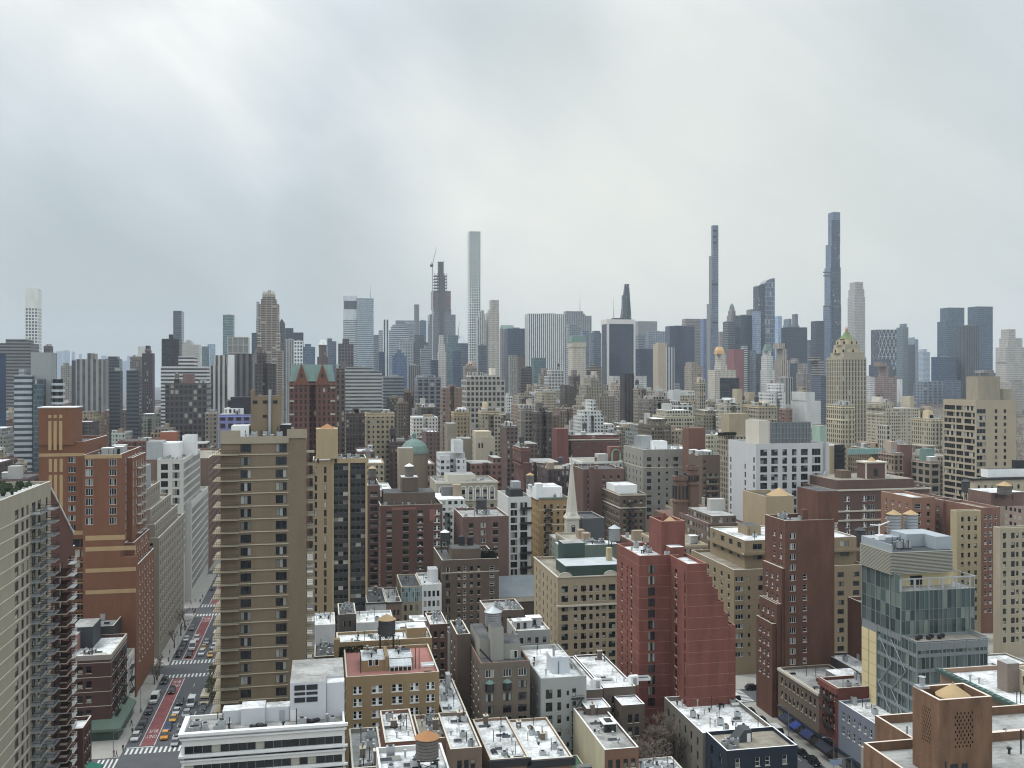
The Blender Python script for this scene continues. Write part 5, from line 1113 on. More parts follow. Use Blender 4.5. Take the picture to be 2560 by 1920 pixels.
note('slender white stone church spire', 1414, 1457, 1138, 1345, Ys)
B = Bld('grey_building', 'plain dark grey metal clad block beside the white spire', 440, 462, 1458, 1511, 1295, cat='building', ybot=1345)
B.block(basic('zinc_dark', (84, 90, 94), var=.05), R_dark).done()
B = Bld('apartment_building', 'tan yellow apartment building with white penthouse and black fire escapes', 440, 470, 1350, 1424, 1245, cat=A_, ybot=1400)
B.block(basic('tan_brick', (158, 128, 82)), R_white, N=[W_('sash', 4, 1.2, 2.0, 3.5, 5, B.Z-2.2, m0=.8)], E=[W_('sash', 6, 1.1, 1.9, 3.5, 5, B.Z-2.2)]).band([B.Z-5.7, B.Z-12.7], .4, M_trim, .12, 'N').band([B.Z-.3], .7, M_copper, .5, 'N', name='copper_cornice').done(90)
B.bx('penthouse', M_white, X(1338, 446), X(1408, 446), 448, 466, B.Z-.99, B.Z+4.2, R_white); B.bx('stair_tower', M_white, X(1340, 444), X(1356, 444), 443, 447.9, B.Z-.99, B.Z+6.5)
b = MB(); xa, xb = B.lx(X(1361, 440)), B.lx(X(1378, 440))
for k in range(9):
 z = B.Z-6-k*3.5; b.box(xa, xb, -1.3, -.04, z, z+.1); b.box(xa, xb, -1.3, -1.24, z+.11, z+1.0); b.tube((xa+.2, -.7, z), (xb-.2, -.7, z+3.4), .13, .13, 4)
b.obj('fire_escape', M_dark, B.root); B.clutter(6, seed=11, kinds='cvp')
water_tank('weathered roof tank with pale cone beside the white penthouse', X(1325, 455), 455, Zp(1325, 1222, 455), 1.9, 3.8, 2.6)
B = Bld('white_building', 'white narrow apartment building with grid windows and dark roof plant', 420, 446, 1270, 1328, 1242, cat=A_, ybot=1410)
B.block(basic('white_render', (200, 200, 196), var=.05), R_grey, N=[W_('tri', 1, 3.0, 2.6, 3.3, 4, B.Z-2.2, at=[2.7]), W_('tri', 1, 3.2, 2.6, 3.3, 4, B.Z-2.2, at=[7.2])], rev=.3).done(60)
B.bx('roof_plant', M_dark, X(1276, 426), X(1308, 426), 426, 438, B.Z-.99, B.Z+2.6); B.bx('condenser_box', M_galv, X(1282, 430), X(1302, 430), 430, 436, B.Z+2.61, B.Z+5.6)
b = MB()
for k in range(5): z = B.Z-5.6-k*6.6; b.box(B.lx(X(1299, 420)), B.lx(X(1328, 420)), -1.5, -.03, z, z+.18); b.box(B.lx(X(1299, 420)), B.lx(X(1328, 420)), -1.5, -1.42, z+.19, z+1.1)
b.obj('balconies', M_dark, B.root)
B = Bld('stone_building', 'cream building with white arched top windows and planted terrace', 470, 498, 1090, 1244, 1204, cat=A_, ybot=1300)
B.block(basic('cream_brick', (166, 156, 136)), R_grey, N=[W_('sash', 8, 1.7, 2.3, 3.6, 6, B.Z-3.4, m0=1)]).band([B.Z-.9, B.Z-9.6], .7, M_trim, .4, 'N').done(80)
b = MB()
for k in range(8):
 q = (B.X1-B.X0-2)/8; c = B.lx(B.X0)+1+q*(k+.5)
 for j in range(6): a0, a1 = pi*j/6, pi*(j+1)/6; b.tube((c+1.25*cos(a0), -.12, B.Z-3.4+1.1*sin(a0)), (c+1.25*cos(a1), -.12, B.Z-3.4+1.1*sin(a1)), .22, .22, 4)
 for sx in (-1.25, 1.25): b.box(c+sx-.25, c+sx+.25, -.3, -.02, B.Z-9, B.Z-3.4)
b.obj('window_arches', M_white, B.root)
B.bx('penthouse', basic('stone_trim', (196, 188, 170)), X(1120, 476), X(1190, 476), 478, 492, B.Z-.99, B.Z+2.6, R_grey); B.clutter(8, seed=3, kinds='avs')
B = Bld('brick_building', 'red brown brick building with pink patches and dark stepped penthouse', 395, 425, 951, 1106, 1262, cat=A_, ybot=1460)
B.block(basic('oxblood_brick', (104, 74, 64), var=.22), R_dark, N=[W_('sash', 1, 2.2, 2.0, 3.2, 6, B.Z-1.8, at=[3.6]), W_('sash', 1, 2.4, 2.0, 3.2, 6, B.Z-1.8, at=[10.3]), W_('ac', 1, 2.4, 2.0, 3.2, 6, B.Z-1.8, at=[16.3]), W_('pair', 1, 2.6, 2.0, 3.2, 6, B.Z-1.8, at=[23.2])], E=[W_('sash', 5, 1.3, 1.9, 3.2, 6, B.Z-1.8)]).done(90)
B.bx('brick_patch', basic('pink_brick', (150, 96, 88)), X(1074, 395), X(1088, 395), 394.94, 394.995, B.Z-6.8, B.Z-2); B.bx('brick_patch', basic('pink_brick', (150, 96, 88)), X(980, 395), X(1040, 395), 394.94, 394.995, B.Z-1.9, B.Z-1.0)
B.bx('penthouse', basic('umber_brick', (104, 88, 74)), X(960, 404), X(1088, 404), 404, 420, B.Z-.99, Zp(1020, 1232, 404), R_dark); B.bx('tank_house', basic('umber_brick', (104, 88, 74)), X(1004, 408), X(1046, 408), 408, 417, Zp(1020, 1231, 404), Zp(1020, 1196, 404), R_white)
water_tank('white capped roof tank above the dark stepped penthouse', X(1023, 412), 412, Zp(1023, 1192, 412), 1.9, 3.9, .4, cone=M_white)
B.clutter(9, seed=5, kinds='cvap')
B = Bld('brick_building', 'dark maroon brick wing between dark glass tower and pink patched brick', 410, 440, 919, 950, 1213, cat=A_, ybot=1480)
B.block(basic('maroon_brick', (104, 78, 70)), R_dark, N=[W_('sash', 2, 1.6, 2.0, 3.2, 6, B.Z-2.2)]).done(40)
water_tank('grey roof tank with tan cone right beside the dark glass tower roof', X(931, 425), 425, B.Z-1, 1.8, 3.8, 2.6)
B = Bld('brick_building', 'plum brick building carrying a black water tank', 385, 412, 1157, 1272, 1291, cat=A_, ybot=1390)
B.block(basic('plum_brick', (112, 86, 78)), R_grey, N=[W_('sash', 1, 1.8, 1.9, 3.1, 4, B.Z-2, at=[3.4]), W_('wtri', 1, 2.0, 1.9, 3.1, 4, B.Z-2, at=[8.4]), W_('sash', 1, 2.0, 1.9, 3.1, 4, B.Z-2, at=[13.4]), W_('ac', 1, 2.0, 1.9, 3.1, 4, B.Z-2, at=[18])], E=[W_('slot', 3, 1.2, 1.8, 3.1, 4, B.Z-2)]).done(60)
water_tank('black round water tank on the plum brick building', X(1203, 398), 398, B.Z-1, 2.3, 3.2, 2.6, M_woodd, M_woodd); B.clutter(6, seed=8, kinds='vpa')
B = Bld('apartment_building', 'blank beige shaft building with tan cone roof inside its parapet', 370, 392, 1914, 1985, 1240, cat='building', ybot=1300)
B.block(basic('beige_stucco', (164, 144, 112), var=.12), R_dark, N=[W_('slot', 2, 1.2, 1.2, 3.6, B.Z-20, B.Z-12, m0=5, m1=.5)], par=1.6).done()
MB().lathe(B.lx(X(1948, 379)), 9, [(5.2, B.Z-1.59), (5.2, B.Z-.9), (5.5, B.Z-.8), (.15, B.Z+2.4)], 18).obj('tank_roof', M_cone, B.root)
B = Bld('brick_building', 'long maroon brick building with stone quoins and an arched bell tower', 400, 440, 2087, 2324, 1222, cat=A_, ybot=1340)
B.block(basic('maroon_dark', (100, 76, 68)), R_tan, N=[W_('pair', 2, 2.2, 2.4, 4.0, 6, B.Z-2.2, m0=2, m1=29), W_('wtri', 3, 3.4, 2.4, 4.0, 6, B.Z-2.2, m0=13, m1=3)]).band([B.Z-.6, B.Z-10.2, B.Z-14.4], .7, M_trim, .45, 'N').done(70)
b = MB(); [b.box(B.lx(B.X0)-.12, B.lx(B.X0)+1.1+(.4 if k % 2 else 0), -.14, -.01, k*1.3, k*1.3+1.1) for k in range(int((B.Z-2)/1.3))]; b.obj('stone_quoins', M_trim, B.root)
B.bx('attic_storey', basic('maroon_dark', (100, 76, 68)), X(2092, 405), X(2285, 405), 405, 432, B.Z-.99, B.Z+3.8, R_tan)
bt = MB(); xa, xb = B.lx(X(2163, 408)), B.lx(X(2216, 408)); z0, z1 = B.Z+3.81, Zp(2190, 1158, 408)
bt.box(xa, xb, 8, 15, z0, z1, 0, 'B'); bt.box(xa-.4, xb+.4, 7.6, 15.4, z1+.01, z1+.7, 1)
for fx_ in ((xa+xb)/2,):
 bt.box(fx_-1.0, fx_+1.0, 7.9, 7.97, z0+1.2, z1-3.2, 2); bt.lathe(fx_, 7.93, [(1.0, z1-3.25), (.7, z1-2.5), (.1, z1-2.2)], 8, 2)
for q in (xa+.4, xb-.4): bt.box(q-.42, q+.42, 7.86, 7.99, z0, z1, 1)
bt.lathe((xa+xb)/2, 11.5, [(2.2, z1+.71), (.1, z1+2.8)], 12, 3); bt.obj('bell_tower', [basic('maroon_dark', (100, 76, 68)), M_trim, M_dark, M_cone], B.root)
B.bx('tank_house', basic('umber_brick', (104, 88, 74)), X(2103, 412), X(2128, 412), 412, 418, B.Z+3.81, B.Z+7.4)
B = Bld('brick_building', 'orange brown brick building with white flat roof and corner stone pier', 350, 372, 2280, 2338, 1243, cat=A_, ybot=1330)
B.block(basic('orange_brick', (136, 98, 78)), R_white, N=[W_('blind', 1, 2.8, 2.0, 3.3, 5, B.Z-2, at=[2.7]), W_('sash', 1, 1.2, 1.9, 3.3, 5, B.Z-2, at=[7.4])], E=[W_('white', 4, 1.2, 1.9, 3.3, 5, B.Z-2)]).done(60)
B = Bld('brick_building', 'brick building with purple brown front beside the orange brown one', 352, 372, 2357, 2403, 1250, cat=A_, ybot=1400)
B.block(basic('purple_brick', (122, 92, 82)), R_dark, N=[W_('blind', 1, 1.6, 2.1, 3.6, 5, B.Z-2.6, at=[2.6]), W_('sash', 1, 1.6, 2.1, 3.6, 5, B.Z-2.6, at=[6])], E=[W_('white', 4, 1.2, 1.9, 3.4, 5, B.Z-2)]).done(60)
e = water_tank('tall dark water tank on thin black legs before the beige concrete tower', X(2414, 368), 368, Zp(2410, 1290, 368), 1.75, 4.6, 10.0, M_woodd, M_woodd)
B = Bld('apartment_building', 'cream apartment building with black cornice and white mansard attic', 395, 403, 2436, 2590, 1197, cat=A_, ybot=1290)
B.block(basic('cream_front', (178, 166, 140)), R_dark, N=[W_('sash', 9, 1.2, 2.0, 3.6, 5, B.Z-2, m0=.6)]).band([B.Z-.4], .8, M_dark, .8, 'NE', name='black_cornice').done(60)
B.bx('attic', M_white, X(2466, 399), X(2590, 399), 398, 402.9, B.Z+.41, B.Z+4.2, R_dark); B.bx('roof_house', M_dark, X(2520, 405), X(2542, 405), 400, 402.5, B.Z+4.21, B.Z+8)
water_tank('broad grey water tank with tan cone on black braced legs', X(2511, 335), 335, Zp(2511, 1247, 335), 2.7, 3.3, 1.7)
B = Bld('apartment_building', 'yellow cream narrow building with arched top windows and hedged terrace', 322, 326, 2393, 2452, 1277, cat=A_, ybot=1430)
B.block(basic('yellow_cream', (166, 150, 114)), R_tan, N=[W_('sash', 3, 1.1, 1.9, 3.4, 4, B.Z-1.4, m0=.8)]).done(50)
B = Bld('brick_building', 'red brown brick building with roof terrace behind the cream block', 330, 360, 2453, 2500, 1268, cat=A_, ybot=1440)
B.block(basic('terrace_brick', (126, 86, 72)), R_tan, N=[W_('white', 3, 1.1, 1.8, 3.3, 5, B.Z-2, m0=.8)]).done(60); B.bx('penthouse', basic('plum_brick', (112, 86, 78)), X(2478, 338), X(2560, 338), 338, 352, B.Z-.99, B.Z+4.5, R_white)
B = Bld('apartment_building', 'cream brick apartment building at the right end with rooftop railings', 300, 303.5, 2500, 2620, 1318, cat=A_, ybot=1600)
B.block(basic('cream_brick_r', (160, 148, 124)), R_tan, N=[W_('sash', 1, 1.3, 2.1, 3.35, 4, B.Z-1.2, at=[1.8]), W_('sash', 1, 1.5, 2.1, 3.35, 4, B.Z-1.2, at=[5.2]), W_('sash', 1, 1.0, 1.8, 3.35, 4, B.Z-1.2, at=[7]), W_('sash', 1, 1.5, 2.1, 3.35, 4, B.Z-1.2, at=[9.6])]).done(60)

e = empty('brick_church', (X(1722, 440), 440, 0), 'old brick church with round turrets and stone arches beside the grey stone building', 'church')
MBk = basic('church_brick', (112, 86, 72), var=.25); xq = lambda p: X(p, 440)-X(1722, 440)
def turret(p0, p1, yt, yb, nm):
 r = (xq(p1)-xq(p0))/2; c = (xq(p0)+xq(p1))/2; z1, z0 = Zp(1722, yt, 440), Zp(1722, yb, 440); b = MB()
 b.lathe(c, r, [(r*1.0, 0), (r*1.0, z0), (r*1.12, z0+.3), (r*1.12, z0+1.2), (r*.9, z0+1.5), (r*.88, z1-2.4), (r*1.05, z1-1.8), (r*1.05, z1), (r*.8, z1)], 12, 0, False); b.lathe(c, r, [(r*.8, z1), (r*.8, z1-1.2)], 12, 1)
 for k in range(12):
  a = 2*pi*k/12; b.box(c+r*.92*cos(a)-.35, c+r*.92*cos(a)+.35, r+r*.92*sin(a)-.35, r+r*.92*sin(a)+.35, z0+2.2, z1-4.5, 1)
 b.obj(nm, [MBk, M_dark], e)
turret(1690, 1728, 1192, 1258, 'turret'); turret(1722, 1752, 1166, 1215, 'turret')
MB().box(xq(1680), xq(1760), 4, 26, 0, Zp(1722, 1292, 440), 0).gable(xq(1726), xq(1750), 2, 20, Zp(1722, 1292, 440)+.01, Zp(1722, 1264, 440), 'y', 1).box(xq(1748), xq(1778), 3.9, 16, 0, Zp(1722, 1272, 440), 0).obj('nave', [MBk, M_galv], e)
b = MB()
for k in range(5): b.box(xq(1684)+k*2.9, xq(1684)+k*2.9+1.1, 3.9, 3.98, Zp(1722, 1345, 440), Zp(1722, 1310, 440))
b.obj('window_slots', M_dark, e); MB().tube((xq(1770), 6, Zp(1722, 1272, 440)), (xq(1770), 6, Zp(1722, 1248, 440)), .8, .8, 8).obj('chimney', M_trim, e)
note('old brick church with round turrets', 1680, 1778, 1166, 1340, 440)
B = Bld('apartment_block', 'dark brown block with stacked dark balconies beside the old brick church', 480, 500, 1756, 1800, 1137, ybot=1320); B.block(basic('balcony_brown', (104, 86, 70)), R_dark, N=[W_('band', 1, 6.2, 1.9, 3.6, 4, B.Z-9, at=[5.4]), W_('sash', 1, 1.2, 1.8, 3.6, 4, B.Z-2, at=[1.2])])
bmk = balcony_mesh_early = MB().box(-3.4, 3.4, -1.4, 0, -.2, 0).box(-3.4, 3.4, -1.4, -1.3, .01, .9).mesh('balcony', [basic('balcony_band', (128, 116, 100))])
for k in range(12): inst('balcony', bmk, B.root, (B.lx(B.X0)+5.4, -.01, B.Z-12.2-k*3.6))
B.bx('tank_house', basic('balcony_brick', (112, 76, 62)), X(1718, 505), X(1760, 505), 503, 512, B.Z-12, Zp(1740, 1070, 505)); B.clutter(6, seed=95, kinds='avb').done(60)
far('apartment_block', 'beige corner building with planted roof and blank square tank house', 545, [(1796, 1896, 1083)], 'tall', (160, 146, 120), (74, 70, 64), cat=A_, ybot=1320, mech=None)
o = bpy.data.objects[COL.objects[-1].name]
addpart(o, 'tank_house', basic('beige_blank', (160, 146, 118)), MB().box(X(1824, 548)-o.location.x, X(1873, 548)-o.location.x, 4, 16, Zp(1845, 1083, 565)-.5, Zp(1848, 1034, 548)))
b = MB(); rg = random.Random(8); z = Zp(1845, 1083, 565)
for _ in range(260): x, y = rg.uniform(X(1797, 546)-o.location.x, X(1840, 546)-o.location.x), rg.uniform(.6, 2.5); s = .5; q = rg.uniform(0, 1.6); b.quad((x-s, y, z+q), (x, y-s, z+q+s), (x+s, y, z+q), (x, y+s, z+q-s))
addpart(o, 'roof_planting', M_leaf, b)
# ------------------------------------------------------------------ near buildings
def curtain(B, face, x0, x1, y0, y1, z0, z1, us, zs, gmat, fmat_, name='glass_wall', d=.12, mw=.12):
 """glass curtain wall: one pane island per cell, mullions in front"""
 x0, x1, y0, y1 = B.lx(x0), B.lx(x1), B.ly(y0), B.ly(y1)
 Ln = face_len(face, x0, x1, y0, y1); g = MB(); m = MB()
 def pt(u, z, o=0.0):
  x, y = place(face, u, x0, x1, y0, y1)
  return {'N': (x, y-o, z), 'E': (x-o, y, z), 'W': (x+o, y, z)}[face]
 us = [Ln*u for u in us]
 for a, c in zip(us[:-1], us[1:]):
  for p, q in zip(zs[:-1], zs[1:]): g.quad(pt(a, p, .02), pt(c, p, .02), pt(c, q, .02), pt(a, q, .02))
 def bar(u0, u1, p, q, o0, o1):
  a, b = pt(u0, p, o0), pt(u1, q, o1)
  m.box(min(a[0], b[0]), max(a[0], b[0]), min(a[1], b[1]), max(a[1], b[1]), p, q)
 for i, u in enumerate(us): w = mw*(2.6 if i % 3 == 0 else 1); bar(u-w/2, u+w/2, zs[0], zs[-1], .03, d+(.1 if i % 3 == 0 else 0))
 for z in zs: bar(0, Ln, z-mw/2, z+mw/2, .035, d-.02)
 g.obj(name, gmat, B.root); m.obj('mullions', fmat_, B.root)
def fire_escape(B, face, u0, u1, zs, name='fire_escape'):
 x0, x1, y0, y1 = B.lx(B.X0), B.lx(B.X1), 0, B.Y1-B.Y0
 m = MB()
 def pt(u, o, z): x, y = place(face, u, x0, x1, y0, y1); return {'N': (x, y-o, z), 'E': (x-o, y, z), 'W': (x+o, y, z)}[face]
 def bx(ua, ub, oa, ob, za, zb):
  a, b = pt(ua, oa, za), pt(ub, ob, zb); m.box(min(a[0], b[0]), max(a[0], b[0]), min(a[1], b[1]), max(a[1], b[1]), za, zb)
 for i, z in enumerate(zs):
  bx(u0, u1, .05, 1.2, z, z+.1)
  for h in (.5, .95): bx(u0, u1, 1.14, 1.2, z+h, z+h+.06)
  for k in range(6): u = u0+(u1-u0)*k/5; bx(u-.02, u+.02, 1.15, 1.19, z+.1, z+.95)
  if i+1 < len(zs):
   a, b = (u0+.3, u1-.3) if i % 2 else (u1-.3, u0+.3)
   m.tube(pt(a, .6, z+.1), pt(b, .6, zs[i+1]), .14, .14, 4)
 m.obj(name, M_dark, B.root)
def balcony(B, root, me, loc, rz=0): inst('balcony', me, root, loc, rz)
def balcony_mesh(w, d, rail, slab=None, solid=False):
 b = MB().box(-w/2, w/2, -d, 0, -.2, 0, 0)
 if solid: b.box(-w/2, w/2, -d, -d+.1, .01, 1.0, 1).box(-w/2, -w/2+.1, -d+.11, 0, .01, 1.0, 1).box(w/2-.1, w/2, -d+.11, 0, .01, 1.0, 1)
 else:
  for z in (.5, 1.0): b.box(-w/2, w/2, -d, -d+.06, z, z+.06, 1); b.box(-w/2, -w/2+.06, -d+.07, 0, z, z+.06, 1); b.box(w/2-.06, w/2, -d+.07, 0, z, z+.06, 1)
  n = int(w/.45)
  for k in range(n+1): x = -w/2+.03+(w-.06)*k/n; b.box(x-.02, x+.02, -d+.01, -d+.05, .01, 1.0, 1)
 return b.mesh('balcony', [slab or M_trim, rail])

# --- white banded building at the bottom
B = Bld('office_building', 'white building of horizontal bands with cluttered flat roof', 179, 188, 455, 862, 1819, X0=-24.5, ybot=1925)
wb = basic('white_band_wall', (214, 212, 206), var=.06)
B.block(wb, R_grey, N=[W_('band', 6, 4.66, 1.45, 3.4, 3, B.Z-1.5, m0=.5), W_('slot', 6, 4.76, .34, 3.4, 1.4, B.Z-3.1, m0=.4)], E=[W_('band', 4, 5.6, 1.45, 3.4, 3, B.Z-1.5, m0=.6)], par=.9, cop=M_white)  # thin slot rows: dark glass strips standing in for shadow gaps between the bands
B.band([B.Z-.55], .5, M_white, .55, 'NE').band([B.Z-1.3], .35, M_white, .3, 'NE')
B.band([B.Z-1.6-k*3.4-2.75 for k in range(6)], .38, M_white, .5, 'NE', name='ledge').band([B.Z-1.6-k*3.4-3.55 for k in range(6)], .3, M_white, .22, 'NE', name='ledge')
wp = basic('roof_house_white', (196, 198, 202), var=.07)
B.bx('roof_house', wp, X(556, 184.5), X(602, 184.5), 184.5, 187.6, B.Z-.89, B.Z+1.6, R_white); B.bx('roof_house', wp, X(602, 183.5), X(662, 183.5), 183.5, 187.6, B.Z-.89, B.Z+2.1, R_white)
B.bx('roof_house', wp, X(663, 184.5), X(724, 184.5), 184.5, 187.6, B.Z-.89, B.Z+1.7, R_white)
z1 = Zp(770, 1706, 184)
B.bx('plant_house', wp, X(725, 184), X(815, 184), 184, 187.6, B.Z-.89, z1, R_grey); B.bx('plant_house', wp, X(816, 184.8), X(861, 184.8), 184.8, 187.6, B.Z-.89, z1-.6, R_white)
B.bx('plant_house', wp, X(725, 184), X(861, 184), 188.05, 200, 0, z1-.3, R_grey)
lv = MB()
for (ya, yb) in ((1712, 1725), (1730, 1737), (1743, 1755)):
 for (xa, xb) in ((736, 763), (766, 794)): lv.box(B.lx(X(xa, 184)), B.lx(X(xb, 184)), 4.9, 4.985, Zp(765, yb, 184), Zp(765, ya, 184))
lv.obj('louvre_openings', M_dark, B.root)
for px_, c in ((733, M_white), (705, M_galv)): b = MB().box(B.lx(X(px_, 184))-.5, B.lx(X(px_, 184))+.5, 4.9 if px_ > 725 else 5.4, 4.98 if px_ > 725 else 5.48, B.Z-.89, B.Z+1.1); b.obj('door', c, B.root)
B.clutter(9, X(470, 186), X(600, 186), 180, 184, seed=31, kinds='apvas'); B.clutter(4, X(640, 186), X(850, 186), 180, 183.5, seed=33, kinds='avp')
def bag_pile(px_, Y, z, lab):
 rg = random.Random(int(px_)); b = MB(); x0 = X(px_, Y)
 for _ in range(14): b.lathe(rg.uniform(-1.5, 1.5), rg.uniform(-.5, .5), [(.1, 0), (.36, .12), (.4, .32), (.25, .55), (.05, .66)], 7)
 b.sm = True; o = b.obj('rubbish_bags', basic('black_plastic', (34, 34, 38), rough=.35, var=.2)); o.location = (x0, Y, z); tag(o, lab, 'rubbish bags')
bag_pile(645, 182, B.Z-.89, 'pile of black rubbish bags nearer the street end of the white banded roof'); bag_pile(778, 182.6, B.Z-.89, 'pile of black rubbish bags below the louvred white plant house')
B.done(60)

# --- brown slab tower
B = Bld('apartment_tower', 'tall brown brick apartment tower with pale slab lines and side balconies', 240, 257, 553, 765, 1092, cat='tower', X0=-23.9, ybot=1745)
bw = basic('taupe_brick', (124, 107, 84), var=.18); slab = basic('slab_cream', (158, 146, 122), var=.12)
fh = 3.12; zb = 8.0; Zt = B.Z
u_ = lambda p: X(p, 240)-B.X0
B.block(bw, R_grey, N=[W_('tri', 1, 2.5, 2.0, fh, zb, Zt-1.2, at=[u_(614.5)]), W_('tri', 1, 2.6, 2.0, fh, zb, Zt-1.2, at=[u_(703)])],
  W=[W_('slot', 3, 2.2, 2.0, fh, zb, Zt-1.2, m0=.6)], cop=slab)
nf = int((Zt-1.2-zb)/fh); zs = [Zt-1.2-(j+1)*fh for j in range(nf)]
B.band(zs, .2, basic('slab_pale', (186, 174, 148), var=.06), .2, 'N', x0=X(600, 240), x1=X(719, 240), name='floor_slab')
bay = MB()
for z in zs:
 for p in (614.5, 703): x = B.lx(X(p, 240)); bay.box(x-1.35, x+1.35, -.18, -.03, z+.21, z+.5)
bay.obj('window_ledges', bw, B.root)
B.band([Zt-1.6], 1.7, slab, .3, 'N', x0=X(554, 240), x1=X(719, 240), name='parapet_band'); B.band([Zt-.4], 2.2, slab, .25, 'N', x0=X(720, 240), x1=X(764.5, 240), name='parapet_band'); B.band([Zt+.12], 1.5, slab, .28, 'N', x0=X(554, 240), x1=X(598, 240), name='parapet_band')
wl = X(600, 240)-X(553, 240)
bmL = balcony_mesh(wl+1.7, 1.6, M_dark, slab); bmR = balcony_mesh(7.0, 2.0, M_dark, slab)
for i, z in enumerate(zs):
 inst('balcony', bmL, B.root, (B.lx(B.X0)+wl/2-.85, -.01, z+.2)); inst('balcony', bmR, B.root, (B.lx(B.X1)+.01, 6.5, z+.2), pi/2)
b = MB()
for z in zs: b.box(B.lx(B.X0)-1.7, B.lx(B.X0)-.01, 0, 9, z, z+.2)
b.obj('side_balcony_slabs', slab, B.root)
py = 247
B.bx('penthouse', basic('penthouse_taupe', (132, 114, 90)), X(627, py), X(703, py), py, 255, Zt-.99, Zp(665, 990, py), R_dark)
b = MB(); zz = Zp(665, 990, py)
for p in (629, 701): b.box(B.lx(X(p, py))-.3, B.lx(X(p, py))+.3, 7, 15, zz+.01, zz+1.5)
for p in (638, 663, 688): b.box(B.lx(X(p, py))-.55, B.lx(X(p, py))+.55, 6.92, 6.99, zz-1.9, zz-1.1, 1)
b.box(B.lx(X(662, py))-.5, B.lx(X(662, py))+.5, 6.92, 6.99, zz-5.4, zz-4.7, 1)
b.tube((B.lx(X(674, py)), 6.6, Zt-.9), (B.lx(X(675, py)), 6.6, zz+1.6), .38, .38, 8, 2); b.obj('penthouse_fittings', [basic('penthouse_taupe', (132, 114, 90)), M_dark, M_galv], B.root)
B.bx('roof_house', M_white, X(578, 246), X(622, 246), 246, 253, Zt-.99, Zt+2.4, R_white); B.bx('roof_house', M_dark, X(700, 246), X(727, 246), 246, 252, Zt-.99, Zt+2.6, R_white)
B.clutter(12, X(600, 243), X(760, 243), 241, 246, seed=12, kinds='apv'); B.done(60)

# --- tan tower with dark glass bays
B = Bld('apartment_tower', 'tan shafted tower with dark glass bays and square tank house', 352, 376, 782, 918, 1150, cat='tower', ybot=1550)
tanm = basic('tan_shaft', (150, 128, 96), var=.08)
X8 = X(830, 352)
B.block(tanm, R_grey, x1=X8, N=[W_('slot', 1, .8, 2.2, 3.1, 6, B.Z-2, at=[1.1]), W_('slot', 1, .9, 2.4, 3.1, 6, B.Z-2, at=[4.4])], y1=370)
B.block(basic('dark_spandrel', (62, 62, 60)), R_grey, x0=X8+.01, N=[W_('band', 1, 5.3, 1.5, 3.1, 6, B.Z-1.5, at=[3.1]), W_('band', 1, 5.6, 1.5, 3.1, 6, B.Z-1.5, at=[9.4])], y0=353)
b = MB()
for p in (832, 873, 916): x = B.lx(X(p, 352)); b.box(x-.35, x+.35, .3, .98, 0, B.Z+.4)
b.box(B.lx(X8)+.01, B.lx(B.X1)+.3, .5, .97, B.Z-1.2, B.Z+.5); b.obj('tan_mullions', basic('tan_pale', (172, 150, 112)), B.root)
B.bx('tank_house', basic('tan_pale', (172, 150, 112)), X(790, 350), X(845, 350), 351, 359, B.Z+.6, Zp(818, 1072, 351))
MB().lathe(B.lx(X(818, 351)), 3, [(3.5, Zp(818, 1072, 351)+.01), (.1, Zp(818, 1063, 351)+.4)], 4, 0, True, pi/4).obj('tank_roof', M_coneo, B.root)
b = MB(); [b.box(B.lx(X(p, 351))-.3, B.lx(X(p, 351))+.3, 0, .6, B.Z-1, B.Z+.59) for p in (795, 840)]; b.obj('tank_legs', M_dark, B.root); B.clutter(10, X8, seed=6, kinds='av'); B.done(90)

# --- orange brick stepped tower by the avenue
Y1_ = 318
ob = basic('orange_brick_wall', (122, 78, 54), var=.2); ocr = basic('cream_stripe', (172, 142, 98), var=.12)
B = Bld('apartment_tower', 'orange brick stepped tower with cream stripes and tall blank shaft', Y1_, 350, 97, 341, 1120, cat='tower', X1=-57.0, ybot=1590)
xA, xB, xC = X(212, Y1_), X(305, Y1_), X(318, Y1_)
ZA, ZS, ZL1, ZL2, ZL3 = Zp(250, 1103, Y1_), Zp(145, 1020, Y1_), Zp(312, 1333, Y1_), Zp(325, 1362, Y1_), Zp(335, 1415, Y1_)
B.block(ob, R_dark, x1=xA, z1=ZA, z0=0, N=[W_('wtri', 1, 2.3, 1.9, 3.0, ZL1, ZA-4.2, at=[X(179, Y1_)-B.X0]), W_('slot', 1, 4.0, 2.5, 3.25, 16, ZL1-1, at=[X(182, Y1_)-B.X0]), W_('slot', 1, 1.2, 2.5, 3.25, 16, ZL1-1, at=[X(208, Y1_)-B.X0-.2])], cop=M_white, rev=.5)
B.block(ob, R_dark, x0=xA+.01, x1=xB, y0=Y1_-2.6, z1=ZA-4.0, N=[W_('wtri', 1, 2.2, 2.2, 3.0, ZL1, ZA-5.0, at=[X(228, Y1_)-xA]), W_('wtri', 1, 2.2, 2.2, 3.0, ZL1, ZA-5.0, at=[-2.2])],
  W=[W_('wtri', 2, 1.8, 2.2, 3.0, 30, ZA-5, m0=1)], cop=M_white)
B.bx('blank_shaft', ob, X(97, Y1_), X(188, Y1_), Y1_-.5, Y1_+9, ZA-.99, ZS, R_dark)
B.bx('shaft_coping', M_white, X(97, Y1_)-.2, X(188, Y1_)+.2, Y1_-.7, Y1_+9.2, ZS+.01, ZS+.35)
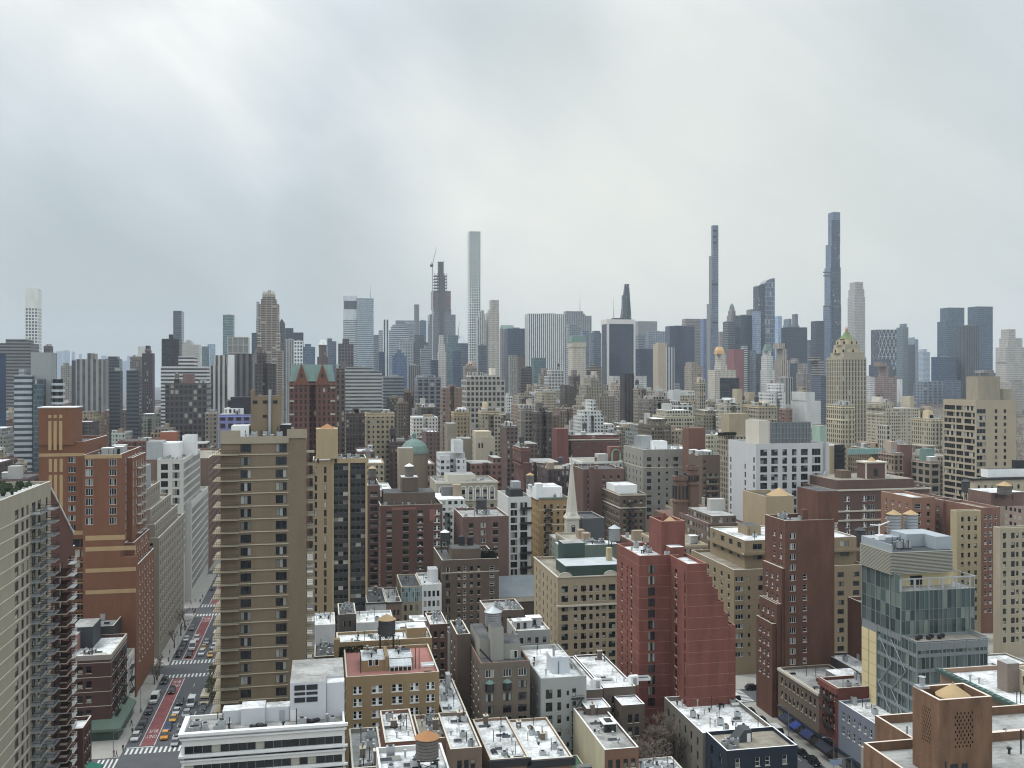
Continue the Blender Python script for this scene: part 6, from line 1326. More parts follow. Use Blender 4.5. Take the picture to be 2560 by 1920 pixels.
for i, (xr, zz, ya) in enumerate(((xC, ZL1, 326), (X(329, Y1_), ZL2, 322), (-57.0, ZL3, Y1_-2.5))):
 B.block(ob, R_grey, x0=xB+.01*(i+1), x1=xr-.01*(2-i), y0=ya, y1=350, z1=zz, W=[W_('white', 7 if i else 6, 1.5, 1.8, 3.05, 8, zz-1.5, m0=1)], cop=M_white) if i else B.block(ob, R_grey, x0=xB+.01, x1=xr, y0=ya, y1=350.5, z1=ZA-6, W=[W_('wtri', 5, 1.8, 2.2, 3.05, ZL1, ZA-7, m0=1)], cop=M_white)
bs = MB()
bs.box(B.lx(X(213, Y1_)), B.lx(X(341, Y1_-2.5)), -2.55, -.3, 0, ZL3+3.3, 0)
bs.obj('lower_front', ob, B.root)
st_ = MB()
for (ya, yb, xa, xb, o_) in ((1133, 1141, 97, 211, .06), (1328, 1338, 150, 212, .06)): st_.box(B.lx(X(xa, Y1_)), B.lx(X(xb, Y1_)), -o_, -.005, Zp(160, yb, Y1_), Zp(160, ya, Y1_))
Yf = Y1_-2.6
st_.box(B.lx(X(212, Yf)), B.lx(X(305, Yf)), -2.68, -2.61, ZA-5.2, ZA-4.05)
for (ya, yb) in ((1338, 1350), (1366, 1377), (1420, 1430), (1474, 1484)): st_.box(B.lx(X(213.5, Yf)), B.lx(X(313 if ya < 1350 else 340, Yf)), -2.66, -2.56, Zp(270, yb, Yf), Zp(270, ya, Yf))
for xa, xb in ((122, 130), (135, 143), (149, 157)):
 for ya, yb in ((1052, 1125), (1147, 1180), (1187, 1320)): st_.box(B.lx(X(xa, Y1_)), B.lx(X(xb, Y1_)), -.56 if yb < 1130 else -.06, -.505 if yb < 1130 else -.005, Zp(140, yb, Y1_), Zp(140, ya, Y1_))
 st_.box(B.lx(X(xa, Y1_)), B.lx(X(xb, Y1_)), -.56, -.505, Zp(140, 1045, Y1_), Zp(140, 1037, Y1_))
st_.obj('cream_stripes', ocr, B.root)
bmS = balcony_mesh(4.2, 1.3, M_galv, M_trim)
for k in range(9): inst('balcony', bmS, B.root, (B.lx(xC)+.01, 18, ZA-10-k*3.05), pi/2); inst('balcony', bmS, B.root, (B.lx(xC)+.01, 25, ZA-10-k*3.05), pi/2)
rl = MB()
for k in range(9): z = 16.5+k*3.25; rl.box(B.lx(X(166, Y1_)), B.lx(X(211, Y1_)), -.2, -.01, z-.28, z+.05)
rl.obj('balcony_slabs', ocr, B.root); B.clutter(4, xA, xB, Y1_, Y1_+20, ZA-5, 3, 'pvb'); B.done(100)

# --- cream balcony slab at the left edge
B = Bld('apartment_slab', 'cream apartment slab covered with dark railed balconies at the photo edge', 120, 221, -400, 97, 1208, cat='apartment block', X0=-85, X1=-57.0, Z=77.5, ybot=1925)
cm = basic('cream_slab_wall', (152, 143, 124), var=.12)
fh = 2.72
B.block(cm, R_grey, W=[W_('sash', 1, 2.4, 1.9, fh, 4, B.Z-2.6, at=[77.6]), W_('slot', 1, 1.7, 1.9, fh, 4, B.Z-2.6, at=[81.4]), W_('slot', 1, 1.6, 1.9, fh, 4, B.Z-2.6, at=[84.4]), W_('grid', 1, 2.6, 2.0, fh, 4, B.Z-2.6, at=[88.6]), W_('grid', 1, 2.2, 2.0, fh, 4, B.Z-2.6, at=[92.6]), W_('slot', 1, 1.3, 1.7, fh, 4, B.Z-2.6, at=[98])], cop=M_trim, par=1.1)
nf = int((B.Z-6)/fh); zs = [B.Z-2.6-(j+1)*fh+.1 for j in range(nf)]
B.band(zs, .16, M_trim, .1, 'W', name='floor_line')
bm1 = balcony_mesh(5.0, 1.9, M_dark, M_galv); bm2 = balcony_mesh(4.4, 2.6, M_dark, M_galv)
for z in zs: inst('balcony', bm1, B.root, (B.lx(B.X1)+.01, 88.6, z+.18), pi/2); inst('balcony', bm2, B.root, (B.lx(B.X1)+.01, 95.4, z+.1), pi/2)
rg = random.Random(5); hd = MB()
for k in range(40): x, y = rg.uniform(B.lx(-68), B.lx(-60)), rg.uniform(70, 100); hd.lathe(x, y, [(.3, B.Z-1.1), (rg.uniform(.5, .9), B.Z-.4), (.2, B.Z+rg.uniform(.2, .7))], 6)
hd.obj('roof_planting', M_leaf, B.root)
for k in range(7): b = MB().box(-.4, .4, -1, 1, 0, .35).box(-.4, .4, .6, 1, .36, .9); b.obj('deck_chair', M_white, B.root, (B.lx(-58.6), 82+k*2.4, B.Z-1.09))
B.done(100)
B = Bld('brick_wing', 'dark red brick wing with sloped glass roof and brown balconies', 221.05, 243, 97, 148, 1260, cat='building', X0=-80, X1=-57.3, Z=60, ybot=1925)
db = basic('wing_brick', (98, 62, 52), var=.12)
B.block(db, R_dark, W=[W_('slot', 1, 2.4, 2.1, fh, 4, B.Z-1.5, at=[4]), W_('slot', 1, 2.4, 2.1, fh, 4, B.Z-1.5, at=[9.5]), W_('grid', 1, 2.2, 1.9, fh, 4, B.Z-1.5, at=[17])], cop=M_trim)
sg = MB(); xa, xb = B.lx(-80), B.lx(-57.3)
sg.quad((xb, .5, 76), (xb, 20, 63), (xa, 20, 63), (xa, .5, 76), 0); sg.quad((xb, .5, 60), (xb, 20, 60), (xb, 20, 63), (xb, .5, 76), 1); sg.quad((xb, 20, 60.01), (xa, 20, 60.01), (xa, 20, 63), (xb, 20, 63), 1)
sg.tube((xb+.1, .5, 76.1), (xb+.1, 20, 63.1), .22, .22, 4, 2); sg.obj('sloped_roof', [M_galv, db, M_white], B.root)
bm3 = balcony_mesh(4.6, 2.3, basic('rail_brown', (70, 46, 40)), M_trim, True); bm4 = balcony_mesh(3.4, 1.2, M_white, M_white)
for k in range(int(54/fh)): inst('balcony', bm3, B.root, (B.lx(B.X1)+.01, 7, B.Z-4-k*fh), pi/2); inst('balcony', bm4, B.root, (B.lx(B.X1)+.01, 17, B.Z-3.2-k*fh), pi/2)
B.done(60)

# --- maroon corner building below the orange tower, and its neighbours
B = Bld('brick_building', 'maroon brick corner building with white roof and green awning', 282, 304, 120, 276, 1640, X1=-57.2, ybot=1880)
mb_ = basic('maroon_corner', (84, 58, 54), var=.12)
B.block(mb_, R_white, N=[W_('sash', 1, 1.4, 1.9, 4.0, 4, B.Z-2, at=[X(200, 282)-B.X0]), W_('sash', 1, 1.4, 1.9, 4.0, 4, B.Z-2, at=[X(222, 282)-B.X0])], W=[W_('sash', 6, 1.2, 1.9, 4.0, 4, B.Z-2)], par=.9).band([B.Z-2.2-k*4.0 for k in range(5)], .14, M_trim, .06, 'NW', name='pale_course').band([B.Z-1.4], 1.4, basic('stained_coping', (150, 140, 134)), .1, 'NW')
fire_escape(B, 'W', 3, 8, [5+k*3.8 for k in range(5)]); fire_escape(B, 'W', 13, 18, [5+k*3.8 for k in range(5)])
B.bx('roof_house', basic('slate_box', (66, 70, 76)), X(176, 292), X(230, 292), 293, 303, B.Z-.89, B.Z+5.2, R_grey); B.bx('roof_house', basic('pale_red_brick', (150, 112, 102)), X(148, 288), X(190, 288), 289, 293.9, B.Z-.89, B.Z+4.0, R_grey); B.bx('roof_house', M_dark, X(150, 286), X(166, 286), 286, 288.9, B.Z-.89, B.Z+2.5, R_white)
B.clutter(8, X(190, 285), X(270, 285), 283, 291, seed=14, kinds='vps')
aw = MB(); x1 = B.lx(B.X1)
aw.quad((B.lx(-73), -.02, 5.2), (B.lx(-73), -3.0, 3.4), (x1+3.0, -3.0, 3.4), (x1+.02, -.02, 5.2)); aw.quad((x1+.02, -.02, 5.2), (x1+3.0, -3.0, 3.4), (x1+3.0, 20, 3.4), (x1+.02, 20, 5.2)); aw.quad((B.lx(-73), -3.01, 3.4), (B.lx(-73), -3.01, 2.7), (x1+3.01, -3.01, 2.7), (x1+3.01, -3.01, 3.4)); aw.quad((x1+3.01, -3.01, 3.4), (x1+3.01, -3.01, 2.7), (x1+3.01, 20, 2.7), (x1+3.01, 20, 3.4))
aw.obj('awning', basic('awning_green', (92, 112, 98), var=.1), B.root)
sf = MB().box(B.lx(-73), x1+2.4, -2.4, -.05, 0, 2.6).box(x1+.05, x1+2.4, -.04, 19, 0, 2.6); sf.obj('storefront', basic('storefront_green', (60, 78, 70), rough=.4), B.root)
B.done(60)
B = Bld('brick_building', 'dark roofed low building with gravel roof behind the maroon corner', 304.05, 317, 150, 300, 1600, X0=-90, X1=-61, Z=25.5, ybot=1660); B.block(basic('black_brick', (60, 58, 58)), R_grey).clutter(9, seed=21, kinds='sav').done()
B = Bld('row_house', 'white narrow walk up house with fire escape along the avenue', 304.1, 315.5, 300, 330, 1700, X0=-60.9, X1=-57.1, Z=15.5, ybot=1760); B.block(basic('white_stucco', (196, 194, 186)), R_grey, W=[W_('sash', 4, 1.1, 1.8, 3.6, 3.6, B.Z-.6)]).done(); fire_escape(B, 'W', 2, 7, [4.5, 8.1, 11.7])
B = Bld('corner_building', 'low corner building with white side wall and brick front beside green awning', 250.5, 259.5, 150, 213, 1822, X1=-57.3, ybot=1925); B.block(basic('maroon_corner', (84, 58, 54)), R_white, W=[W_('sash', 3, 1.0, 1.8, 3.4, .5, B.Z-.6)]).done()
b = MB().quad((0, 0, 3.4), (3.4, 0, 2.5), (3.4, 9, 2.5), (0, 9, 3.4)).quad((3.4, 0, 2.5), (3.4, 0, 2.0), (3.4, 9, 2.0), (3.4, 9, 2.5)); b.obj('awning', basic('awning_teal', (48, 138, 112)), B.root, (B.lx(B.X1)+.02, -3, 0))

# --- limestone stepped building and white framed building up the avenue
B = Bld('apartment_building', 'pale limestone stepped apartment building beside the avenue', 358, 420, 360, 411, 1345, cat='apartment block', X1=-56.6, ybot=1560)
lm = basic('grey_limestone', (140, 132, 118), var=.12)
B.block(lm, R_tan, N=[W_('sash', 1, 1.0, 1.7, 3.4, 4, B.Z-1, at=[-2.6])], W=[W_('sash', 13, 1.3, 1.8, 3.4, 4, B.Z-1)])
Zb = B.Z
for x0_, x1_, y0_, y1_, dz, spn in ((-72, -58.5, 361, 416, 4.4, 11), (-72, -60.5, 364, 412, 5, 9), (-72, -63.5, 368, 404, 6, 7)):
 B.block(lm, R_tan, x0=x0_, x1=x1_, y0=y0_, y1=y1_, z0=Zb-.99, z1=Zb+dz, W=[W_('sash', spn, 1.3, 1.8, 3.2, Zb, Zb+dz-.6)], N=[W_('sash', 2, 1.2, 1.8, 3.2, Zb, Zb+dz-.6)]); Zb = Zb+dz
B.bx('penthouse', basic('zinc_pale', (150, 154, 156)), -72, -65, 376, 392, Zb-.99, Zb+8, R_grey)
wt = MB().lathe(B.lx(-70), 30, [(1.9, Zb+8.01), (1.9, Zb+9.4), (.1, Zb+11.2)], 12); wt.obj('tank_roof', M_white, B.root); B.done(100)
B = Bld('apartment_building', 'white framed modern building with broad dark windows and white roof plant', 440, 500, 393, 486, 1148, cat='apartment block', X1=-59.5, ybot=1500)
wf = basic('white_frame_wall', (186, 184, 176), var=.06)
B.block(wf, R_grey, N=[W_('tri', 1, 2.9, 2.6, 3.7, 40, B.Z-1.5, at=[3]), W_('tri', 1, 2.9, 2.6, 3.7, 40, B.Z-1.5, at=[7.8]), W_('band', 1, 5.8, 2.6, 3.7, 40, B.Z-1.5, at=[13.3])], W=[W_('tri', 16, 2.4, 2.7, 3.7, 20, B.Z-1.5)])
B.block(wf, R_grey, x0=-71, x1=-56.8, y0=446, y1=510, z1=Zp(500, 1255, 446), N=[W_('grid', 1, 2.6, 2.2, 3.7, 4, 45, at=[2.6]), W_('grid', 1, 4.4, 3.0, 3.7, 4, 45, at=[8])], W=[W_('tri', 17, 2.4, 2.8, 3.7, 4, 45)], wname='terrace_block')
B.bx('roof_plant', M_white, X(405, 455), X(446, 455), 455, 470, B.Z-.99, B.Z+6, R_white); B.bx('roof_plant', M_galv, X(366, 452), X(404, 452), 452, 465, B.Z-.99, B.Z+7, R_grey); B.bx('roof_house', basic('roof_orange_brick', (150, 90, 66)), X(399, 474), X(438, 474), 474, 484, B.Z-.99, B.Z+10, R_grey)
B.bx('stair_tower', M_white, X(455, 470), X(486, 470), 471, 482, B.Z-.99, B.Z+8.5, R_grey); B.clutter(14, seed=2, kinds='avs'); B.done(100)
B = Bld('brick_building', 'long brown brick building farther up the avenue past the white framed one', 512, 580, 525, 552, 1160, cat='apartment block', X0=-90, X1=-57.0, Z=58, ybot=1430); B.block(basic('avenue_brick', (116, 92, 80)), R_tan, W=[W_('sash', 15, 1.3, 1.9, 3.3, 8, 56)]).done(60)

# --- tan brick building with terrace and tanks, bottom centre
B = Bld('apartment_building', 'tan brick building with paired white windows and red roof terrace', 225, 249, 865, 1098, 1686, cat='apartment block', ybot=1925)
tb = basic('buff_brick', (146, 122, 84), var=.1)
cs = [X(p, 225)-B.X0 for p in (894, 943, 993, 1036, 1076)]
B.block(tb, M_redpaint, N=[W_('pair', 1, w, 1.75, 2.87, 2, B.Z-1.75, at=[c]) for c, w in zip(cs, (2.05, 2.5, 2.5, 2.05, 2.0))], E=[W_('white', 3, 1.2, 1.7, 2.87, 2, B.Z-1.75)], par=.8)
pz = B.Z-.79
B.bx('penthouse', tb, X(904, 231), X(963, 231), 231, 240, pz, Zp(934, 1650, 231), R_white); B.bx('penthouse_pier', tb, X(963, 230.6)+.02, X(972, 230.6), 230.6, 239, pz, Zp(968, 1640, 231))
zc = Zp(995, 1648, 231)
cz = MB(); xa, xb = B.lx(X(974, 231)), B.lx(X(1028, 231))
for k in range(6): x = xa+(xb-xa)*k/5; cz.box(x-.07, x+.07, 5.0, 5.1, pz, zc-1.4, 1); cz.tube((x, 5.05, zc-1.4), (x, 7.0, zc-.2), .07, .07, 4, 1)
cz.quad((xa, 5.06, pz), (xb, 5.06, pz), (xb, 5.06, zc-1.4), (xa, 5.06, zc-1.4), 0); cz.quad((xa, 5.06, zc-1.4), (xb, 5.06, zc-1.4), (xb, 7.0, zc-.2), (xa, 7.0, zc-.2), 2)
for z in (pz+.9, pz+1.8): cz.box(xa, xb, 4.98, 5.04, z, z+.08, 1)
cz.obj('conservatory', [M_glassg, M_whiteframe, basic('conservatory_roof', (196, 202, 204), rough=.3)], B.root)
B.bx('penthouse', tb, X(973, 232), X(1032, 232), 232.1, 240, pz, zc, R_white)
pw = MB(); xw = B.lx(X(934, 231))
for s_ in (-.75, .75): pw.box(xw+s_-.5, xw+s_+.5, 5.9, 5.985, pz+1.2, pz+2.9, 0); pw.box(xw+s_-.38, xw+s_+.38, 5.85, 5.899, pz+1.35, pz+2.75, 1)
pw.obj('window', [M_whiteframe, M_glass], B.root)
b = MB().box(-1.6, 1.6, -.5, .5, .05, .5).box(-1.6, 1.6, .3, .5, .51, 1.0).box(-1.6, -1.45, -.5, .29, .51, .8); b.obj('garden_sofa', M_white, B.root, (B.lx(X(1070, 231)), 7, pz))
b = MB().box(-.9, .9, -.5, .5, .3, .38).box(-.8, -.7, -.4, .4, 0, .29).box(.7, .8, -.4, .4, 0, .29); b.obj('garden_table', basic('teak', (140, 112, 84)), B.root, (B.lx(X(1068, 229)), 3.2, pz))
B.clutter(5, X(905, 234), X(960, 234), 232, 239.5, Zp(934, 1650, 231), 17, 'sv'); B.clutter(4, X(976, 234), X(1030, 234), 234, 240, zc, 18, 'svp')
for p in (901, 1040, 1048): MB().tube((0, 0, 0), (0, 0, 5), .09, .09, 6).obj('vent_pipe', M_dark, B.root, (B.lx(X(p, 230)), 4.2+p % 3, pz))
B.done(100)
water_tank('dark wooden water tank with tan cone above the buff brick penthouses', X(967, 244), 244, Zp(967, 1632, 244), 2.15, 3.6, 4.6, M_woodd)
B = Bld('brick_building', 'buff brick rear wing with white roofs behind the red roof terrace', 250, 260, 842, 1080, 1600, Z=None, ybot=1690)
B.block(tb, R_white, N=[W_('white', 3, .9, 1.5, 2.9, 20, B.Z-1.2, m0=.8, m1=16), W_('white', 3, .9, 1.5, 2.9, 20, B.Z-1.2, m0=17, m1=1)], par=.7).clutter(12, seed=22, kinds='vpsc')
B.bx('stair_house', tb, X(1018, 252), X(1066, 252), 252, 258, B.Z-.69, B.Z+2.2, R_white); B.bx('chimney_stack', tb, X(835, 250), X(850, 250), 249, 250.9, B.Z-12, B.Z+1.0); B.done(40)
gp = MB(); rg = random.Random(3)
for _ in range(500):
 x, y, z = rg.uniform(-3, 3), rg.uniform(-1.2, 1.2), rg.uniform(0, 2.2); s = .22
 gp.quad((x-s, y, z), (x, y-s, z+s), (x+s, y, z), (x, y+s, z-s))
o = gp.obj('roof_plants', M_leaf); o.location = (X(878, 247), 248.5, Zp(880, 1640, 248)); tag(o, 'dark evergreen planting on the terrace beside buff brick penthouses', 'plants')

# --- grey brown brick building with bulkheads
B = Bld('apartment_building', 'grey brown brick building with white shuttered windows and grey bulkheads', 232, 258, 1202, 1325, 1655, cat='apartment block', ybot=1830)
gb = basic('drab_brick', (108, 96, 84), var=.26)
at = [X(p, 232)-B.X0 for p in (1224, 1268, 1306)]
B.block(gb, R_dark, N=[W_('wtri', 3, 2.1, 1.9, 2.95, B.Z-4.2, B.Z-1.2, at=at), W_('tri', 3, 2.1, 1.9, 2.95, 3, B.Z-4.2, at=at)], E=[W_('white', 6, 1.1, 1.8, 2.95, 3, B.Z-1.6)], par=1.0, cop=basic('clay_coping', (130, 96, 80)))
for k in (0, 1):
 b = MB(); x = B.lx(B.X0+at[k]); z = B.Z-6.9
 b.prism([(x-1.1, -.01), (x-.7, -.75), (x+.7, -.75), (x+1.1, -.01)], z, z+2.0, 0, 0, True); b.box(x-.5, x+.5, -.78, -.755, z+.3, z+1.7, 1)
 b.lathe(x, -.1, [(1.25, z+2.01), (.9, z+2.4), (.1, z+2.8)], 8, 2, True, pi/8); b.obj('oriel_window', [M_dark, M_glassb, M_copper], B.root)
gy = basic('stucco_grey', (150, 148, 138), var=.07)
B.bx('stair_bulkhead', gy, X(1231, 236), X(1261, 236), 237, 242, B.Z-.99, Zp(1246, 1570, 237), R_dark); B.bx('roof_room', gy, X(1262, 236)+.05, X(1306, 236), 238, 247, B.Z-.99, Zp(1285, 1608, 238), R_dark); B.bx('roof_room', gy, X(1200, 240), X(1230, 240), 240, 256, B.Z-.99, B.Z+3.6, R_dark)
b = MB().box(-.9, .9, -.1, 0, 0, 2.0, 0).box(-.75, -.05, -.14, -.11, .15, 1.9, 1).box(.05, .75, -.14, -.11, .15, 1.9, 1); b.obj('terrace_door', [M_whiteframe, M_glass], B.root, (B.lx(X(1285, 238)), 5.98, B.Z-.98))
b = MB().tube((0, 0, 0), (-3.2, 0, 3.6), .2, .2, 4); [b.box(-.6*k-.3, -.6*k+.3, -.5, .5, .6*k, .6*k+.08) for k in range(6)]; b.obj('roof_stair', M_dark, B.root, (B.lx(X(1230, 236)), 3.4, B.Z-.98))
B.clutter(14, X(1245, 246), X(1320, 246), 247, 257, seed=25, kinds='vps'); B.done(80)
water_tank('silver metal water tank with ribbed cone on the grey bulkhead roof', X(1233, 252), 252, B.Z+3.2, 2.2, 3.6, .5, M_galv, M_galv)
B = Bld('row_house', 'white roofed low house with tall flues beside the buff brick block', 222, 246, 1106, 1166, 1778, X0=None, ybot=1830); B.block(basic('house_brick', (104, 76, 66)), R_white, N=[W_('sash', 2, 1.0, 1.8, 3.2, 2, B.Z-2.2)], par=.7).clutter(7, seed=28, kinds='pcva').done()
B.bx('flue_housing', M_galv, X(1113, 238), X(1124, 238), 236, 238.5, B.Z-.69, B.Z+4.2)
B = Bld('row_house', 'narrow brown house with white topped parapet beside the drab brick block', 248, 262, 1142, 1176, 1585, ybot=1690); B.block(basic('narrow_brown', (96, 80, 70)), R_dark, E=[W_('sash', 2, 1, 1.8, 3, 3, B.Z-2)]).clutter(4, seed=30, kinds='av').done()

# --- grey painted building with white roof
B = Bld('apartment_building', 'pale grey painted building with white roof and front fire escape', 231, 260, 1352, 1466, 1693, cat='apartment block', ybot=1870)
pg = basic('grey_paint', (156, 158, 154), var=.06)
B.block(pg, R_white, N=[W_('grid', 1, 1.7, 2.3, 3.2, 2, B.Z-2.4, at=[2.1]), W_('sash', 1, 1.0, 2.1, 3.2, 2, B.Z-2.4, at=[4.7]), W_('slot', 1, .7, 1.2, 3.2, 2, B.Z-2.4, at=[6.9]), W_('sash', 1, .95, 2.1, 3.2, 2, B.Z-2.4, at=[8.5])], E=[W_('sash', 5, 1.0, 1.9, 3.2, 2, B.Z-2.4)], par=1.0, cop=basic('grey_paint', (156, 158, 154)))
fire_escape(B, 'N', 7.7, 10.9, [B.Z-5.4-k*3.2 for k in range(6)])
B.bx('stair_house', basic('bulkhead_white', (190, 196, 202), var=.05), X(1382, 236), X(1426, 236), 237, 243, B.Z-.99, B.Z+3.2, R_white); MB().tube((0, 0, 0), (0, 0, 3), .3, .3, 8).obj('flue_pipe', M_galv, B.root, (B.lx(X(1387, 237)), 7.2, B.Z+3.21)); B.clutter(6, seed=40, kinds='pv')
b = MB().box(-.1, .1, 0, 20, 0, 1.2); b.obj('party_wall', pg, B.root, (B.lx(B.X1)-1.2, 9, B.Z-.98)); B.done(60)
for i, (xl, xr, yt, lab, sd) in enumerate(((1441, 1528, 1748, 'brown townhouse with white roof and stair hatch, touching the grey painted building', 51), (1530, 1612, 1740, 'brown townhouse with white roof against the red brick tower', 52))):
 B = Bld('townhouse', lab, 226, 262, xl, xr, yt, group='white roofed brown townhouses', ybot=1830)
 B.block(basic('townhouse_brown', (92, 80, 70)), R_white, y0=233, N=[W_('sash', 2, 1.0, 2.0, 3.2, 2, B.Z-1.5)], par=.5, cop=M_white)
 B.block(basic('townhouse_brown', (92, 80, 70)), R_white, x0=B.X0+2.6, y0=226, y1=232.99, z1=B.Z-2.2, N=[W_('sash', 2, 1.1, 2.1, 3.2, 2, B.Z-4)], E=[W_('slot', 1, 1, 1.8, 3.2, 2, B.Z-4)], par=.3, cop=M_white, wname='rear_wing')
 hs = MB(); x = B.lx(X(xl+30, 244)); z = B.Z-.49
 hs.v = [(x-1, 9, z), (x+1, 9, z), (x+1, 14, z), (x-1, 14, z), (x-1, 9, z+2.3), (x+1, 9, z+2.3), (x+1, 10.4, z+2.3), (x-1, 10.4, z+2.3)]
 hs.f = [(0, 1, 5, 4), (1, 2, 6, 5), (3, 0, 4, 7), (4, 5, 6, 7), (2, 3, 7, 6)]; hs.mi = [0]*5; hs.box(x-.45, x+.45, 8.9, 8.985, z, z+1.9, 1); hs.obj('stair_hatch', [M_white, M_galv], B.root)
 b = MB().box(-1.7, 1.7, -1.1, 1.1, 0, .8, 0, 'T'); b.box(-1.5, 1.5, -.9, .9, .3, .4, 1); b.obj('skylight', [M_white, M_dark], B.root, (x+3.6, 13, z)); B.clutter(3, y0=236, seed=sd, kinds='pcv'); B.done()

# --- red brick tower with diagonal steps
rbk = basic('red_tower_brick', (122, 70, 59), var=.36); rcop = basic('pink_coping', (160, 112, 100)); fh = 2.97
B = Bld('apartment_tower', 'bright red brick tower with stepped diagonal side and roof tank house', 246, 266, 1598, 1700, 1388, cat='tower', ybot=1740)
ZL = B.Z; xm = X(1698, 246)
B.block(rbk, R_white, x1=xm, N=[W_('tri', 1, 1.9, 2.4, fh, 8, ZL-2.2, at=[X(1629, 246)-B.X0])], E=[W_('sash', 1, 1.0, 1.8, fh, 8, ZL-4, at=[5]), W_('sash', 1, 1.0, 2.2, fh, 8, ZL-4, at=[13.5]), W_('slot', 1, .8, 1.8, fh, 8, ZL-4, at=[10])], cop=rcop, mrev=None)
ln = [ZL-2.6-k*fh for k in range(int((ZL-8)/fh))]
B.band(ln, .09, rcop, .03, 'NE', x1=xm, name='pale_course')
yr = 233.5; steps = ((1767, 1408), (1781, 1441), (1795, 1472), (1809, 1503), (1821, 1533), (1839, 1562))
xs0 = X(1718, yr); xe = xs0
ZR = Zp(1740, 1405, yr)
for i, (p, yt) in enumerate(steps):
 z = Zp(p, yt, yr); x1 = X(p, yr)
 B.block(rbk, R_white if i == 0 else R_dark, x0=xe+.005*i, x1=x1, y0=yr, y1=yr+20+.01*i, z1=z, cop=rcop, par=.9 if i == 0 else .5,
   E=[W_('slot', 1, 1.3, 2.0, fh, 8, z-2.4, at=[4]), W_('sash', 1, 1.6, 2.1, fh, 8, z-2.4, at=[12]), W_('slot', 1, .8, 2.2, fh, 8, z-2.4, at=[-1.6])] if i == 0 else [],
   N=[W_('slot', 1, .9, 1.7, 4.0, 24, 32.5, at=[1.2])] if i == 4 else []); 
 b = MB()
 for z_ in [ZL-2.2-k*fh for k in range(int((ZL-8)/fh))]:
  if z_ < z-1: b.box(B.lx(xe)+(0 if i else -.03), B.lx(x1)+.0, yr-246-.035, yr-246-.004, z_, z_+.09)
 b.obj('pale_course', rcop, B.root); xe = x1
yp = 251; B.bx('tank_house', rbk, X(1653, yp), X(1712, yp), yp, yp+10, ZL-.99, Zp(1680, 1304, yp)-1.1, None)
b = MB(); xa, xb, zz = B.lx(X(1653, yp)), B.lx(X(1712, yp)), Zp(1680, 1304, yp)
b.box(xa, xb, 5, 5.35, zz-1.09, zz, 0).box(xa, xa+.35, 5.36, 15, zz-1.09, zz, 0).box(xb-.35, xb, 5.36, 15, zz-1.09, zz, 0).box(xa+.36, xb-.36, 14.65, 15, zz-1.09, zz, 0)
b.box(xa-.05, xb+.05, 4.95, 5.4, zz+.005, zz+.15, 1).box(xa-.05, xa+.4, 5.41, 15, zz+.005, zz+.15, 1).box(xb-.4, xb+.05, 5.41, 15, zz+.005, zz+.15, 1); b.box(xa+2.2, xa+3.3, 10, 11, zz-1, zz+1.6, 0)
b.lathe((xa+xb)/2+.8, 9.6, [(2.3, zz-.9), (.1, zz+.75)], 16, 2); b.obj('tank_parapet', [rbk, rcop, M_cone], B.root)
B.bx('roof_stair', rbk, X(1676, 247), X(1711, 247), 247, 250.9, ZL-.99, ZL+1.8, R_white); B.clutter(5, seed=61, kinds='va'); B.done(100)

# --- dark red tower on the avenue corner
B = Bld('apartment_tower', 'rust brick tower with terraced corner and blank wide front', 259, 272, 1963, 2086, 1300, cat='tower', ybot=1690)
rb2 = basic('rust_brick', (102, 68, 55), var=.32); fh = 3.06
B.block(rb2, R_grey, N=[W_('wtri', 1, 1.9, 1.8, fh, 12, B.Z-3, at=[2.4]), W_('white', 1, 1.2, 1.6, fh, 12, B.Z-15, at=[6.2])], E=[W_('white', 2, 1.2, 1.8, fh, 12, B.Z-3, m0=4, m1=.6)], par=1.1)
B.bx('upper_shaft', rb2, X(2036, 262), X(2086.5, 262), 260, 272.5, B.Z-1.09, Zp(2060, 1228, 260), R_dark); B.bx('chimney_stack', rb2, X(2008, 262), X(2020, 262), 262, 264, B.Z-1.09, B.Z+2.6)
for i, (p, yt, ya) in enumerate(((1957, 1420, 259.5), (1951, 1510, 260), (1946, 1560, 260.5))): B.block(rb2, R_grey, x0=X(p, 259)-.6*i, x1=B.X0-.01-(X(1963, 259)-X((1963, 1957, 1951)[i], 259)) if i else B.X0-.01, y0=ya, y1=272-.5*i, z1=Zp(p, yt, 260), E=[W_('white', 3, 1.2, 1.7, fh, 10, Zp(p, yt, 260)-1.6)], cop=M_trim, wname='terrace_step')
B.clutter(5, seed=63, kinds='va'); B.done(100)
# --- beige balcony apartment building behind
B = Bld('apartment_building', 'beige brick apartment building with wrapped terraces and white roof', 300, 338, 1835, 2165, 1418, cat='apartment block', ybot=1720)
bb_ = basic('drab_beige_brick', (140, 122, 94), var=.12); fh = 3.15
B.block(bb_, R_tan, N=[W_('wtri', 1, 2.9, 1.7, fh, 3, B.Z-1.6, at=[1.9]), W_('slot', 1, .8, 1.3, fh, 3, B.Z-1.6, at=[5.4]), W_('tri', 7, 2.4, 1.7, fh, 3, B.Z-1.6, m0=7, m1=.8)], E=[W_('sash', 6, 1.5, 1.7, fh, 3, B.Z-1.6)])
B.block(bb_, R_white, x0=X(1862, 306), y0=306, y1=336, z0=B.Z-.99, z1=B.Z+8.6, N=[W_('band', 5, 3.4, 1.9, 3.4, B.Z, B.Z+8, m0=.6)], E=[W_('band', 4, 3, 1.9, 3.4, B.Z, B.Z+8, m0=1)], cop=M_white, par=.5, wname='upper_storeys')
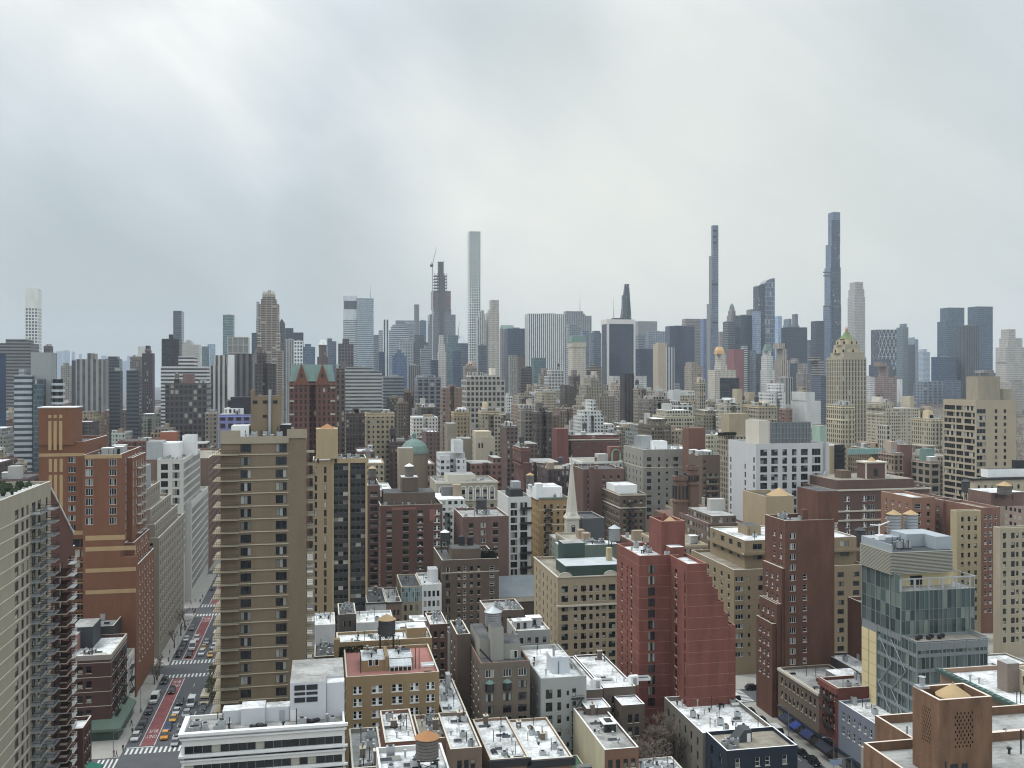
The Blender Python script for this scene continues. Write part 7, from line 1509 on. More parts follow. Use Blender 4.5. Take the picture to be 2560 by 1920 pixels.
b = MB(); x0 = B.lx(X(1862, 306)); b.box(x0-1.4, B.lx(B.X1), 3.6, 5.98, B.Z+3.9, B.Z+4.2); b.box(x0-1.4, B.lx(B.X1), 3.5, 3.7, B.Z+4.21, B.Z+5.1); b.box(x0-1.5, x0-.02, 6, 34, B.Z+3.9, B.Z+4.2); b.box(x0-1.5, x0-1.38, 6, 34, B.Z+4.21, B.Z+5.1); b.obj('wrap_balcony', bb_, B.root)
B.bx('stair_house', bb_, X(1868, 318), X(1902, 318), 318, 326, B.Z+8.1, B.Z+11.5, R_dark); B.clutter(6, X(1870, 310), X(2150, 310), 308, 330, B.Z+8.1, 66, 'pva'); B.done(100)
water_tank('dark water tank on black frame beside the glass building', X(2150, 312), 312, Zp(2150, 1365, 312), 1.9, 3.4, 2.0, M_woodd, M_woodd)
# --- cream building with green roof
B = Bld('apartment_building', 'cream stone apartment building with arched parapets and dark green roof rooms', 295, 330, 1395, 1560, 1440, cat='apartment block', ybot=1640)
cb_ = basic('warm_cream', (158, 142, 114), var=.08)
B.block(cb_, R_tan, N=[W_('grid', 1, 2.1, 2.0, 3.02, 3, B.Z-2.4, at=[2.2]), W_('sash', 2, 1.1, 1.9, 3.02, 3, B.Z-2.4, m0=4.6, m1=12.6), W_('sash', 4, 1.1, 1.9, 3.02, 3, B.Z-2.4, m0=7.6, m1=5.6), W_('grid', 1, 2.2, 2.0, 3.02, 3, B.Z-2.4, at=[-4.0]), W_('sash', 1, 1.1, 1.9, 3.02, 3, B.Z-2.4, at=[-1.2])], E=[W_('slot', 6, 1.0, 1.8, 3.02, 3, B.Z-2)], par=.9)
B.band([B.Z-9.4], .5, M_trim, .5, 'N', name='balustrade').band([B.Z-.2], .35, M_trim, .25, 'NE')
for p in (1413, 1526):
 b = MB(); x = B.lx(X(p, 295))
 for j in range(8): a0, a1 = pi*j/8, pi*(j+1)/8; b.quad((x, -.2, B.Z+.15), (x+2.1*cos(a0), -.2, B.Z+.15+1.3*sin(a0)), (x+2.1*cos(a1), -.2, B.Z+.15+1.3*sin(a1)), (x, -.2, B.Z+.15)); b.tube((x+2.1*cos(a0), -.15, B.Z+.15+1.3*sin(a0)), (x+2.1*cos(a1), -.15, B.Z+.15+1.3*sin(a1)), .18, .18, 4)
 b.obj('arched_parapet', M_trim, B.root)
B.bx('roof_room', M_green, X(1414, 299), X(1560, 299), 299, 312, B.Z-.89, B.Z+2.6, basic('zinc_seam', (170, 176, 178))); B.bx('roof_room', M_green, X(1410, 312), X(1464, 312), 313, 320, B.Z-.89, B.Z+7.4, R_grey); B.bx('roof_room', basic('sage_metal', (108, 122, 112)), X(1400, 322), X(1545, 322), 322, 330, B.Z-.89, B.Z+5, R_white); B.clutter(8, X(1470, 314), X(1560, 314), 322, 329, B.Z+5, 71, 'avs'); B.done(100)
water_tank('grey steel water tank with pointed cone beside the red tower', X(1536, 318), 318, Zp(1536, 1366, 318), 2.0, 4.2, 1.8, M_galv, M_galv)
B.bx('chimney_stack', basic('yellow_cream', (166, 150, 114)), X(1519, 305), X(1531, 305), 305, 307, B.Z+2.61, B.Z+6.8)
# --- dark brown building and slate hall
B = Bld('apartment_building', 'dark brown brick building with wavy parapet and planted roof', 352, 380, 1105, 1247, 1398, cat='apartment block', ybot=1545)
B.block(basic('cocoa_brick', (94, 78, 66), var=.12), R_dark, N=[W_('tri', 1, 1.7, 1.8, 2.95, 3, B.Z-2, at=[2.2]), W_('sash', 1, 1.1, 1.7, 2.95, 3, B.Z-2, at=[6.3]), W_('white', 1, 1.1, 1.7, 2.95, 3, B.Z-2, at=[8.4]), W_('sash', 2, 1.1, 1.7, 2.95, 3, B.Z-2, m0=9.6, m1=6.2), W_('blind', 1, 1.7, 1.7, 2.95, 3, B.Z-2, at=[-2.6])], E=[W_('slot', 4, 1, 1.7, 2.95, 3, B.Z-2)]).band([B.Z-4.9], .3, M_trim, .12, 'N')
B.bx('penthouse', basic('umber_brick', (104, 88, 74)), X(1130, 358), X(1202, 358), 358, 368, B.Z-.99, Zp(1165, 1372, 358), R_dark)
b = MB(); rg = random.Random(8)
for _ in range(700): x, y, z = rg.uniform(B.lx(X(1205, 356)), B.lx(X(1240, 356))), rg.uniform(2, 9), B.Z-1+abs(rg.gauss(0, 1.3)); s = .3; b.quad((x-s, y, z), (x, y-s, z+s), (x+s, y, z), (x, y+s, z-s))
b.obj('roof_planting', M_leaf, B.root); B.done(80)
for p, lab in ((1154, 'dark steel drum tank, taller of the pair on dark brown penthouse'), (1176, 'dark steel drum tank, shorter of the pair on dark brown penthouse')): 
 o = MB().lathe(0, 0, [(1.2, 0), (1.2, 3.4 if p == 1154 else 3.0), (.2, 3.9 if p == 1154 else 3.4)], 14).obj('drum_tank', M_dark); o.location = (X(p, 366), 366, Zp(1165, 1372, 358)); tag(o, lab, 'tank')
water_tank('small roof tank with white cone behind dark brown building', X(1112, 372), 372, B.Z-1, 1.7, 3.2, 4.6, M_woodd, M_white)
e = empty('church_hall', (X(1306, 372), 372, 0), 'long church hall with blue grey slate roof', 'hall')
xa, xb = X(1246, 372)-e.location.x, X(1368, 372)-e.location.x; ze, zr = Zp(1306, 1492, 372), Zp(1306, 1438, 384)
MB().box(xa, xb, 0, 24, 0, ze, 0).obj('wall', basic('hall_brown', (88, 76, 66)), e); MB().box(xa, xb, -.4, -.02, ze-1.8, ze+.1).obj('eaves', M_trim, e)
sr = MB().quad((xa, -.5, ze+.11), (xb, -.5, ze+.11), (xb, 12, zr), (xa, 12, zr)).quad((xb, 24, ze+.11), (xa, 24, ze+.11), (xa, 12, zr), (xb, 12, zr)); sr.obj('slate_roof', basic('slate_roof', (116, 124, 128), rough=.7, var=.15), e)
note('long church hall with slate roof', 1246, 1368, 1438, 1545, 372)
# --- townhouses between
for nm, lab, xl, xr, yt, wall, rf, ws in (('glass_house', 'townhouse with blue glass upper front and terrace', 1003, 1053, 1466, (150, 138, 116), R_dark, 'slot'), ('townhouse', 'white townhouse of plain black windows', 1054, 1104, 1461, (204, 204, 202), R_white, 'slot')):
 B = Bld(nm, lab, 350, 372, xl, xr, yt, cat='townhouse', ybot=1545); B.block(basic('th_%d' % xl, wall), rf, N=[W_(ws, 4 if xl > 1050 else 3, .95, 2.1, 3.6, 1, B.Z-(1.6 if xl > 1050 else 6), m0=.5)], par=.6)
 if xl < 1050: curtain(B, 'N', B.X0+.2, B.X1-.2, 350, 372, B.Z-5.6, B.Z-.4, [k/9 for k in range(10)], [B.Z-5.6, B.Z-3.9, B.Z-2.0, B.Z-.4], glassmat('aqua_glass', (120, 150, 152), (150, 176, 176), .3), M_galv)
 else: B.bx('stair_house', M_white, X(1073, 356), X(1096, 356), 357, 363, B.Z-.59, B.Z+4, R_white)
 B.clutter(4, seed=80+xl % 7, kinds='svp'); B.done()
for lab, xl, xr, yt, wall in (('pale grey low house with dark cornice beneath the pink patched block', 917, 966, 1506, (160, 160, 158)), ('brown low house with gravel roof beside the blue glass townhouse', 967, 1004, 1505, (110, 90, 78))):
 B = Bld('row_house', lab, 340, 364, xl, xr, yt, cat='townhouse', ybot=1545); B.block(basic('rh_%d' % xl, wall), R_dark if xl < 950 else R_grey, N=[W_('slot', 3, .9, 1.9, 3.4, 1, B.Z-2, m0=.5)], par=.6).band([B.Z-.5], .5, M_dark, .3, 'N').clutter(4, seed=xl, kinds='vcs').done()
for lab, xl, xr, yt, Y0, wall, rf, ws, cl in (
 ('white walled flat roof house beside the brown tower balconies', 780, 838, 1562, 275, (206, 208, 208), R_white, None, 'pv'),
 ('dark roofed house full of ducts between white wall and buff wing', 785, 850, 1640, 262, (98, 88, 80), R_dark, 'sash', 'aavvpc'),
 ('long white roofed row house with sloped white bulkhead', 982, 1074, 1582, 278, (190, 190, 188), R_white, None, 'svbp'),
 ('dark red small house with white cornice and paired windows', 1075, 1119, 1560, 276, (96, 70, 62), R_white, 'sash', 'va'),
 ('pale grey house beside dark red small house', 1119, 1150, 1580, 280, (176, 176, 170), R_dark, 'sash', 'ps'),
 ('brick roof house with cluttered condensers behind silver tank', 1217, 1310, 1525, 285, (104, 88, 78), R_grey, 'slot', 'aavs'),
 ('white roofed low houses row beside the evergreen tree', 1290, 1375, 1575, 268, (150, 150, 146), R_white, 'sash', 'csab'),
 ('glass fronted rooftop studio house beside the brown tower base', 846, 890, 1535, 290, (86, 80, 74), R_dark, 'tri', 'aac'),
 ('white parapet roof house behind the dark wooden tank', 892, 985, 1555, 285, (196, 198, 198), R_white, None, 'pvsa')):
 B = Bld('row_house', lab, Y0, Y0+14, xl, xr, yt, cat='row house', ybot=1640); B.block(basic('sm_%d' % xl, wall), rf, N=[W_(ws, max(2, int((B.X1-B.X0)/2.4)), 1.0, 1.7, 3.1, 1, B.Z-1.4, m0=.5)] if ws else [], par=.7).clutter(6, seed=xl, kinds=cl).done(30)

# --- glass research building on the right
B = Bld('office_building', 'modern glass and steel building with louvred top and terraces', 205.5, 229, 2292, 2468, 1601, cat='building', X0=None, ybot=1800)
gm = glassmat('curtain_glass', (76, 90, 88), (132, 142, 134), .16, .06, (52, 64, 64), (104, 116, 110)); gz = basic('curtain_steel', (122, 128, 130), rough=.45, var=.06); cr_ = basic('cream_panel', (206, 188, 136), rough=.5, var=.05)
core = basic('dark_core', (62, 68, 70), var=.05)
x0, x1, Zl = B.X0, B.X1, B.Z
B.bx('lower_volume', core, x0, x1, 205.5, 229, 0, Zl-.7, R_tan)
zs = [8+(Zl-8)*k/8 for k in range(9)]
curtain(B, 'N', x0, x1, 205.5, 229, 8, Zl, [k/17 for k in range(18)], zs, gm, gz); curtain(B, 'E', x0, x1, 205.5, 222, 8, Zl, [k/11 for k in range(12)], zs, gm, gz)
b = MB(); xe = B.lx(x0)
for k in range(8):
 for h in range(2): b.box(xe-.24, xe-.16, 16.6+h*3.5+.15, 16.6+h*3.5+3.3, 12+(Zl-14)*k/8+.06, 12+(Zl-14)*(k+1)/8-.06)
b.obj('cream_panels', cr_, B.root)
b = MB().box(xe-.15, xe-.02, 16.5, 23.5, 6, Zl); b.obj('panel_backing', gz, B.root)
br = MB()
for k in range(4):
 z0, z1 = 10+(Zl-12)*k/4, 10+(Zl-12)*(k+1)/4
 br.tube((xe-.32, 4 if k % 2 else 10, z0), (xe-.32, 10 if k % 2 else 4, z1), .11, .11, 5); br.tube((xe-.32, 10 if k % 2 else 15.5, z0), (xe-.32, 15.5 if k % 2 else 10, z1), .11, .11, 5)
br.obj('diagonal_braces', M_steel, B.root)
sp_ = MB()
for z in zs[:-1]: sp_.box(xe-.16, B.lx(x1)+.1, -.16, -.03, z-.1, z+.75); sp_.box(xe-.16, xe-.03, -.02, 16.4, z-.1, z+.75)
sp_.box(xe-.17, B.lx(x1)+.1, -.17, -.03, Zl-2.0, Zl-.31); sp_.obj('spandrels', gz, B.root)
pr = MB().box(B.lx(x0)-.1, B.lx(x1)+.1, -.1, .2, Zl-.3, Zl+.15).box(B.lx(x0)-.1, B.lx(x0)+.2, .21, 23.5, Zl-.3, Zl+.15).box(B.lx(x1)-.2, B.lx(x1)+.1, .21, 23.5, Zl-.3, Zl+.6); pr.obj('terrace_parapet', M_galv, B.root)
ym = 212; Zm = Zp(2350, 1446, ym); zmb = Zp(2300, 1585, ym); xa, xb = x0, X(2436, ym)
B.bx('recessed_storey', core, x0+2.2, xb-2, ym+2.6, 229, Zl-.69, zmb+.4); curtain(B, 'N', x0+2.2, xb-2, ym+2.6, 229, Zl-.6, zmb, [k/13 for k in range(14)], [Zl-.6, zmb], gm, M_whiteframe)
b = MB(); [b.lathe(B.lx(x0)+3+k*1.5, 4.2+(k % 2), [(.5, Zl-.69), (.6, Zl+.1)], 8) for k in range(6)]; b.obj('planters', M_dark, B.root)
zt2 = Zp(2300, 1430, ym)-4.6
B.bx('upper_volume', core, xa, xb, ym, 229.05, zmb, zt2, R_grey)
B.bx('upper_soffit', gz, xa-.12, xb+.12, ym-.12, 229, zmb-1.5, zmb-.01)
zs = [zmb, zmb+3.4, zmb+6.0, zt2]
curtain(B, 'N', xa, xb, ym, 229, zmb, zt2, [k/16 for k in range(17)], zs, gm, gz, mw=.09); curtain(B, 'E', xa, xb, ym, 229, zmb, Zm+1.2, [k/8 for k in range(9)], [zmb, zmb+3.4, zmb+6.6, zmb+9.8, Zm+1.2], gm, gz)
gs = MB()
for k in range(17): x = B.lx(xa)+(xb-xa)*k/16; wk = .3 if k % 3 == 0 else .05; gs.box(x-wk, x+wk, ym-205.5-.1, ym-205.5+.02, zt2+.01, Zm)
gs.box(B.lx(xa)-.2, B.lx(xb)+.2, ym-205.5-.15, ym-205.5+.1, Zm+.01, Zm+.3); gs.box(B.lx(xb)-.1, B.lx(xb)+.2, ym-205.5+.11, 22, Zm+.01, Zm+.3); gs.obj('glass_screen_frame', M_galv, B.root)
B.bx('terrace_wall', cr_, xa+.3, X(2381, 217), 217, 228, zt2+.01, Zm+.6)
b = MB().box(B.lx(X(2275, 217)), B.lx(X(2305, 217)), 11.4, 11.48, zt2+.3, zt2+2.6); b.obj('window', M_glass, B.root)
zl0, zl1 = Zp(2290, 1425, 215.5), Zp(2290, 1377, 215.5)
B.bx('louvre_box', core, xa-.3, X(2381, 215.5), 215.5, 229.1, Zm+.61, zl1-.2)
lv = MB(); n = 16; q0, q1 = B.lx(xa)-.3, B.lx(X(2381, 215.5))
for k in range(n):
 z = Zm+.7+(zl1-Zm-.7)*k/n; h = (zl1-Zm-.7)/n*.55
 lv.box(q0-.3, q1+.1, 9.65, 9.95, z, z+h); lv.box(q0-.35, q0-.02, 9.96, 23.6, z, z+h)
lv.obj('louvres', basic('louvre_cream', (160, 157, 142), rough=.5, var=.04), B.root)
mp = basic('metal_panel', (158, 166, 172), rough=.4, metal=.2, var=.05)
zp = Zp(2300, 1338, 220)
b = MB(); ax, bx_, cx2 = B.lx(xa)-.25, B.lx(X(2310, 222)), B.lx(X(2379, 217))
b.box(ax, bx_, 19.5, 23.6, zl1-.19, zp-1.2, 0).box(bx_, cx2, 11.5, 23.6, zl1-.19, zp, 0).box(bx_-5, bx_-.01, 16.5, 23.55, zl1-.19, zp+.0, 0).box(ax, ax+.3, 10, 19.49, zl1-.19, zp-1.3, 0)
b.obj('plant_enclosure', mp, B.root)
B.clutter(6, xa+.5, X(2310, 216), 217, 224, zl1-.1, 91, 'avp')
b = MB().tube((0, 0, 0), (0, 0, 4), .25, .2, 6).tube((0, 0, 3.6), (-2.8, -.4, 3.9), .18, .14, 5).tube((0, 0, 3.6), (3.0, .3, 4.5), .18, .14, 5).box(-.8, 1.2, -.8, .8, 0, 1.2); b.obj('window_washing_crane', M_white, B.root, (B.lx(X(2190, 224)), 17, zp-1.2)); B.done()
for p, lab in ((2235, 'grey water tank with orange cone, first of the pair behind metal enclosure'), (2277, 'grey water tank with orange cone, second of the pair behind metal enclosure')):
 water_tank(lab, X(p, 252), 252, 34.0, 2.0, 5.4, Zp(p, 1285, 252)-34.3-5.4, M_galv, M_cone)
B = Bld('brick_building', 'brick building carrying the twin orange coned tanks behind the glass building', 246, 262, 2195, 2330, 1500, Z=34.0, ybot=1420); B.block(rb2, R_grey).done()
# --- west side of the cross avenue: storefront row
XW = 130.0
for nm, lab, ya, yb, Z, wall, n, fl, st in (('storefront_building', 'brown brick storefront row with blue awnings under the rust tower', 235, 258.5, 15.4, (112, 98, 84), 9, 3.9, 'sash'), ('tenement', 'narrow red tenement with arched cornice and black fire escape', 225.6, 234.9, 19.8, (104, 58, 50), 4, 3.5, 'sash'), ('storefront_building', 'blue grey painted building with dark shopfront and white roof edge', 208, 225.4, 16.7, (112, 118, 130), 6, 3.7, 'white')):
 B = Bld(nm, lab, ya, yb, 2000, 2050, 1700, X0=XW, X1=XW+16, Z=Z, ybot=1900)
 B.block(basic('shop_%d' % int(ya), wall, var=.12), R_white if ya < 220 else R_grey, E=[W_(st, n, 1.05, 1.9, fl, 5.0, Z-1.2)], N=[], cop=M_white if ya < 220 else M_trim, par=.8)
 b = MB(); L = yb-ya
 for k in range(int(L/3.4)): b.box(-.12, -.02, .5+k*3.4, .5+k*3.4+2.9, .5, 3.6)
 b.obj('shop_windows', M_glass, B.root, (B.lx(XW), 0, 0)); b = MB().box(-.3, -.02, .1, L-.1, 3.75, 4.6); b.obj('shop_fascia', basic('fascia_dark', (44, 50, 66)), B.root, (B.lx(XW), 0, 0))
 for k, (y_, l_, c) in enumerate(((2, 4.5, (40, 50, 92)), (9, 3.5, (38, 60, 130)), (14, 5, (40, 46, 66))) if ya == 235 else (((1.5, 6, (44, 46, 60)),) if ya < 230 and ya > 220 else ())):
  q = MB().quad((0, y_, 3.9), (0, y_+l_, 3.9), (-2.2, y_+l_, 2.8), (-2.2, y_, 2.8)).quad((-2.2, y_, 2.8), (-2.2, y_+l_, 2.8), (-2.2, y_+l_, 2.4), (-2.2, y_, 2.4)); q.obj('awning', basic('awning_%d_%d' % (int(ya), k), c), B.root, (B.lx(XW)-.32, 0, 0))
 if nm == 'tenement': fire_escape(B, 'E', 2, 7.5, [5.4, 8.9, 12.4, 15.9]); B.band([Z-1.8], 1.6, basic('red_cornice', (122, 70, 60)), .6, 'E', name='arched_cornice')
 if ya == 235: B.band([Z-.8], .7, M_trim, .35, 'E'); B.bx('roof_room', basic('grey_clad', (120, 122, 120)), XW+8, XW+15.5, 236, 246, Z-.79, Z+2.6, R_white)
 B.clutter(7, seed=int(ya), kinds='vsap'); B.done(60)
B = Bld('low_building', 'low white roofed block with slanted bulkhead behind the storefront row', 236, 262, 2085, 2160, 1640, X0=147, X1=163, Z=17.5, ybot=1700); B.block(basic('low_dark', (70, 70, 72)), R_white, par=.6).clutter(10, seed=44, kinds='svab').done()
B = Bld('low_building', 'white seamed roof annex with dark plant boxes beside the glass building', 206, 246, 2470, 2560, 1640, X0=160, X1=195, Z=19.5, ybot=1700); B.block(basic('annex_wall', (120, 116, 110)), R_white, par=.5).clutter(10, seed=45, kinds='avs')
B.bx('plant_box', M_dark, 162, 169, 232, 238, 19.01, 24.5, R_grey); B.bx('plant_box', M_dark, 161, 170, 222, 228, 19.01, 23, R_grey); B.done()
# --- brick building with green cornice
B = Bld('apartment_building', 'tan brick building with long green copper cornice and cream penthouse', 140, 184, 2360, 2700, 1700, cat='apartment block', X0=130, X1=158, Z=37.3, ybot=1925)
B.block(basic('rose_tan_brick', (146, 118, 98), var=.1), R_white, E=[W_('ac', 1, 1.3, 2.0, 3.5, 3, B.Z-2.6, at=[26]), W_('slot', 1, .8, 1.6, 3.5, 3, B.Z-2.6, at=[28.5]), W_('sash', 1, 1.5, 2.1, 3.5, 3, B.Z-2.6, at=[31]), W_('sash', 1, 1.6, 2.1, 3.5, 3, B.Z-2.6, at=[36]), W_('grid', 3, 1.6, 2.1, 3.5, 3, B.Z-2.6, m0=4, m1=22)]).band([B.Z-.5], .75, basic('cornice_green', (66, 84, 78)), 1.3, 'E', name='copper_cornice')
b = MB(); [b.box(B.lx(130)-1.25, B.lx(130)-.7, k*1.5+.3, k*1.5+.7, B.Z+.26, B.Z+.5) for k in range(29)]; b.obj('cornice_knobs', M_copper, B.root)
B.block(basic('penthouse_cream', (192, 178, 148)), R_tan, x0=138, x1=157.5, y0=143, y1=172, z0=B.Z-.99, z1=B.Z+3.6, E=[W_('sash', 6, 1.2, 1.8, 3.2, B.Z-.6, B.Z+3.2)], wname='penthouse', par=.5)
B.bx('chimney_stack', basic('rubble_stone', (128, 114, 104), var=.3), 135.2, 137.9, 170, 173, B.Z-.99, B.Z+4.8, R_grey); B.clutter(6, 139, 157, 145, 170, B.Z+3.1, 47, 'sspv'); B.clutter(5, 131, 137, 150, 182, seed=48, kinds='pv'); B.done(60)
# --- brick tank house building, nearest right corner
fb = basic('near_brick', (114, 84, 62), var=.5, scale=2.2); fcp = basic('near_coping', (206, 190, 176), var=.1)
B = Bld('brick_building', 'nearest brown brick roof with notched parapets below the tank house', 96, 123, 2160, 2560, 1860, X0=74.8, X1=125, Z=48.4, ybot=1925)
B.block(fb, R_grey, cop=fcp, par=1.3)
B.block(fb, R_grey, x0=82.5, x1=112, y0=123.02, y1=132.5, z1=48.4, cop=fcp, par=1.3, wname='rear_wall')
B.bx('roof_step', fb, 112.02, 124, 123.03, 128, 0, 46, R_grey)
B.clutter(6, 80, 100, 113, 131, 47.1, 53, 'vp')
for x, y in ((84, 122), (96, 118), (78.5, 110)): MB().tube((0, 0, 0), (0, 0, 3.4), .12, .12, 6).obj('vent_pipe', M_dark, B.root, (B.lx(x), y-96, 47.1))
b = MB(); [b.lathe(B.lx(97)+k*1.2, 19-.6*k, [(.35, 47.1), (.35, 48.4), (.5, 48.41), (.5, 48.8), (.3, 49)], 10) for k in range(3)]; b.obj('roof_vents', M_galv, B.root)
b = MB(); [b.box(B.lx(96)+k*1.5, B.lx(97.2)+k*1.5, 16.5, 17.6, 47.1, 48.5) for k in range(3)]; b.obj('air_conditioners', M_galv, B.root)
B.done()
Yt = 112.0; x0t, x1t = 79.0, 86.8; zt = 57.7
e = empty('tank_house', ((x0t+x1t)/2, Yt, 47.1), 'brown brick tank house with pierced brick screens and tan cone roof', 'tank house')
w = (x1t-x0t)/2; d = 5.8; h = zt-47.1
b = MB()
def lattice(n0, u0, z0): return [(u0+(c*.55)+(.27 if r % 2 else 0), z0+r*.48) for r in range(10) for c in range(5)]
hn = [(2*w*.28+k[0], 2*w*.28+k[0]+.16, k[1], k[1]+.3) for k in lattice(0, .1, 4.2)]; he = [(2.0+k[0]*.72, 2.12+k[0]*.72, k[1], k[1]+.3) for k in lattice(0, .1, 4.2)]
wall_face(b, 'N', -w, w, 0, d, 0, h, hn, .3, 0, 2); wall_face(b, 'E', -w, w, 0, d, 0, h, he, .3, 0, 2)
b.quad((w, 0, 0), (w, d, 0), (w, d, h), (w, 0, h), 0); b.quad((w, d, 0), (-w, d, 0), (-w, d, h), (w, d, h), 0)
ring = [(-w, 0), (w, 0), (w, d), (-w, d)]; rin = [(-w+.4, .4), (w-.4, .4), (w-.4, d-.4), (-w+.4, d-.4)]
for k in range(4): j = (k+1) % 4; b.quad((*ring[k], h), (*ring[j], h), (*rin[j], h), (*rin[k], h), 1); b.quad((*rin[j], h), (*rin[k], h), (*rin[k], h-2), (*rin[j], h-2), 0)
b.quad((*rin[0], h-2), (*rin[1], h-2), (*rin[2], h-2), (*rin[3], h-2), 2)
b.obj('wall', [fb, fcp, basic('deep_dark', (30, 28, 27), var=0)], e)
MB().lathe(.2, d/2, [(2.0, h-1.99), (2.0, h-.6), (2.25, h-.65), (2.25, h-.5), (.12, h+1.0), (.05, h+1.3)], 20).obj('tank_roof', M_cone, e)
MB().box(-w+.1, -w+1.6, d-1.5, d-.1, h+.01, h+.3).lathe(-w+.9, d-.8, [(.35, h+.31), (.35, h+1.4), (.5, h+1.5)], 10).obj('flue_pipe', M_galv, e)
MB().box(-2.3, -1.2, -.06, -.01, 0, 2.1).box(-.6, .2, -.06, -.01, 0, 2.1).obj('door', M_dark, e)
note('brick tank house', 2285, 2482, 1700, 1925, Yt)
# --- bottom row of roofs
B = Bld('townhouse', 'navy painted building with roof terrace and white window frames', 201, 213, 1817, 1995, 1872, X1=105.8, Z=16.3, ybot=1925)
nv = basic('navy_paint', (36, 46, 60), var=.1)
B.block(nv, R_tan, N=[W_('white', 1, 1.1, 2.0, 3.4, 8, 15, at=[2.6]), W_('white', 1, 1.1, 2.0, 3.4, 8, 15, at=[7.4]), W_('white', 1, 1.1, 2.0, 3.4, 8, 15, at=[9.8]), W_('white', 1, 1.1, 2.0, 3.4, 8, 15, at=[14])], E=[W_('grid', 2, 1.6, 2.2, 3.4, 4, 15)], cop=M_white, par=.9)
sh = MB(); xs_ = B.lx(97.5); sh.v = [(xs_-4, 6, 15.41), (xs_, 6, 15.41), (xs_, 9.5, 15.41), (xs_-4, 9.5, 15.41), (xs_-1.8, 6, 18.2), (xs_, 6, 18.2), (xs_, 9.5, 18.2), (xs_-1.8, 9.5, 18.2)]
sh.f = [(0, 1, 5, 4), (1, 2, 6, 5), (3, 0, 4, 7), (4, 5, 6, 7), (2, 3, 7, 6)]; sh.mi = [0]*5; sh.box(xs_-1.2, xs_-.3, 5.9, 5.985, 15.42, 17.4, 1); sh.obj('stair_hatch', [basic('charcoal_clad', (70, 74, 78)), M_white], B.root)
B.clutter(5, B.X0, 94, 202, 208, seed=57, kinds='aav'); B.done()
B = Bld('flat_roof_building', 'white roofed long building with parapet along the cross avenue', 213.1, 239, 1700, 1900, 1740, X0=88, X1=106, Z=15.9, ybot=1880); B.block(basic('grey_brick_low', (112, 106, 96), var=.15), R_white, E=[W_('slot', 6, 1.0, 2.0, 3.4, 2, B.Z-1.4)], par=1.1, cop=M_white).clutter(18, seed=58, kinds='vvpsa').done(40)
B = Bld('townhouse', 'cream sided house with grey roof and white skylight box', 203, 230, 1512, 1597, 1871, Z=None, ybot=1925)
B.block(basic('brick_front_low', (122, 88, 70)), R_grey, N=[W_('sash', 4, 1.0, 2.0, 3.5, 3, B.Z-1.6, m0=.4)], par=.6, cop=M_white); MB().box(-.06, -.02, .02, 26.9, 0, B.Z-.05).obj('painted_side', basic('pale_yellow_paint', (190, 182, 150)), B.root, (B.lx(B.X0), 0, 0))
b = MB().box(-1.4, 1.4, -1.8, 1.8, 0, 1.9, 1).box(-1.7, 1.7, -2.1, 2.1, 1.91, 2.1, 0).box(-.8, .8, -1.2, 1.2, 2.11, 2.3, 2); b.obj('skylight_box', [M_white, M_glassg, M_dark], B.root, (B.lx(X(1520, 216)), 13, B.Z-.59)); B.clutter(8, seed=59, kinds='vpcs'); B.done()
for lab, xl, xr, sd in (('white roofed house with black cornice beside the drab brick building', 1226, 1322, 81), ('white roofed house with black cornice beside the green yard', 1324, 1432, 82)):
 B = Bld('townhouse', lab, 203, 228, xl, xr, 1896, group='white roofed houses with black cornices', ybot=1925); B.block(basic('row_front_tan', (140, 110, 88)), R_white, N=[W_('sash', 3, 1, 2, 3.5, 2, B.Z-2)], par=.6).band([B.Z-1.7], 1.6, M_dark, .5, 'N', name='black_cornice').clutter(11, seed=sd, kinds='vsccpa').done()
B = Bld('low_building', 'green decked yard roof with raised planter box', 206, 222, 1434, 1490, 1885, Z=9.5, ybot=1925); B.block(basic('yard_wall', (120, 112, 100)), basic('green_deck', (66, 112, 84)), par=.4).done(); b = MB().box(-2, 2, -1.6, 1.6, 0, 1.6, 0, 'T').box(-1.7, 1.7, -1.3, 1.3, .8, .9, 1); b.obj('planter_box', [M_white, M_dark], B.root, (2, 6, 9.1))
B = Bld('low_building', 'roof crowded with condensers between brick house and navy building', 196, 212, 1597, 1745, 1890, Z=11.5, ybot=1925); B.block(basic('roof_side_white', (180, 180, 176)), R_white, par=.5).clutter(26, seed=83, kinds='aavvps').done()
B = Bld('low_building', 'white roof with cellular antenna panels beside the cross avenue', 186, 205, 2060, 2190, 1900, X0=124, X1=140, Z=13.2, ybot=1925); B.block(basic('antenna_house', (150, 144, 134)), R_white, par=.7, E=[W_('slot', 4, 1, 1.8, 3.5, 3, 12)]).done()
b = MB()
for k in range(7): x, y = -6+k*1.7, 12+(k % 3); b.tube((x, y, 12.5), (x, y, 16.2), .07, .07, 5); b.box(x-.2, x+.2, y-.3, y-.1, 14.2, 16.2, 1)
b.obj('antenna_panels', [M_galv, M_white], B.root)
B = Bld('flat_roof_building', 'white flat roof building under the front water tank', 148, 172, 962, 1150, 1905, Z=34.0, ybot=1925); B.block(basic('front_white_wall', (190, 188, 182)), R_white, par=.9, cop=M_white).clutter(9, seed=84, kinds='avs').done()
water_tank('large wooden water tank with bright orange cone roof at the bottom', X(1068, 163), 163, Zp(1068, 1919, 163), 1.95, 3.3, 1.6, M_wood, M_coneo)
wt = [(963, 1045, 195, 214, 26, 'brick parapet roof with grey patches behind the front water tank', (124, 84, 70), R_white), (1050, 1120, 206, 221, 22, 'wooden terrace house with globe lamps beside buff brick block', (140, 110, 92), R_tan), (1126, 1205, 198, 220, 22.5, 'white terrace roof with yellow chimney beside the drab brick building', (118, 100, 86), R_white), (880, 960, 176, 196, 29, 'metal decked roof with ladder beside the white banded building', (130, 124, 118), R_grey)]
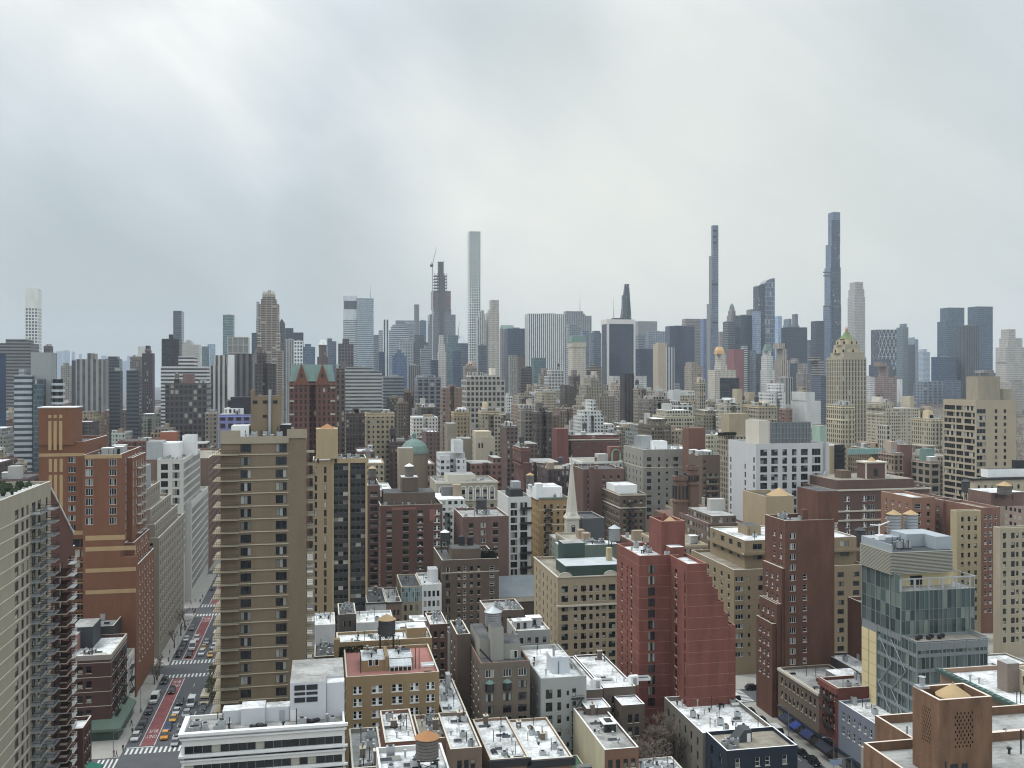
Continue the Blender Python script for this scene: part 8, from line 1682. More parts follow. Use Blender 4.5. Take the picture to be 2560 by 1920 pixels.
for xl, xr, ya, yb, Z, lab, wc, rf in wt:
 B = Bld('low_building', lab, ya, yb, xl, xr, 1850, Z=Z, ybot=1925); B.block(basic('lowb_%d' % xl, wc), rf, par=.8, N=[W_('sash', 3, 1, 1.8, 3.2, 4, Z-1.8)]).clutter(8, seed=xl, kinds='vacps').done()
# ------------------------------------------------------------------ ground, roads, pavements
def sheet(name, polys, z, mat, kind='structure'):
 b = MB()
 for p in polys:
  i = len(b.v); b.v += [(x, y, z) for x, y in p]; b.f.append(tuple(range(i, i+len(p)))); b.mi.append(0)
 o = b.obj(name, mat); tag(o, kind=kind); return o
def rect(x0, x1, y0, y1): return [(x0, y0), (x1, y0), (x1, y1), (x0, y1)]
asp = basic('asphalt', (92, 93, 96), rough=.9, var=.16, streak=False, k=1.0, scale=.8)
sheet('ground', [rect(-9000, 9000, -400, 9000)], 0, asp)
side = basic('pavement_concrete', (158, 155, 148), rough=.9, var=.14, streak=False, k=1.05)
AV = [(-1000, -990), (-730, -712), (-488, -466), (-272, -250), (-52, -32.5), (110, 126), (196, 236), (328, 345), (462, 480)]
STR = [(256.5, 266.5), (338, 348), (422, 432)]+[(504+82*k, 514+82*k) for k in range(19)]
n = 0
for (a0, a1), (b0, b1) in zip(AV[:-1], AV[1:]):
 ys = 60.0
 for s0, s1 in STR:
  if a1 in (126, -32.5) and s0 == 256.5: s0, s1 = (274, 286) if a1 == 126 else (256.5, 266.5)
  b = MB().box(a1, b0, ys, s0, 0.0, .14, 0, 'B'); o = b.obj('pavement', side); tag(o, kind='structure'); ys = s1
red = basic('bus_lane_red', (134, 82, 82), rough=.9, var=.4, streak=False, k=1.15); wline = basic('road_paint_white', (214, 214, 210), rough=.8, var=.2, streak=False, k=1.0, scale=2)
sheet('road_bus_lane', [rect(-48.2, -44.7, 274, 332.5), rect(-48.2, -44.7, 355, 416), rect(-48.2, -44.7, 439, 498)], .012, red)
mk = []
for y0, y1 in ((268.4, 272.4), (251.2, 255.2), (333.6, 337.2), (349, 353), (417.2, 420.8), (433, 436.8), (499.5, 503), (515, 518.5)):
 x = -51.2
 while x < -33: mk.append(rect(x, x+.58, y0, y1)); x += 1.22
for y0, y1 in ((274, 332.5), (355, 416), (439, 498)):
 mk += [rect(-48.42, -48.22, y0, y1), rect(-44.68, -44.46, y0, y1)]
 y = y0+4
 while y < y1-3:
  for x in (-40.6, -37.0): mk.append(rect(x, x+.16, y, y+3))
  y += 9
 mk.append(rect(-51.5, -44.3, y0-1.2, y0-.7))
y = 275.3
while y < 286: mk.append(rect(126.6, 130.6, y, y+.6)); y += 1.25
for x in (113.5, 118, 122): mk += [rect(x, x+.15, y, y+3) for y in range(190, 270, 8)]
x = -57
while x < -52.4: mk.append(rect(x, x+.5, 257, 266)); x += 1.1
sheet('road_markings', mk, .024, wline)
for y, w in ((280.5, 'ONLY'), (284.6, 'BUS'), (325, 'ONLY'), (329, 'BUS'), (408.5, 'ONLY'), (412.3, 'BUS')):
 o = letters(w, 1.0, wline, None, (-46.4, y+1.3, .026), (0, 0, pi), 0, 'road_lettering', 'CENTER'); o.scale = (1.35 if w == 'BUS' else 1.05, 3.4, 1); tag(o, kind='structure')

# ------------------------------------------------------------------ vehicles
def veh_mesh(kind):
 L, W, H = {'sedan': (4.7, 1.84, 1.45), 'suv': (4.8, 1.95, 1.75), 'van': (5.8, 2.05, 2.5), 'truck': (7.4, 2.35, 3.1), 'bus': (8.6, 2.5, 3.1)}[kind]
 h = L/2; w = W/2
 if kind in ('sedan', 'suv'):
  zh = H*.58; hood = h*.52; tail = h*(.62 if kind == 'sedan' else .96)
  lower = [(-h, .35), (-h, zh*.80), (-h+.35, zh*.93), (-hood, zh), (tail, zh), (h-.05, zh*.95), (h, zh*.7), (h, .35)]
  cab = [(-hood+.05, zh), (-hood*.35, H-.06), (tail*.72, H-.06), (tail, zh)]
 else:
  zh = 1.25 if kind == 'van' else 1.5; hood = h*.78
  lower = [(-h, .4), (-h, zh*.85), (-h+.25, zh), (-hood, zh+.1), (-hood, zh), (h, zh), (h, .4)]
  cab = [(-hood, zh), (-hood*.72, H-.08), (h-.03, H-.08), (h, zh)]
 def extrude(prof, w0, w1, m=0, top=None):
  b = MB(); n = len(prof); zs = [p[1] for p in prof]; z0, z1 = min(zs), max(zs)
  wd = lambda z: w0+(w1-w0)*((z-z0)/max(1e-6, z1-z0))
  b.v = [(-wd(z), y, z) for y, z in prof]+[(wd(z), y, z) for y, z in prof]
  b.f = [tuple(range(n)), tuple(range(2*n-1, n-1, -1))]+[(k, k+n, (k+1) % n+n, (k+1) % n) for k in range(n)]; b.mi = [m]*len(b.f)
  return b
 lo = extrude(lower, w*.97, w); ca = extrude(cab, w*.96, w*.80)
 ry = [p for p in cab if p[1] > H-.2]; rf = MB().box(-w*.80, w*.80, ry[0][0]-.02, ry[1][0]+.02, H-.065, H)
 if kind in ('van', 'truck', 'bus'):
  side_ = MB().box(-w*.985, w*.985, -hood*.45, h*.995, zh+.01, H-.01) if kind != 'bus' else MB().box(-w*.99, w*.99, -h+.9, h*.99, H-.55, H-.01)
  rf = side_
 wh = MB(); r = .34 if kind in ('sedan', 'suv') else .42; i = 0
 for k in range(12): a = 2*pi*k/12; wh.v += [(-.12, r*cos(a), r*sin(a)), (.12, r*cos(a), r*sin(a))]
 wh.f = [(2*k, 2*((k+1) % 12), 2*((k+1) % 12)+1, 2*k+1) for k in range(12)]+[tuple(range(0, 24, 2)), tuple(range(23, 0, -2))]; wh.mi = [0]*14
 hl = MB().box(-.2, .2, -.05, 0, -.09, .09)
 return dict(lo=lo, ca=ca, rf=rf, wh=wh.mesh('wheel', [basic('tyre', (30, 30, 32), var=0)]), hl=hl.mesh('headlight', [basic('lamp_glass', (214, 214, 208), rough=.2, var=0)]), tl=hl.mesh('tail_light', [basic('lamp_red', (130, 24, 22), rough=.2, var=0)]), dim=(L, W, H, zh, r))
VK = {k: veh_mesh(k) for k in ('sedan', 'suv', 'van', 'truck', 'bus')}
M_cg = basic('car_glass', (26, 30, 34), rough=.06, var=0, spec=.6)
PAINT = {'white': (214, 214, 212), 'black': (24, 25, 28), 'dark grey': (58, 60, 64), 'grey': (112, 115, 118), 'silver': (160, 164, 166), 'yellow': (214, 158, 40), 'orange yellow': (214, 142, 36), 'blue': (40, 70, 124), 'cream': (190, 178, 150), 'navy': (28, 34, 48)}
VM = {}
RIM = MB().box(-.01, .01, -.2, .2, -.2, .2).mesh('rim', [M_galv])
def vehicle(kind, paint, x, y, label, rz=0.0, taxi=False, cat=None):
 v = VK[kind]; L, W, H, zh, r = v['dim']
 nm = {'sedan': 'parked_car', 'suv': 'suv', 'van': 'van', 'truck': 'truck', 'bus': 'bus'}[kind]
 if taxi: nm = 'taxi'
 e = empty(nm, (x, y, 0), label, cat or {'sedan': 'car', 'suv': 'car', 'van': 'van', 'truck': 'truck', 'bus': 'bus'}[kind] if not taxi else 'taxi', 'vehicles on the avenues'); e.rotation_euler = (0, 0, rz)
 pm = basic('paint_'+paint.replace(' ', '_'), PAINT[paint], rough=.28, var=0, spec=.5, k=1.0)
 for key, part in (('lo', 'body'), ('ca', 'windows'), ('rf', 'roof')):
  mk_ = (kind, key, paint if key != 'ca' else '')
  if mk_ not in VM: VM[mk_] = v[key].mesh(part, [M_cg if key == 'ca' else pm])
  inst(part, VM[mk_], e, (0, 0, 0))
 for sx in (-1, 1):
  for yy in (-.32, .31): wo = inst('wheel', v['wh'], e, (sx*(W/2-.12), yy*L, r)); inst('rim', RIM, wo, (sx*.13, 0, 0))
  inst('headlight', v['hl'], e, (sx*(W/2-.32), -L/2+.03, zh*.72)); inst('tail_light', v['tl'], e, (sx*(W/2-.3), L/2+.04, zh*.8))
 if taxi: MB().box(-.35, .35, -.12, .12, H, H+.22).obj('roof_sign', M_white, e)
 return e
LANES = (-50.2, -46.5, -42.5, -38.9, -35.0)
used = {}
def on_third(cx, cy, kind, paint, label, taxi=False, lane=None):
 px_, py_ = 200+cx*.2653, 1480+cy*.2653+3
 x, y = G(px_, py_)
 ln = LANES[lane] if lane is not None else min(LANES, key=lambda q: abs(q-x))
 L = VK[kind]['dim'][0]
 for (yy, LL) in used.get(ln, []):
  if abs(yy-y) < (L+LL)/2+.5: y = yy+(1 if y >= yy else -1)*((L+LL)/2+.5)
 used.setdefault(ln, []).append((y, L)); vehicle(kind, paint, ln+random.uniform(-.2, .2), y, label, random.uniform(-.03, .03), taxi)
for a in ((540, 1375, 'suv', 'white', 'white car parked nearest the corner at the left kerb', False, 0), (595, 1290, 'sedan', 'black', 'black car parked behind the white kerb car', False, 0), (630, 1230, 'sedan', 'dark grey', 'dark grey car parked third from the near corner', False, 0), (685, 1125, 'sedan', 'black', 'black car parked under the street lamp arm', False, 0),
   (725, 1020, 'van', 'white', 'white van parked at the left kerb before the lamp arm', False, 0), (775, 962, 'sedan', 'silver', 'silver car parked behind the white kerb van', False, 0), (862, 935, 'suv', 'black', 'black car driving alone on the red bus lane', False, 1), (840, 840, 'suv', 'dark grey', 'dark grey car parked level with the far painted bus words', False, 0),
   (912, 1040, 'suv', 'dark grey', 'dark grey car beside the red lane next to white van', False, 2), (1005, 1060, 'van', 'white', 'white van in the middle lane heading to the near crossing', False, 3), (868, 1130, 'sedan', 'white', 'white car queuing behind the yellow taxi', False, 2), (828, 1200, 'sedan', 'yellow', 'yellow taxi between white car and blue car', True, 2),
   (812, 1280, 'sedan', 'blue', 'blue car queuing between two taxis', False, 2), (760, 1365, 'suv', 'orange yellow', 'orange yellow taxi first at the near crossing', True, 2), (965, 1160, 'suv', 'silver', 'silver car queuing behind the dark grey one in the third lane', False, 3), (930, 1240, 'suv', 'dark grey', 'dark grey car queuing before the white banded roof', False, 3),
   (882, 1335, 'sedan', 'grey', 'grey car second at the near crossing', False, 3), (848, 1425, 'sedan', 'silver', 'silver car already on the near crossing', False, 3), (1200, 1030, 'bus', 'cream', 'cream roofed truck bus parked beside the brown tower', False, 4),
   (1040, 440, 'sedan', 'white', 'white car parked at the left kerb of the second block', False, 0), (1000, 495, 'sedan', 'black', 'black car parked behind another black one in the second block', False, 0), (988, 535, 'sedan', 'navy', 'navy car parked in the second block', False, 0), (965, 590, 'suv', 'black', 'black car parked closest to the second crossing', False, 0),
   (1075, 525, 'van', 'white', 'white van in the second block with dark windscreen', False, 1), (1050, 592, 'suv', 'black', 'black car waiting first beside the red lane at second crossing', False, 1), (1140, 578, 'suv', 'white', 'white car waiting first at the second crossing', False, 2), (1155, 525, 'sedan', 'yellow', 'yellow taxi waiting behind the first white car', True, 2), (1207, 592, 'sedan', 'yellow', 'yellow taxi first at the second crossing', True, 3),
   (1245, 445, 'truck', 'white', 'white box truck in the second block', False, 3), (1238, 520, 'suv', 'white', 'white car between box truck and taxi', False, 3), (1188, 470, 'sedan', 'silver', 'silver car beside the white box truck', False, 2), (1133, 440, 'suv', 'white', 'white car on the red lane in the second block', False, 1), (1222, 370, 'sedan', 'white', 'white car last in the second block queue', False, 3), (1257, 30, 'van', 'white', 'white van far up the avenue at third crossing', False, 3)):
 on_third(*a)
for y, ln, kind, pt, lab in ((446, 3, 'suv', 'white', 'white car nearest the third crossing, first of its lane'), (452, 4, 'sedan', 'black', 'black car beside the nearest white car at third crossing'), (455, 2, 'sedan', 'yellow', 'yellow taxi at the third crossing'), (462, 3, 'suv', 'dark grey', 'dark grey car behind the white car at third crossing'), (468, 0, 'sedan', 'black', 'black car at the left kerb past the third crossing'), (476, 2, 'van', 'white', 'white van behind the taxi at third crossing'), (484, 4, 'suv', 'grey', 'grey car far up the avenue beside the right kerb'),
      (376, 4, 'suv', 'black', 'black car at the right kerb of the second block'), (384, 4, 'sedan', 'silver', 'silver car at the right kerb of the second block'), (301, 4, 'sedan', 'dark grey', 'dark grey car parked nearer than the cream roofed bus'), (293, 4, 'suv', 'black', 'black car parked second before the cream roofed bus'), (396, 0, 'suv', 'grey', 'grey car at the left kerb near the third crossing')):
 vehicle(kind, pt, LANES[ln], y, lab, random.uniform(-.03, .03), pt == 'yellow')
for px_, py_, kind, paint, lab, rz in ((1882, 1724, 'suv', 'navy', 'navy car crossing the side street at the rust tower', pi/2), (1901, 1722, 'sedan', 'black', 'black car waiting behind the navy one', pi/2), (1896, 1752, 'van', 'white', 'white van beside the side street crosswalk', 0), (1899, 1786, 'suv', 'black', 'black car parked nearest the side street crosswalk', 0), (1922, 1808, 'suv', 'black', 'black car parked beside the white parapet', 0), (1957, 1838, 'van', 'white', 'white van parked on the cross avenue', 0), (1988, 1862, 'suv', 'black', 'black car parked before the white van', 0), (2012, 1888, 'sedan', 'black', 'black car parked at the foot of the navy building', 0), (2038, 1910, 'suv', 'black', 'black car parked lowest on the cross avenue', 0)):
 x, y = G(px_, py_); vehicle(kind, paint, (min(x, 124.3) if rz == 0 else x), y, lab, rz)

# ------------------------------------------------------------------ people
def person_mesh(walk, coat, legs, hat):
 pts = [((0, 0, .95), .15), ((0, 0, 1.2), .17), ((0, 0, 1.42), .15), ((0, 0, 1.52), .065), ((0, -.02, 1.66), .105)]
 E = [(0, 1), (1, 2), (2, 3), (3, 4)]
 s = .28 if walk else .04
 for sx, sg in ((-1, 1), (1, -1)):
  i = len(pts); pts += [((sx*.1, 0, .88), .1), ((sx*.11, sg*s*.5-.02, .48), .075), ((sx*.11, sg*s, .07), .05), ((sx*.11, sg*s-.16, .04), .04)]; E += [(0, i), (i, i+1), (i+1, i+2), (i+2, i+3)]
  i = len(pts); pts += [((sx*.21, 0, 1.4), .065), ((sx*.26, -sg*s*.35, 1.12), .05), ((sx*.25, -sg*s*.6-.08, .88), .038)]; E += [(2, i), (i, i+1), (i+1, i+2)]
 me = bpy.data.meshes.new('person'); me.from_pydata([p for p, _ in pts], E, [])
 o = bpy.data.objects.new('person_tmp', me); COL.objects.link(o)
 md = o.modifiers.new('s', 'SKIN'); 
 for k, (_, r) in enumerate(pts): me.skin_vertices[0].data[k].radius = (r, r); me.skin_vertices[0].data[k].use_root = (k == 0)
 o.modifiers.new('b', 'SUBSURF').levels = 1
 dg = bpy.context.evaluated_depsgraph_get(); m2 = bpy.data.meshes.new_from_object(o.evaluated_get(dg))
 bpy.data.objects.remove(o); m2.name = 'person'
 m2.materials.clear()
 for q in (basic('skin', (176, 134, 108), var=0), basic('coat_%d_%d' % coat[:2], coat, var=0), basic('trousers_%d' % legs[0], legs, var=0), basic('hair_%d' % hat[0], hat, var=0)): m2.materials.append(q)
 for p in m2.polygons:
  z = p.center.z; p.material_index = 2 if z < .9 and abs(p.center.x) < .2 else 1 if z < 1.5 else (3 if (z > 1.68 or p.center.y > .02) else 0)
 return m2
PM = [person_mesh(w, c, l, h) for w, c, l, h in ((True, (40, 42, 50), (34, 36, 44), (40, 32, 26)), (False, (60, 52, 48), (40, 42, 52), (30, 26, 24)), (True, (150, 60, 50), (40, 44, 60), (60, 44, 30)), (True, (110, 110, 112), (30, 32, 36), (36, 30, 26)), (False, (36, 40, 60), (70, 66, 60), (28, 26, 26)))]
ppl = [(485, 1262, 'person in dark clothes walking alone past the green awning', 0), (493, 1335, 'person in brown standing near the near kerb', 1), (318, 1552, 'person in red coat waiting by the teal awning', 2), (345, 1556, 'person in grey walking near the teal awning', 3), (405, 1500, 'person in navy standing on the near corner', 4), (572, 1135, 'person in dark clothes by the building side pavement', 0), (845, 590, 'person in brown before the second crossing', 1)]
for cx, cy, lab, k in ppl:
 x, y = G(200+cx*.2653, 1480+cy*.2653); o = bpy.data.objects.new('person', PM[k]); COL.objects.link(o); o.location = (x, y, .14 if x < -52 else 0); o.rotation_euler = (0, 0, random.uniform(0, 6)); tag(o, lab, 'person')
rg = random.Random(4)
for cx, cy in [(835, 655), (855, 660), (875, 655), (690, 660), (1020, 370), (1035, 350), (1045, 360), (1060, 185), (1075, 200), (1095, 190), (1030, 180), (1100, 215), (1010, 200), (1045, 120), (1130, 110), (1150, 100), (1085, 95), (1180, 60)]:
 x, y = G(200+cx*.2653, 1480+cy*.2653); o = bpy.data.objects.new('person', PM[rg.randint(0, 4)]); COL.objects.link(o); o.location = (min(x, -52.6), y, .14); o.rotation_euler = (0, 0, rg.uniform(0, 6)); tag(o, 'small distant pedestrian on the avenue pavement', 'person', 'distant pedestrians on the avenue pavement')
px_, py_ = 1897, 1762; x, y = G(px_, py_); o = bpy.data.objects.new('person', PM[0]); COL.objects.link(o); o.location = (x, y, .14); tag(o, 'person in dark clothes beside the side street crosswalk', 'person')

# ------------------------------------------------------------------ street lamps
def lamp_mesh():
 b = MB().tube((0, 0, 0), (0, 0, 8), .1, .07, 6); p = (0, 0, 8)
 for k in range(1, 6): q = (2.6*k/5, 0, 8+.9*sin(k/5*pi*.55)); b.tube(p, q, .06, .05, 5); p = q
 h = MB().box(-.45, .35, -.14, .14, -.1, .06)
 return b.mesh('pole', [M_steel]), h.mesh('lamp_head', [M_galv])
LP, LH = lamp_mesh()
def lamp(x, y, rz, lab):
 e = empty('street_lamp', (x, y, .14), lab, 'street lamp', 'street lamps'); e.rotation_euler = (0, 0, rz); inst('pole', LP, e, (0, 0, 0)); inst('lamp_head', LH, e, (2.8, 0, 8.85))
for i, (x, y, rz, lab) in enumerate(((-52.6, 300, 0, 'grey street lamp reaching over the kerb below the maroon building'), (-52.6, 330, 0, 'grey street lamp near the second crossing'), (-52.6, 375, 0, 'grey street lamp before the limestone building'), (-52.6, 262, 0, 'grey street lamp at the near corner'), (-31.9, 310, pi, 'grey street lamp beside the cream roofed bus'),
          (127, 288, pi*.9, 'curved street lamp at the side street, nearer one'), (126.7, 292, pi, 'curved street lamp at the side street behind another'), (126.8, 246, pi, 'street lamp before the blue awning'), (126.8, 222, pi, 'street lamp before the red tenement'))): lamp(x, y, rz, lab)
e = empty('street_sign', (126.9, 214, .14), 'blue and white hanging street banner sign on metal arm', 'sign'); MB().tube((0, 0, 0), (0, 0, 7), .1, .08, 6).tube((0, 0, 6.6), (-6, 0, 6.6), .08, .08, 5).obj('pole', M_steel, e); MB().box(-5.6, -2.6, -.05, .05, 5.2, 6.4).obj('banner', basic('banner_blue', (150, 172, 200)), e)

# ------------------------------------------------------------------ trees
def bare_tree(name, label, x, y, h, seed, spread=.5, n0=6, dens=1.0, cat='tree', group=None, z=0.0, depth=4):
 rg = random.Random(seed); e = empty(name, (x, y, z), label, cat, group)
 t = MB(); tw = MB()
 def grow(p, d, L, r, lv):
  q = p+d*L; (t if lv > 1 else tw).tube(p, q, max(r, .045), max(r*.7, .03), 5 if lv > 2 else 3)
  if lv == 0: return
  k = rg.randint(2, 4) if lv > 1 else int(rg.randint(3, 5)*dens)
  for _ in range(k):
   a = Vector((rg.gauss(0, 1), rg.gauss(0, 1), rg.gauss(.25, .5))).normalized()
   dd = (d+a*(spread+.18*(4-lv))).normalized(); s = rg.uniform(.55, .98)
   grow(p+d*L*rg.uniform(.55, 1.0), dd, L*s*.78, r*.55, lv-1)
 for k in range(n0): 
  d = Vector((rg.gauss(0, .35), rg.gauss(0, .35), 1)).normalized()
  grow(Vector((0, 0, h*.22)), d, h*.30, h*.013, depth)
 t.tube((0, 0, 0), (0, 0, h*.25), h*.03, h*.02, 7)
 t.obj('trunk', M_bark, e); tw.obj('crown', M_twig, e); return e
bare_tree('bare_tree', 'large bare tree in the yard below the bright red tower', X(1618, 216), 216, 17, 3, .55, 9, 1.5)
bare_tree('bare_tree', 'second large bare tree in the yard, close to the red tower wall', X(1650, 224), 224, 19, 5, .5, 9, 1.5)
bare_tree('bare_tree', 'reddish bare tree in the yard beside the white roofed long building', X(1690, 226), 226, 16, 8, .55, 8, 1.4)
for i, (px_, py_, h, lab) in enumerate(((400, 1700, 9, 'bare street tree in front of the maroon corner building'), (392, 1712, 8, 'bare street tree by the second crossing corner'), (410, 1690, 9, 'bare street tree nearest the second crossing'), (457, 1590, 10, 'bare street tree before the limestone building'), (462, 1570, 10, 'second bare street tree before the limestone building'), (445, 1620, 9, 'bare street tree beside the second block parked cars'))):
 x, y = G(px_, py_); bare_tree('bare_tree', lab, min(x, -53.2), y, h, 20+i, .55, 4, 1.0, depth=3, group='bare street trees')
def leafy(name, label, x, y, z, h, w, mat, n, seed, cone=False):
 rg = random.Random(seed); e = empty(name, (x, y, z), label, 'tree'); b = MB()
 MB().tube((0, 0, 0), (0, 0, h*.7), w*.06, w*.02, 6).obj('trunk', M_bark, e)
 for _ in range(n):
  f = rg.random()**.8; zz = h*(.12+.88*f); R = w*(1-f*.95 if cone else math.sqrt(max(.05, 1-(2*f-1)**2)))*rg.uniform(.5, 1.05)
  a = rg.uniform(0, 2*pi); p = Vector((R*cos(a), R*sin(a), zz)); s = rg.uniform(.14, .34); q = Vector((rg.gauss(0, 1), rg.gauss(0, 1), rg.gauss(0, 1))).normalized()*s; r = q.orthogonal().normalized()*s
  b.quad(tuple(p-q), tuple(p-r), tuple(p+q), tuple(p+r))
 b.obj('crown', mat, e); return e
leafy('evergreen_tree', 'dark pointed evergreen tree in front of the cream stone building', X(1335, 300), 300, 4, 17, 3.6, M_leaf, 2600, 1, True)
leafy('evergreen_tree', 'ivy dark evergreen column before the dark brown building', X(1202, 330), 330, 0, 20, 2.0, M_leaf, 1500, 2, True)
for i, (px_, lab) in enumerate(((1165, 'bare yard tree before the dark brown building'), (1315, 'bare yard tree beside the evergreen'), (1355, 'bare yard tree at the cream building wall'))): bare_tree('bare_tree', lab, X(px_, 318+i*4), 318+i*4, 17, 40+i, .5, 5, 1.0, depth=3, group='bare yard trees')
ol = basic('budding_leaves', (92, 92, 66), var=.3, streak=False, k=1.0)
leafy('street_tree', 'olive budding street tree beside the cream roofed bus', -33.0, 318, .1, 9, 2.6, ol, 900, 3); leafy('street_tree', 'smaller olive budding street tree beyond the bus', -33.0, 308, .1, 7.5, 2.4, ol, 700, 4)
hill = MB(); hx = [490, 700, 1000, 1500, 2400]; hy = [640, 1000, 1400, 1800, 2050, 2300]; hz_ = [2, 10, 22, 38, 42, 30]
hv = [(x, y, z+(3*sin(x*.01+y*.007))) for y, z in zip(hy, hz_) for x in hx]; hill.v = hv
hill.f = [(j*5+i, j*5+i+1, (j+1)*5+i+1, (j+1)*5+i) for j in range(5) for i in range(4)]; hill.mi = [0]*20
o = hill.obj('park_terrain', basic('park_earth', (104, 96, 82), var=.2, streak=False)); tag(o, kind='structure')
rg = random.Random(11); b = MB()
for _ in range(5200):
 y = rg.uniform(650, 2040); x = rg.uniform(500, 500+y*.75); k = min(4, max(0, sum(y > v for v in hy)-1)); f = (y-hy[k])/(hy[k+1]-hy[k]); z = hz_[k]+(hz_[k+1]-hz_[k])*f
 h = rg.uniform(9, 16); r = h*.42
 for _ in range(16):
  p = Vector((x+rg.gauss(0, r*.5), y+rg.gauss(0, r*.5), z+h*rg.uniform(.25, 1.0))); s = rg.uniform(.8, 1.9); q = Vector((rg.gauss(0, 1), rg.gauss(0, 1), rg.gauss(0, .7))).normalized()*s; w = q.orthogonal().normalized()*s*.6
  b.quad(tuple(p-q), tuple(p-w), tuple(p+q), tuple(p+w))
o = b.obj('woodland', basic('bare_woodland', (106, 92, 84), var=.35, streak=False, scale=.3)); tag(o, 'bare brown park woodland', 'woodland', kind='stuff'); del o['category']
# ------------------------------------------------------------------ the rest of the city blocks
NW_ = 2560//8
def filler():
 rg = random.Random(99)
 top = [3000.0]*NW_
 req = []      # (x0, x1, ybot, Y): what must stay visible
 for lab, a, c, yt, yb, Y in HAND: req.append((a, c, yb, Y))
 sky_lim = [(0, 1005), (300, 1010), (560, 1000), (720, 985), (900, 975), (1200, 965), (1550, 955), (1900, 962), (2060, 975), (2165, 1012), (2360, 1020), (2560, 1010)]
 def lim(x):
  for (x0, y0), (x1, y1) in zip(sky_lim[:-1], sky_lim[1:]):
   if x0 <= x <= x1: return y0+(y1-y0)*(x-x0)/(x1-x0)
  return 1000
 cand = []
 ys = [s[1]+4 for s in STR]
 for (a0, a1), (b0, b1) in zip(AV[:-1], AV[1:]):
  for k in range(len(STR)-1):
   ya, yb = STR[k][1]+4, STR[k+1][0]-4
   if yb < 270: continue
   if ya < 350 and b0 > -60 and a1 < 120: continue
   for row, (y0, y1) in enumerate(((ya, ya+(yb-ya)*.47), (ya+(yb-ya)*.53, yb))):
    x = a1+5
    while x < b0-9:
     edge = min(x-(a1+5), (b0-5)-x)
     w = rg.uniform(13, 26) if edge < 26 else rg.choice((6.5, 7.5, 10, 13, 17, 22))
     w = min(w, b0-5-x)
     if w < 5: break
     if edge < 26: h = rg.choice((18, 42, 48, 52, 56, 60, 46, 30))
     elif w < 9: h = rg.uniform(13, 18)
     else: h = rg.choice((20, 22, 36, 44, 50, 30))
     if a1 > 120: h *= 1.05
     cand.append((y0, x, min(x+w, b0-5), y1, h)); x += w+.15
 for _ in range(900):
  y = rg.uniform(2060, 5200); x = rg.uniform(-.36*y-60, .80*y); w = rg.uniform(22, 46); cand.append((y, x, x+w, y+rg.uniform(20, 36), rg.uniform(40, 120)*.8))
 cand.sort()
 hb = [(lab, a, c, yt, yb, Y) for lab, a, c, yt, yb, Y in HAND]
 hb.sort(key=lambda t: t[5]); hi = 0
 out = []
 def occupy(a, c, y):
  for i in range(max(0, int(a//8)), min(NW_-1, int(c//8))+1): top[i] = min(top[i], y)
 solid = [(o_.matrix_world.translation.copy(), o_) for o_ in ()]
 boxes = [(b[0], b[1], b[2], b[3]) for b in PLACED]
 for y0, x0, x1, y1, h in cand:
  while hi < len(hb) and hb[hi][5] <= y0: occupy(hb[hi][1], hb[hi][2], hb[hi][3]); hi += 1
  if x0*sA+y0*cA < 30: continue
  pa = [P(x, y, h) for x in (x0, x1) for y in (y0, y1)]
  a, c = min(p[0] for p in pa), max(p[0] for p in pa)
  if c < -5 or a > 2565: continue
  if any(x0 < q[1]+.4 and x1 > q[0]-.4 and y0 < q[3]+.4 and y1 > q[2]-.4 for q in boxes): continue
  need = max(lim(min(2560, max(0, (a+c)/2)))+(0 if y0 > 1300 else 150*((1300-y0)/800)**2), 0)
  for (ra, rc, rb, rY) in req:
   if rY > y0 and min(c, rc)-max(a, ra) > 3: need = max(need, 940+(rb-940)*.86)
  yt = min(p[1] for p in pa)
  if rg.random() < .62 and y0 < 2000 and x1-x0 > 8:
   s = y1*cA+(x0+x1)/2*sA; h2 = HC-(need+rg.expovariate(1/34.0)-H0)*s/F
   if 14 < h2 < 82: h = h2; yt = need+1
  if yt < need:
   s = y1*cA+(x0+x1)/2*sA; h = HC-(need-H0)*s/F
   if y0 > 2000: h = min(h, HC-(need-H0)*s/F)
  if h < 8: continue
  pa = [P(x, y, h) for x in (x0, x1) for y in (y0, y1)]
  yt = min(p[1] for p in pa); i0, i1 = max(0, int(a//8)), min(NW_-1, int(c//8))
  vis = [top[i]-yt for i in range(i0, i1+1)]
  if not vis or max(vis) < 2 or sum(v > 1.5 for v in vis) < .18*len(vis): continue
  occupy(a, c, yt); out.append((x0, x1, y0, y1, h, a, c, yt))
 return out
PLACED = []
for o in list(COL.objects):
 if o.parent is None and 'category' in o.keys() and o.type in ('EMPTY', 'MESH') and o.get('kind') is None:
  ms = [o] if o.type == 'MESH' else []
  ms += [c for c in o.children if c.type == 'MESH' and c.name.split('.')[0] in ('wall', 'rear_wing', 'terrace_block', 'lower_volume', 'shaft', 'drum', 'glass_shaft', 'front_volume', 'tower_shaft', 'dark_flank')]
  for m in ms:
   vs = m.data.vertices
   if len(vs) < 4: continue
   ox, oy = o.location.x, o.location.y
   xs_ = [v.co.x for v in vs]; ys_ = [v.co.y for v in vs]
   if max(xs_)-min(xs_) < 400: PLACED.append((ox+min(xs_), ox+max(xs_), oy+min(ys_), oy+max(ys_)))
FILL = filler()
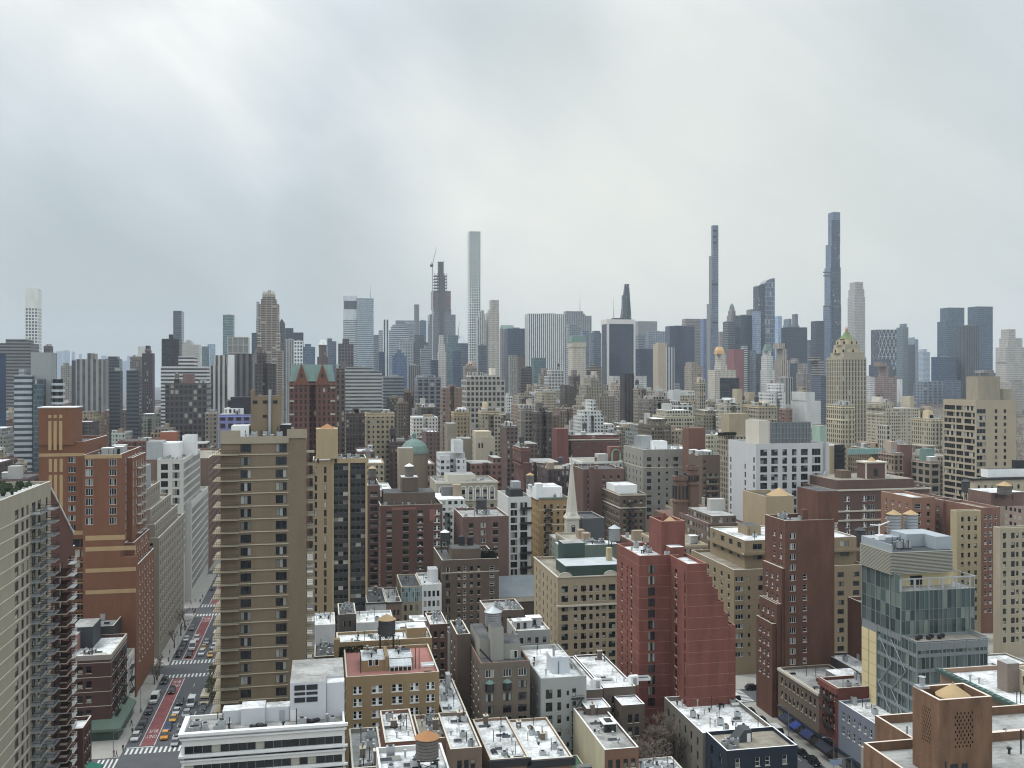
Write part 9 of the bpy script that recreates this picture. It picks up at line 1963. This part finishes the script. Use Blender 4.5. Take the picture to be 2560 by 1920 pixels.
PAL = dict(e=[('brown brick', (112, 88, 76)), ('red brick', (122, 78, 66)), ('tan brick', (158, 138, 108)), ('dark brown', (92, 78, 70)), ('beige', (168, 156, 132)), ('white brick', (196, 194, 188)), ('grey stone', (140, 136, 128))],
   w=[('cream stone', (176, 164, 138)), ('limestone', (158, 148, 128)), ('beige', (168, 154, 126)), ('tan brick', (150, 132, 108)), ('white', (200, 198, 192)), ('brown brick', (118, 98, 84)), ('grey stone', (146, 142, 132))],
   f=[('grey glass', (116, 126, 136)), ('slate', (92, 102, 114)), ('pale stone', (150, 148, 144)), ('blue grey', (108, 122, 138)), ('tan stone', (146, 138, 126))])
FEAT = ['flat roof', 'roof tank', 'white roof', 'set back penthouse', 'stair bulkhead', 'two roof boxes']
seen = set(); rg = random.Random(5)
ORD = ['', 'second ', 'third ', 'fourth ', 'fifth ', 'sixth ', 'seventh ', 'eighth ', 'ninth ']
def short(l):
 for sp in (' with ', ' beside ', ' behind ', ' before ', ' in front ', ' below ', ' standing ', ' between ', ' under ', ' next ', ' left of ', ' above ', ' close ', ' at the ', ' beyond ', ' full of ', ' carrying ', ' covered ', ' along ', ' touching', ' up the ', ' against ', ' of ', ' on a ', ' to ', ' over ', ' and '):
  i = l.find(sp)
  if i > 9: l = l[:i]
 return l.strip(' ,')
marks = {}
for lab, a, c, yt, yb, Y in HAND:
 s = short(lab); marks.setdefault(s, []).append(((a+c)/2, yt, Y))
marks = [(s, *v[0]) for s, v in marks.items() if len(v) == 1 and 3 <= len(s.split()) <= 7]
for x0, x1, y0, y1, h, a, c, yt in FILL:
 fz = 'f' if y0 > 2000 else ('w' if x0 > 230 or (x0 > 120 and rg.random() < .6) else 'e')
 cn, cw = rg.choice(PAL[fz]); j = rg.uniform(.88, 1.1); cw = tuple(int(max(0, min(230, v*j+rg.uniform(-6, 6)))) for v in cw)
 w, d = x1-x0, y1-y0; ft = rg.choice(FEAT); lowh = h < 20
 st = rg.choice(('punch', 'punch', 'dense', 'tall')) if fz != 'f' else rg.choice(('glass', 'rib', 'punch', 'vert'))
 pt, fx, fh, fzz, bl = ST[st]
 b = MB(); cx_ = (x0+x1)/2; hx, hd = w/2, d; courts(b, -hx, hx, 0, hd, 0, h, rg, y0 < 1500 and w > 13 and d > 11 and h > 22)
 tops = h
 if h > 34 and w > 14 and rg.random() < .5:
  s = rg.uniform(2, 4); b.box(-hx+s, hx-s, s, hd-s, h, h+rg.uniform(3, 7), 0, 'B'); tops = b.v[-1][2]
 rc = rg.choice((ROOFG, ROOFW, ROOFD, ROOFT)) if ft != 'white roof' else ROOFW
 m = fmat(cw, rg.choice(((52, 56, 62), (64, 66, 70), (46, 50, 60))) if fz != 'f' else (86, 98, 114), rc, max(1, round(w/pt)), max(1, round(d/pt)), max(1, round(tops/fh)), fx, fzz, 1.0, bl, .15, irr=0.0 if fz == 'f' else 1.0)
 o = b.obj('row_house' if lowh else ('office_block' if fz == 'f' else 'apartment_block'), m); o.location = (cx_, y0, 0)
 if y0 < 1500 and w > 6:
  p = MB(); t = .3; z = h+.002
  p.box(-hx-.08, hx+.08, -.08, t, z, h+.8).box(-hx-.08, hx+.08, hd-t, hd+.08, z, h+.8).box(-hx-.08, -hx+t, t+.001, hd-t-.001, z, h+.8).box(hx-t, hx+.08, t+.001, hd-t-.001, z, h+.8)
  p.obj('parapet', basic('parapet_%d_%d_%d' % tuple(v//24 for v in cw), tuple(min(255, v+10) for v in cw)), o)
 nb = {'two roof boxes': 2, 'stair bulkhead': 1, 'set back penthouse': 1}.get(ft, rg.randint(0, 2))
 for k in range(nb):
  if y0 > 1900: break
  q = MB(); bw, bd, bh = min(w*.4, rg.uniform(2.5, 8)), min(d*.4, rg.uniform(3, 8)), rg.uniform(2.4, 5.5)
  bx_, by_ = rg.uniform(-hx+1, hx-1-bw), rg.uniform(1, hd-1-bd); q.box(bx_, bx_+bw, by_, by_+bd, tops if tops > h and abs(bx_) < hx-4 else h+.01, tops+bh)
  q.obj('roof_bulkhead', basic('mechf_%d' % (k+rg.randint(0, 3)), ((172, 170, 164), (150, 132, 110), (120, 100, 88), (200, 200, 198), (104, 104, 104))[(k+rg.randint(0, 3)) % 5], var=.1), o)
 if y0 < 1300 and w > 6:
  for k in range(rg.randint(3, 8)): roof_item(rg.choice('vpsaacb'), o, (rg.uniform(-hx+1, hx-1), rg.uniform(1, hd-1), h+.01), rg)
 if ft == 'roof tank' and y0 < 1500:
  e = MB(); e.lathe(rg.uniform(-hx*.5, hx*.5), hd*.5, [(1.7, tops+2.4), (1.65, tops+5.8), (1.85, tops+5.75), (.1, tops+7.3)], 10);
  e.obj('roof_tank', rg.choice((M_wood, M_woodd)), o)
 size = 'low' if lowh else ('mid rise' if h < 45 else 'tall'); kind = 'row house' if lowh else ('office block' if fz == 'f' else 'apartment block')
 px_ = (a+c)/2; cand = sorted(marks, key=lambda t: abs(t[1]-px_)+abs(t[2]-yt)*1.2)[:24]; lab = None
 for s, mx, my, mY in cand:
  rel = 'in front of' if (y0 < mY and abs(mx-px_) < 40) else ('behind' if (y0 > mY and abs(mx-px_) < 40) else 'near')
  l = '%s %s %s with %s %s the %s' % (size, cn, kind, ft, rel, s)
  if l not in seen and len(l.split()) <= 16: lab = l; break
 if lab is None: lab = '%s %s %s with %s in the city' % (size, cn, kind, ft)
 seen.add(lab); tag(o, lab, 'row house' if lowh else ('office block' if fz == 'f' else 'apartment block'), 'buildings of the city blocks')
print('FILL', len(FILL), 'windows', WCOUNT[0], 'objects', len(bpy.data.objects))

# ------------------------------------------------------------------ haze
hm = bpy.data.materials.new('haze_air'); hm.use_nodes = True; T = NT(hm.node_tree)
o_ = T.n('ShaderNodeOutputMaterial'); v = T.n('ShaderNodeVolumePrincipled'); v.inputs['Color'].default_value = (.88, .94, 1.0, 1); v.inputs['Density'].default_value = 7.8e-5; v.inputs['Anisotropy'].default_value = .2
T.l(v.outputs[0], o_.inputs['Volume'])
hb = MB().box(-9100, 9100, -420, 9100, -1.0, 520); o = hb.obj('haze', hm); tag(o, kind='stuff')
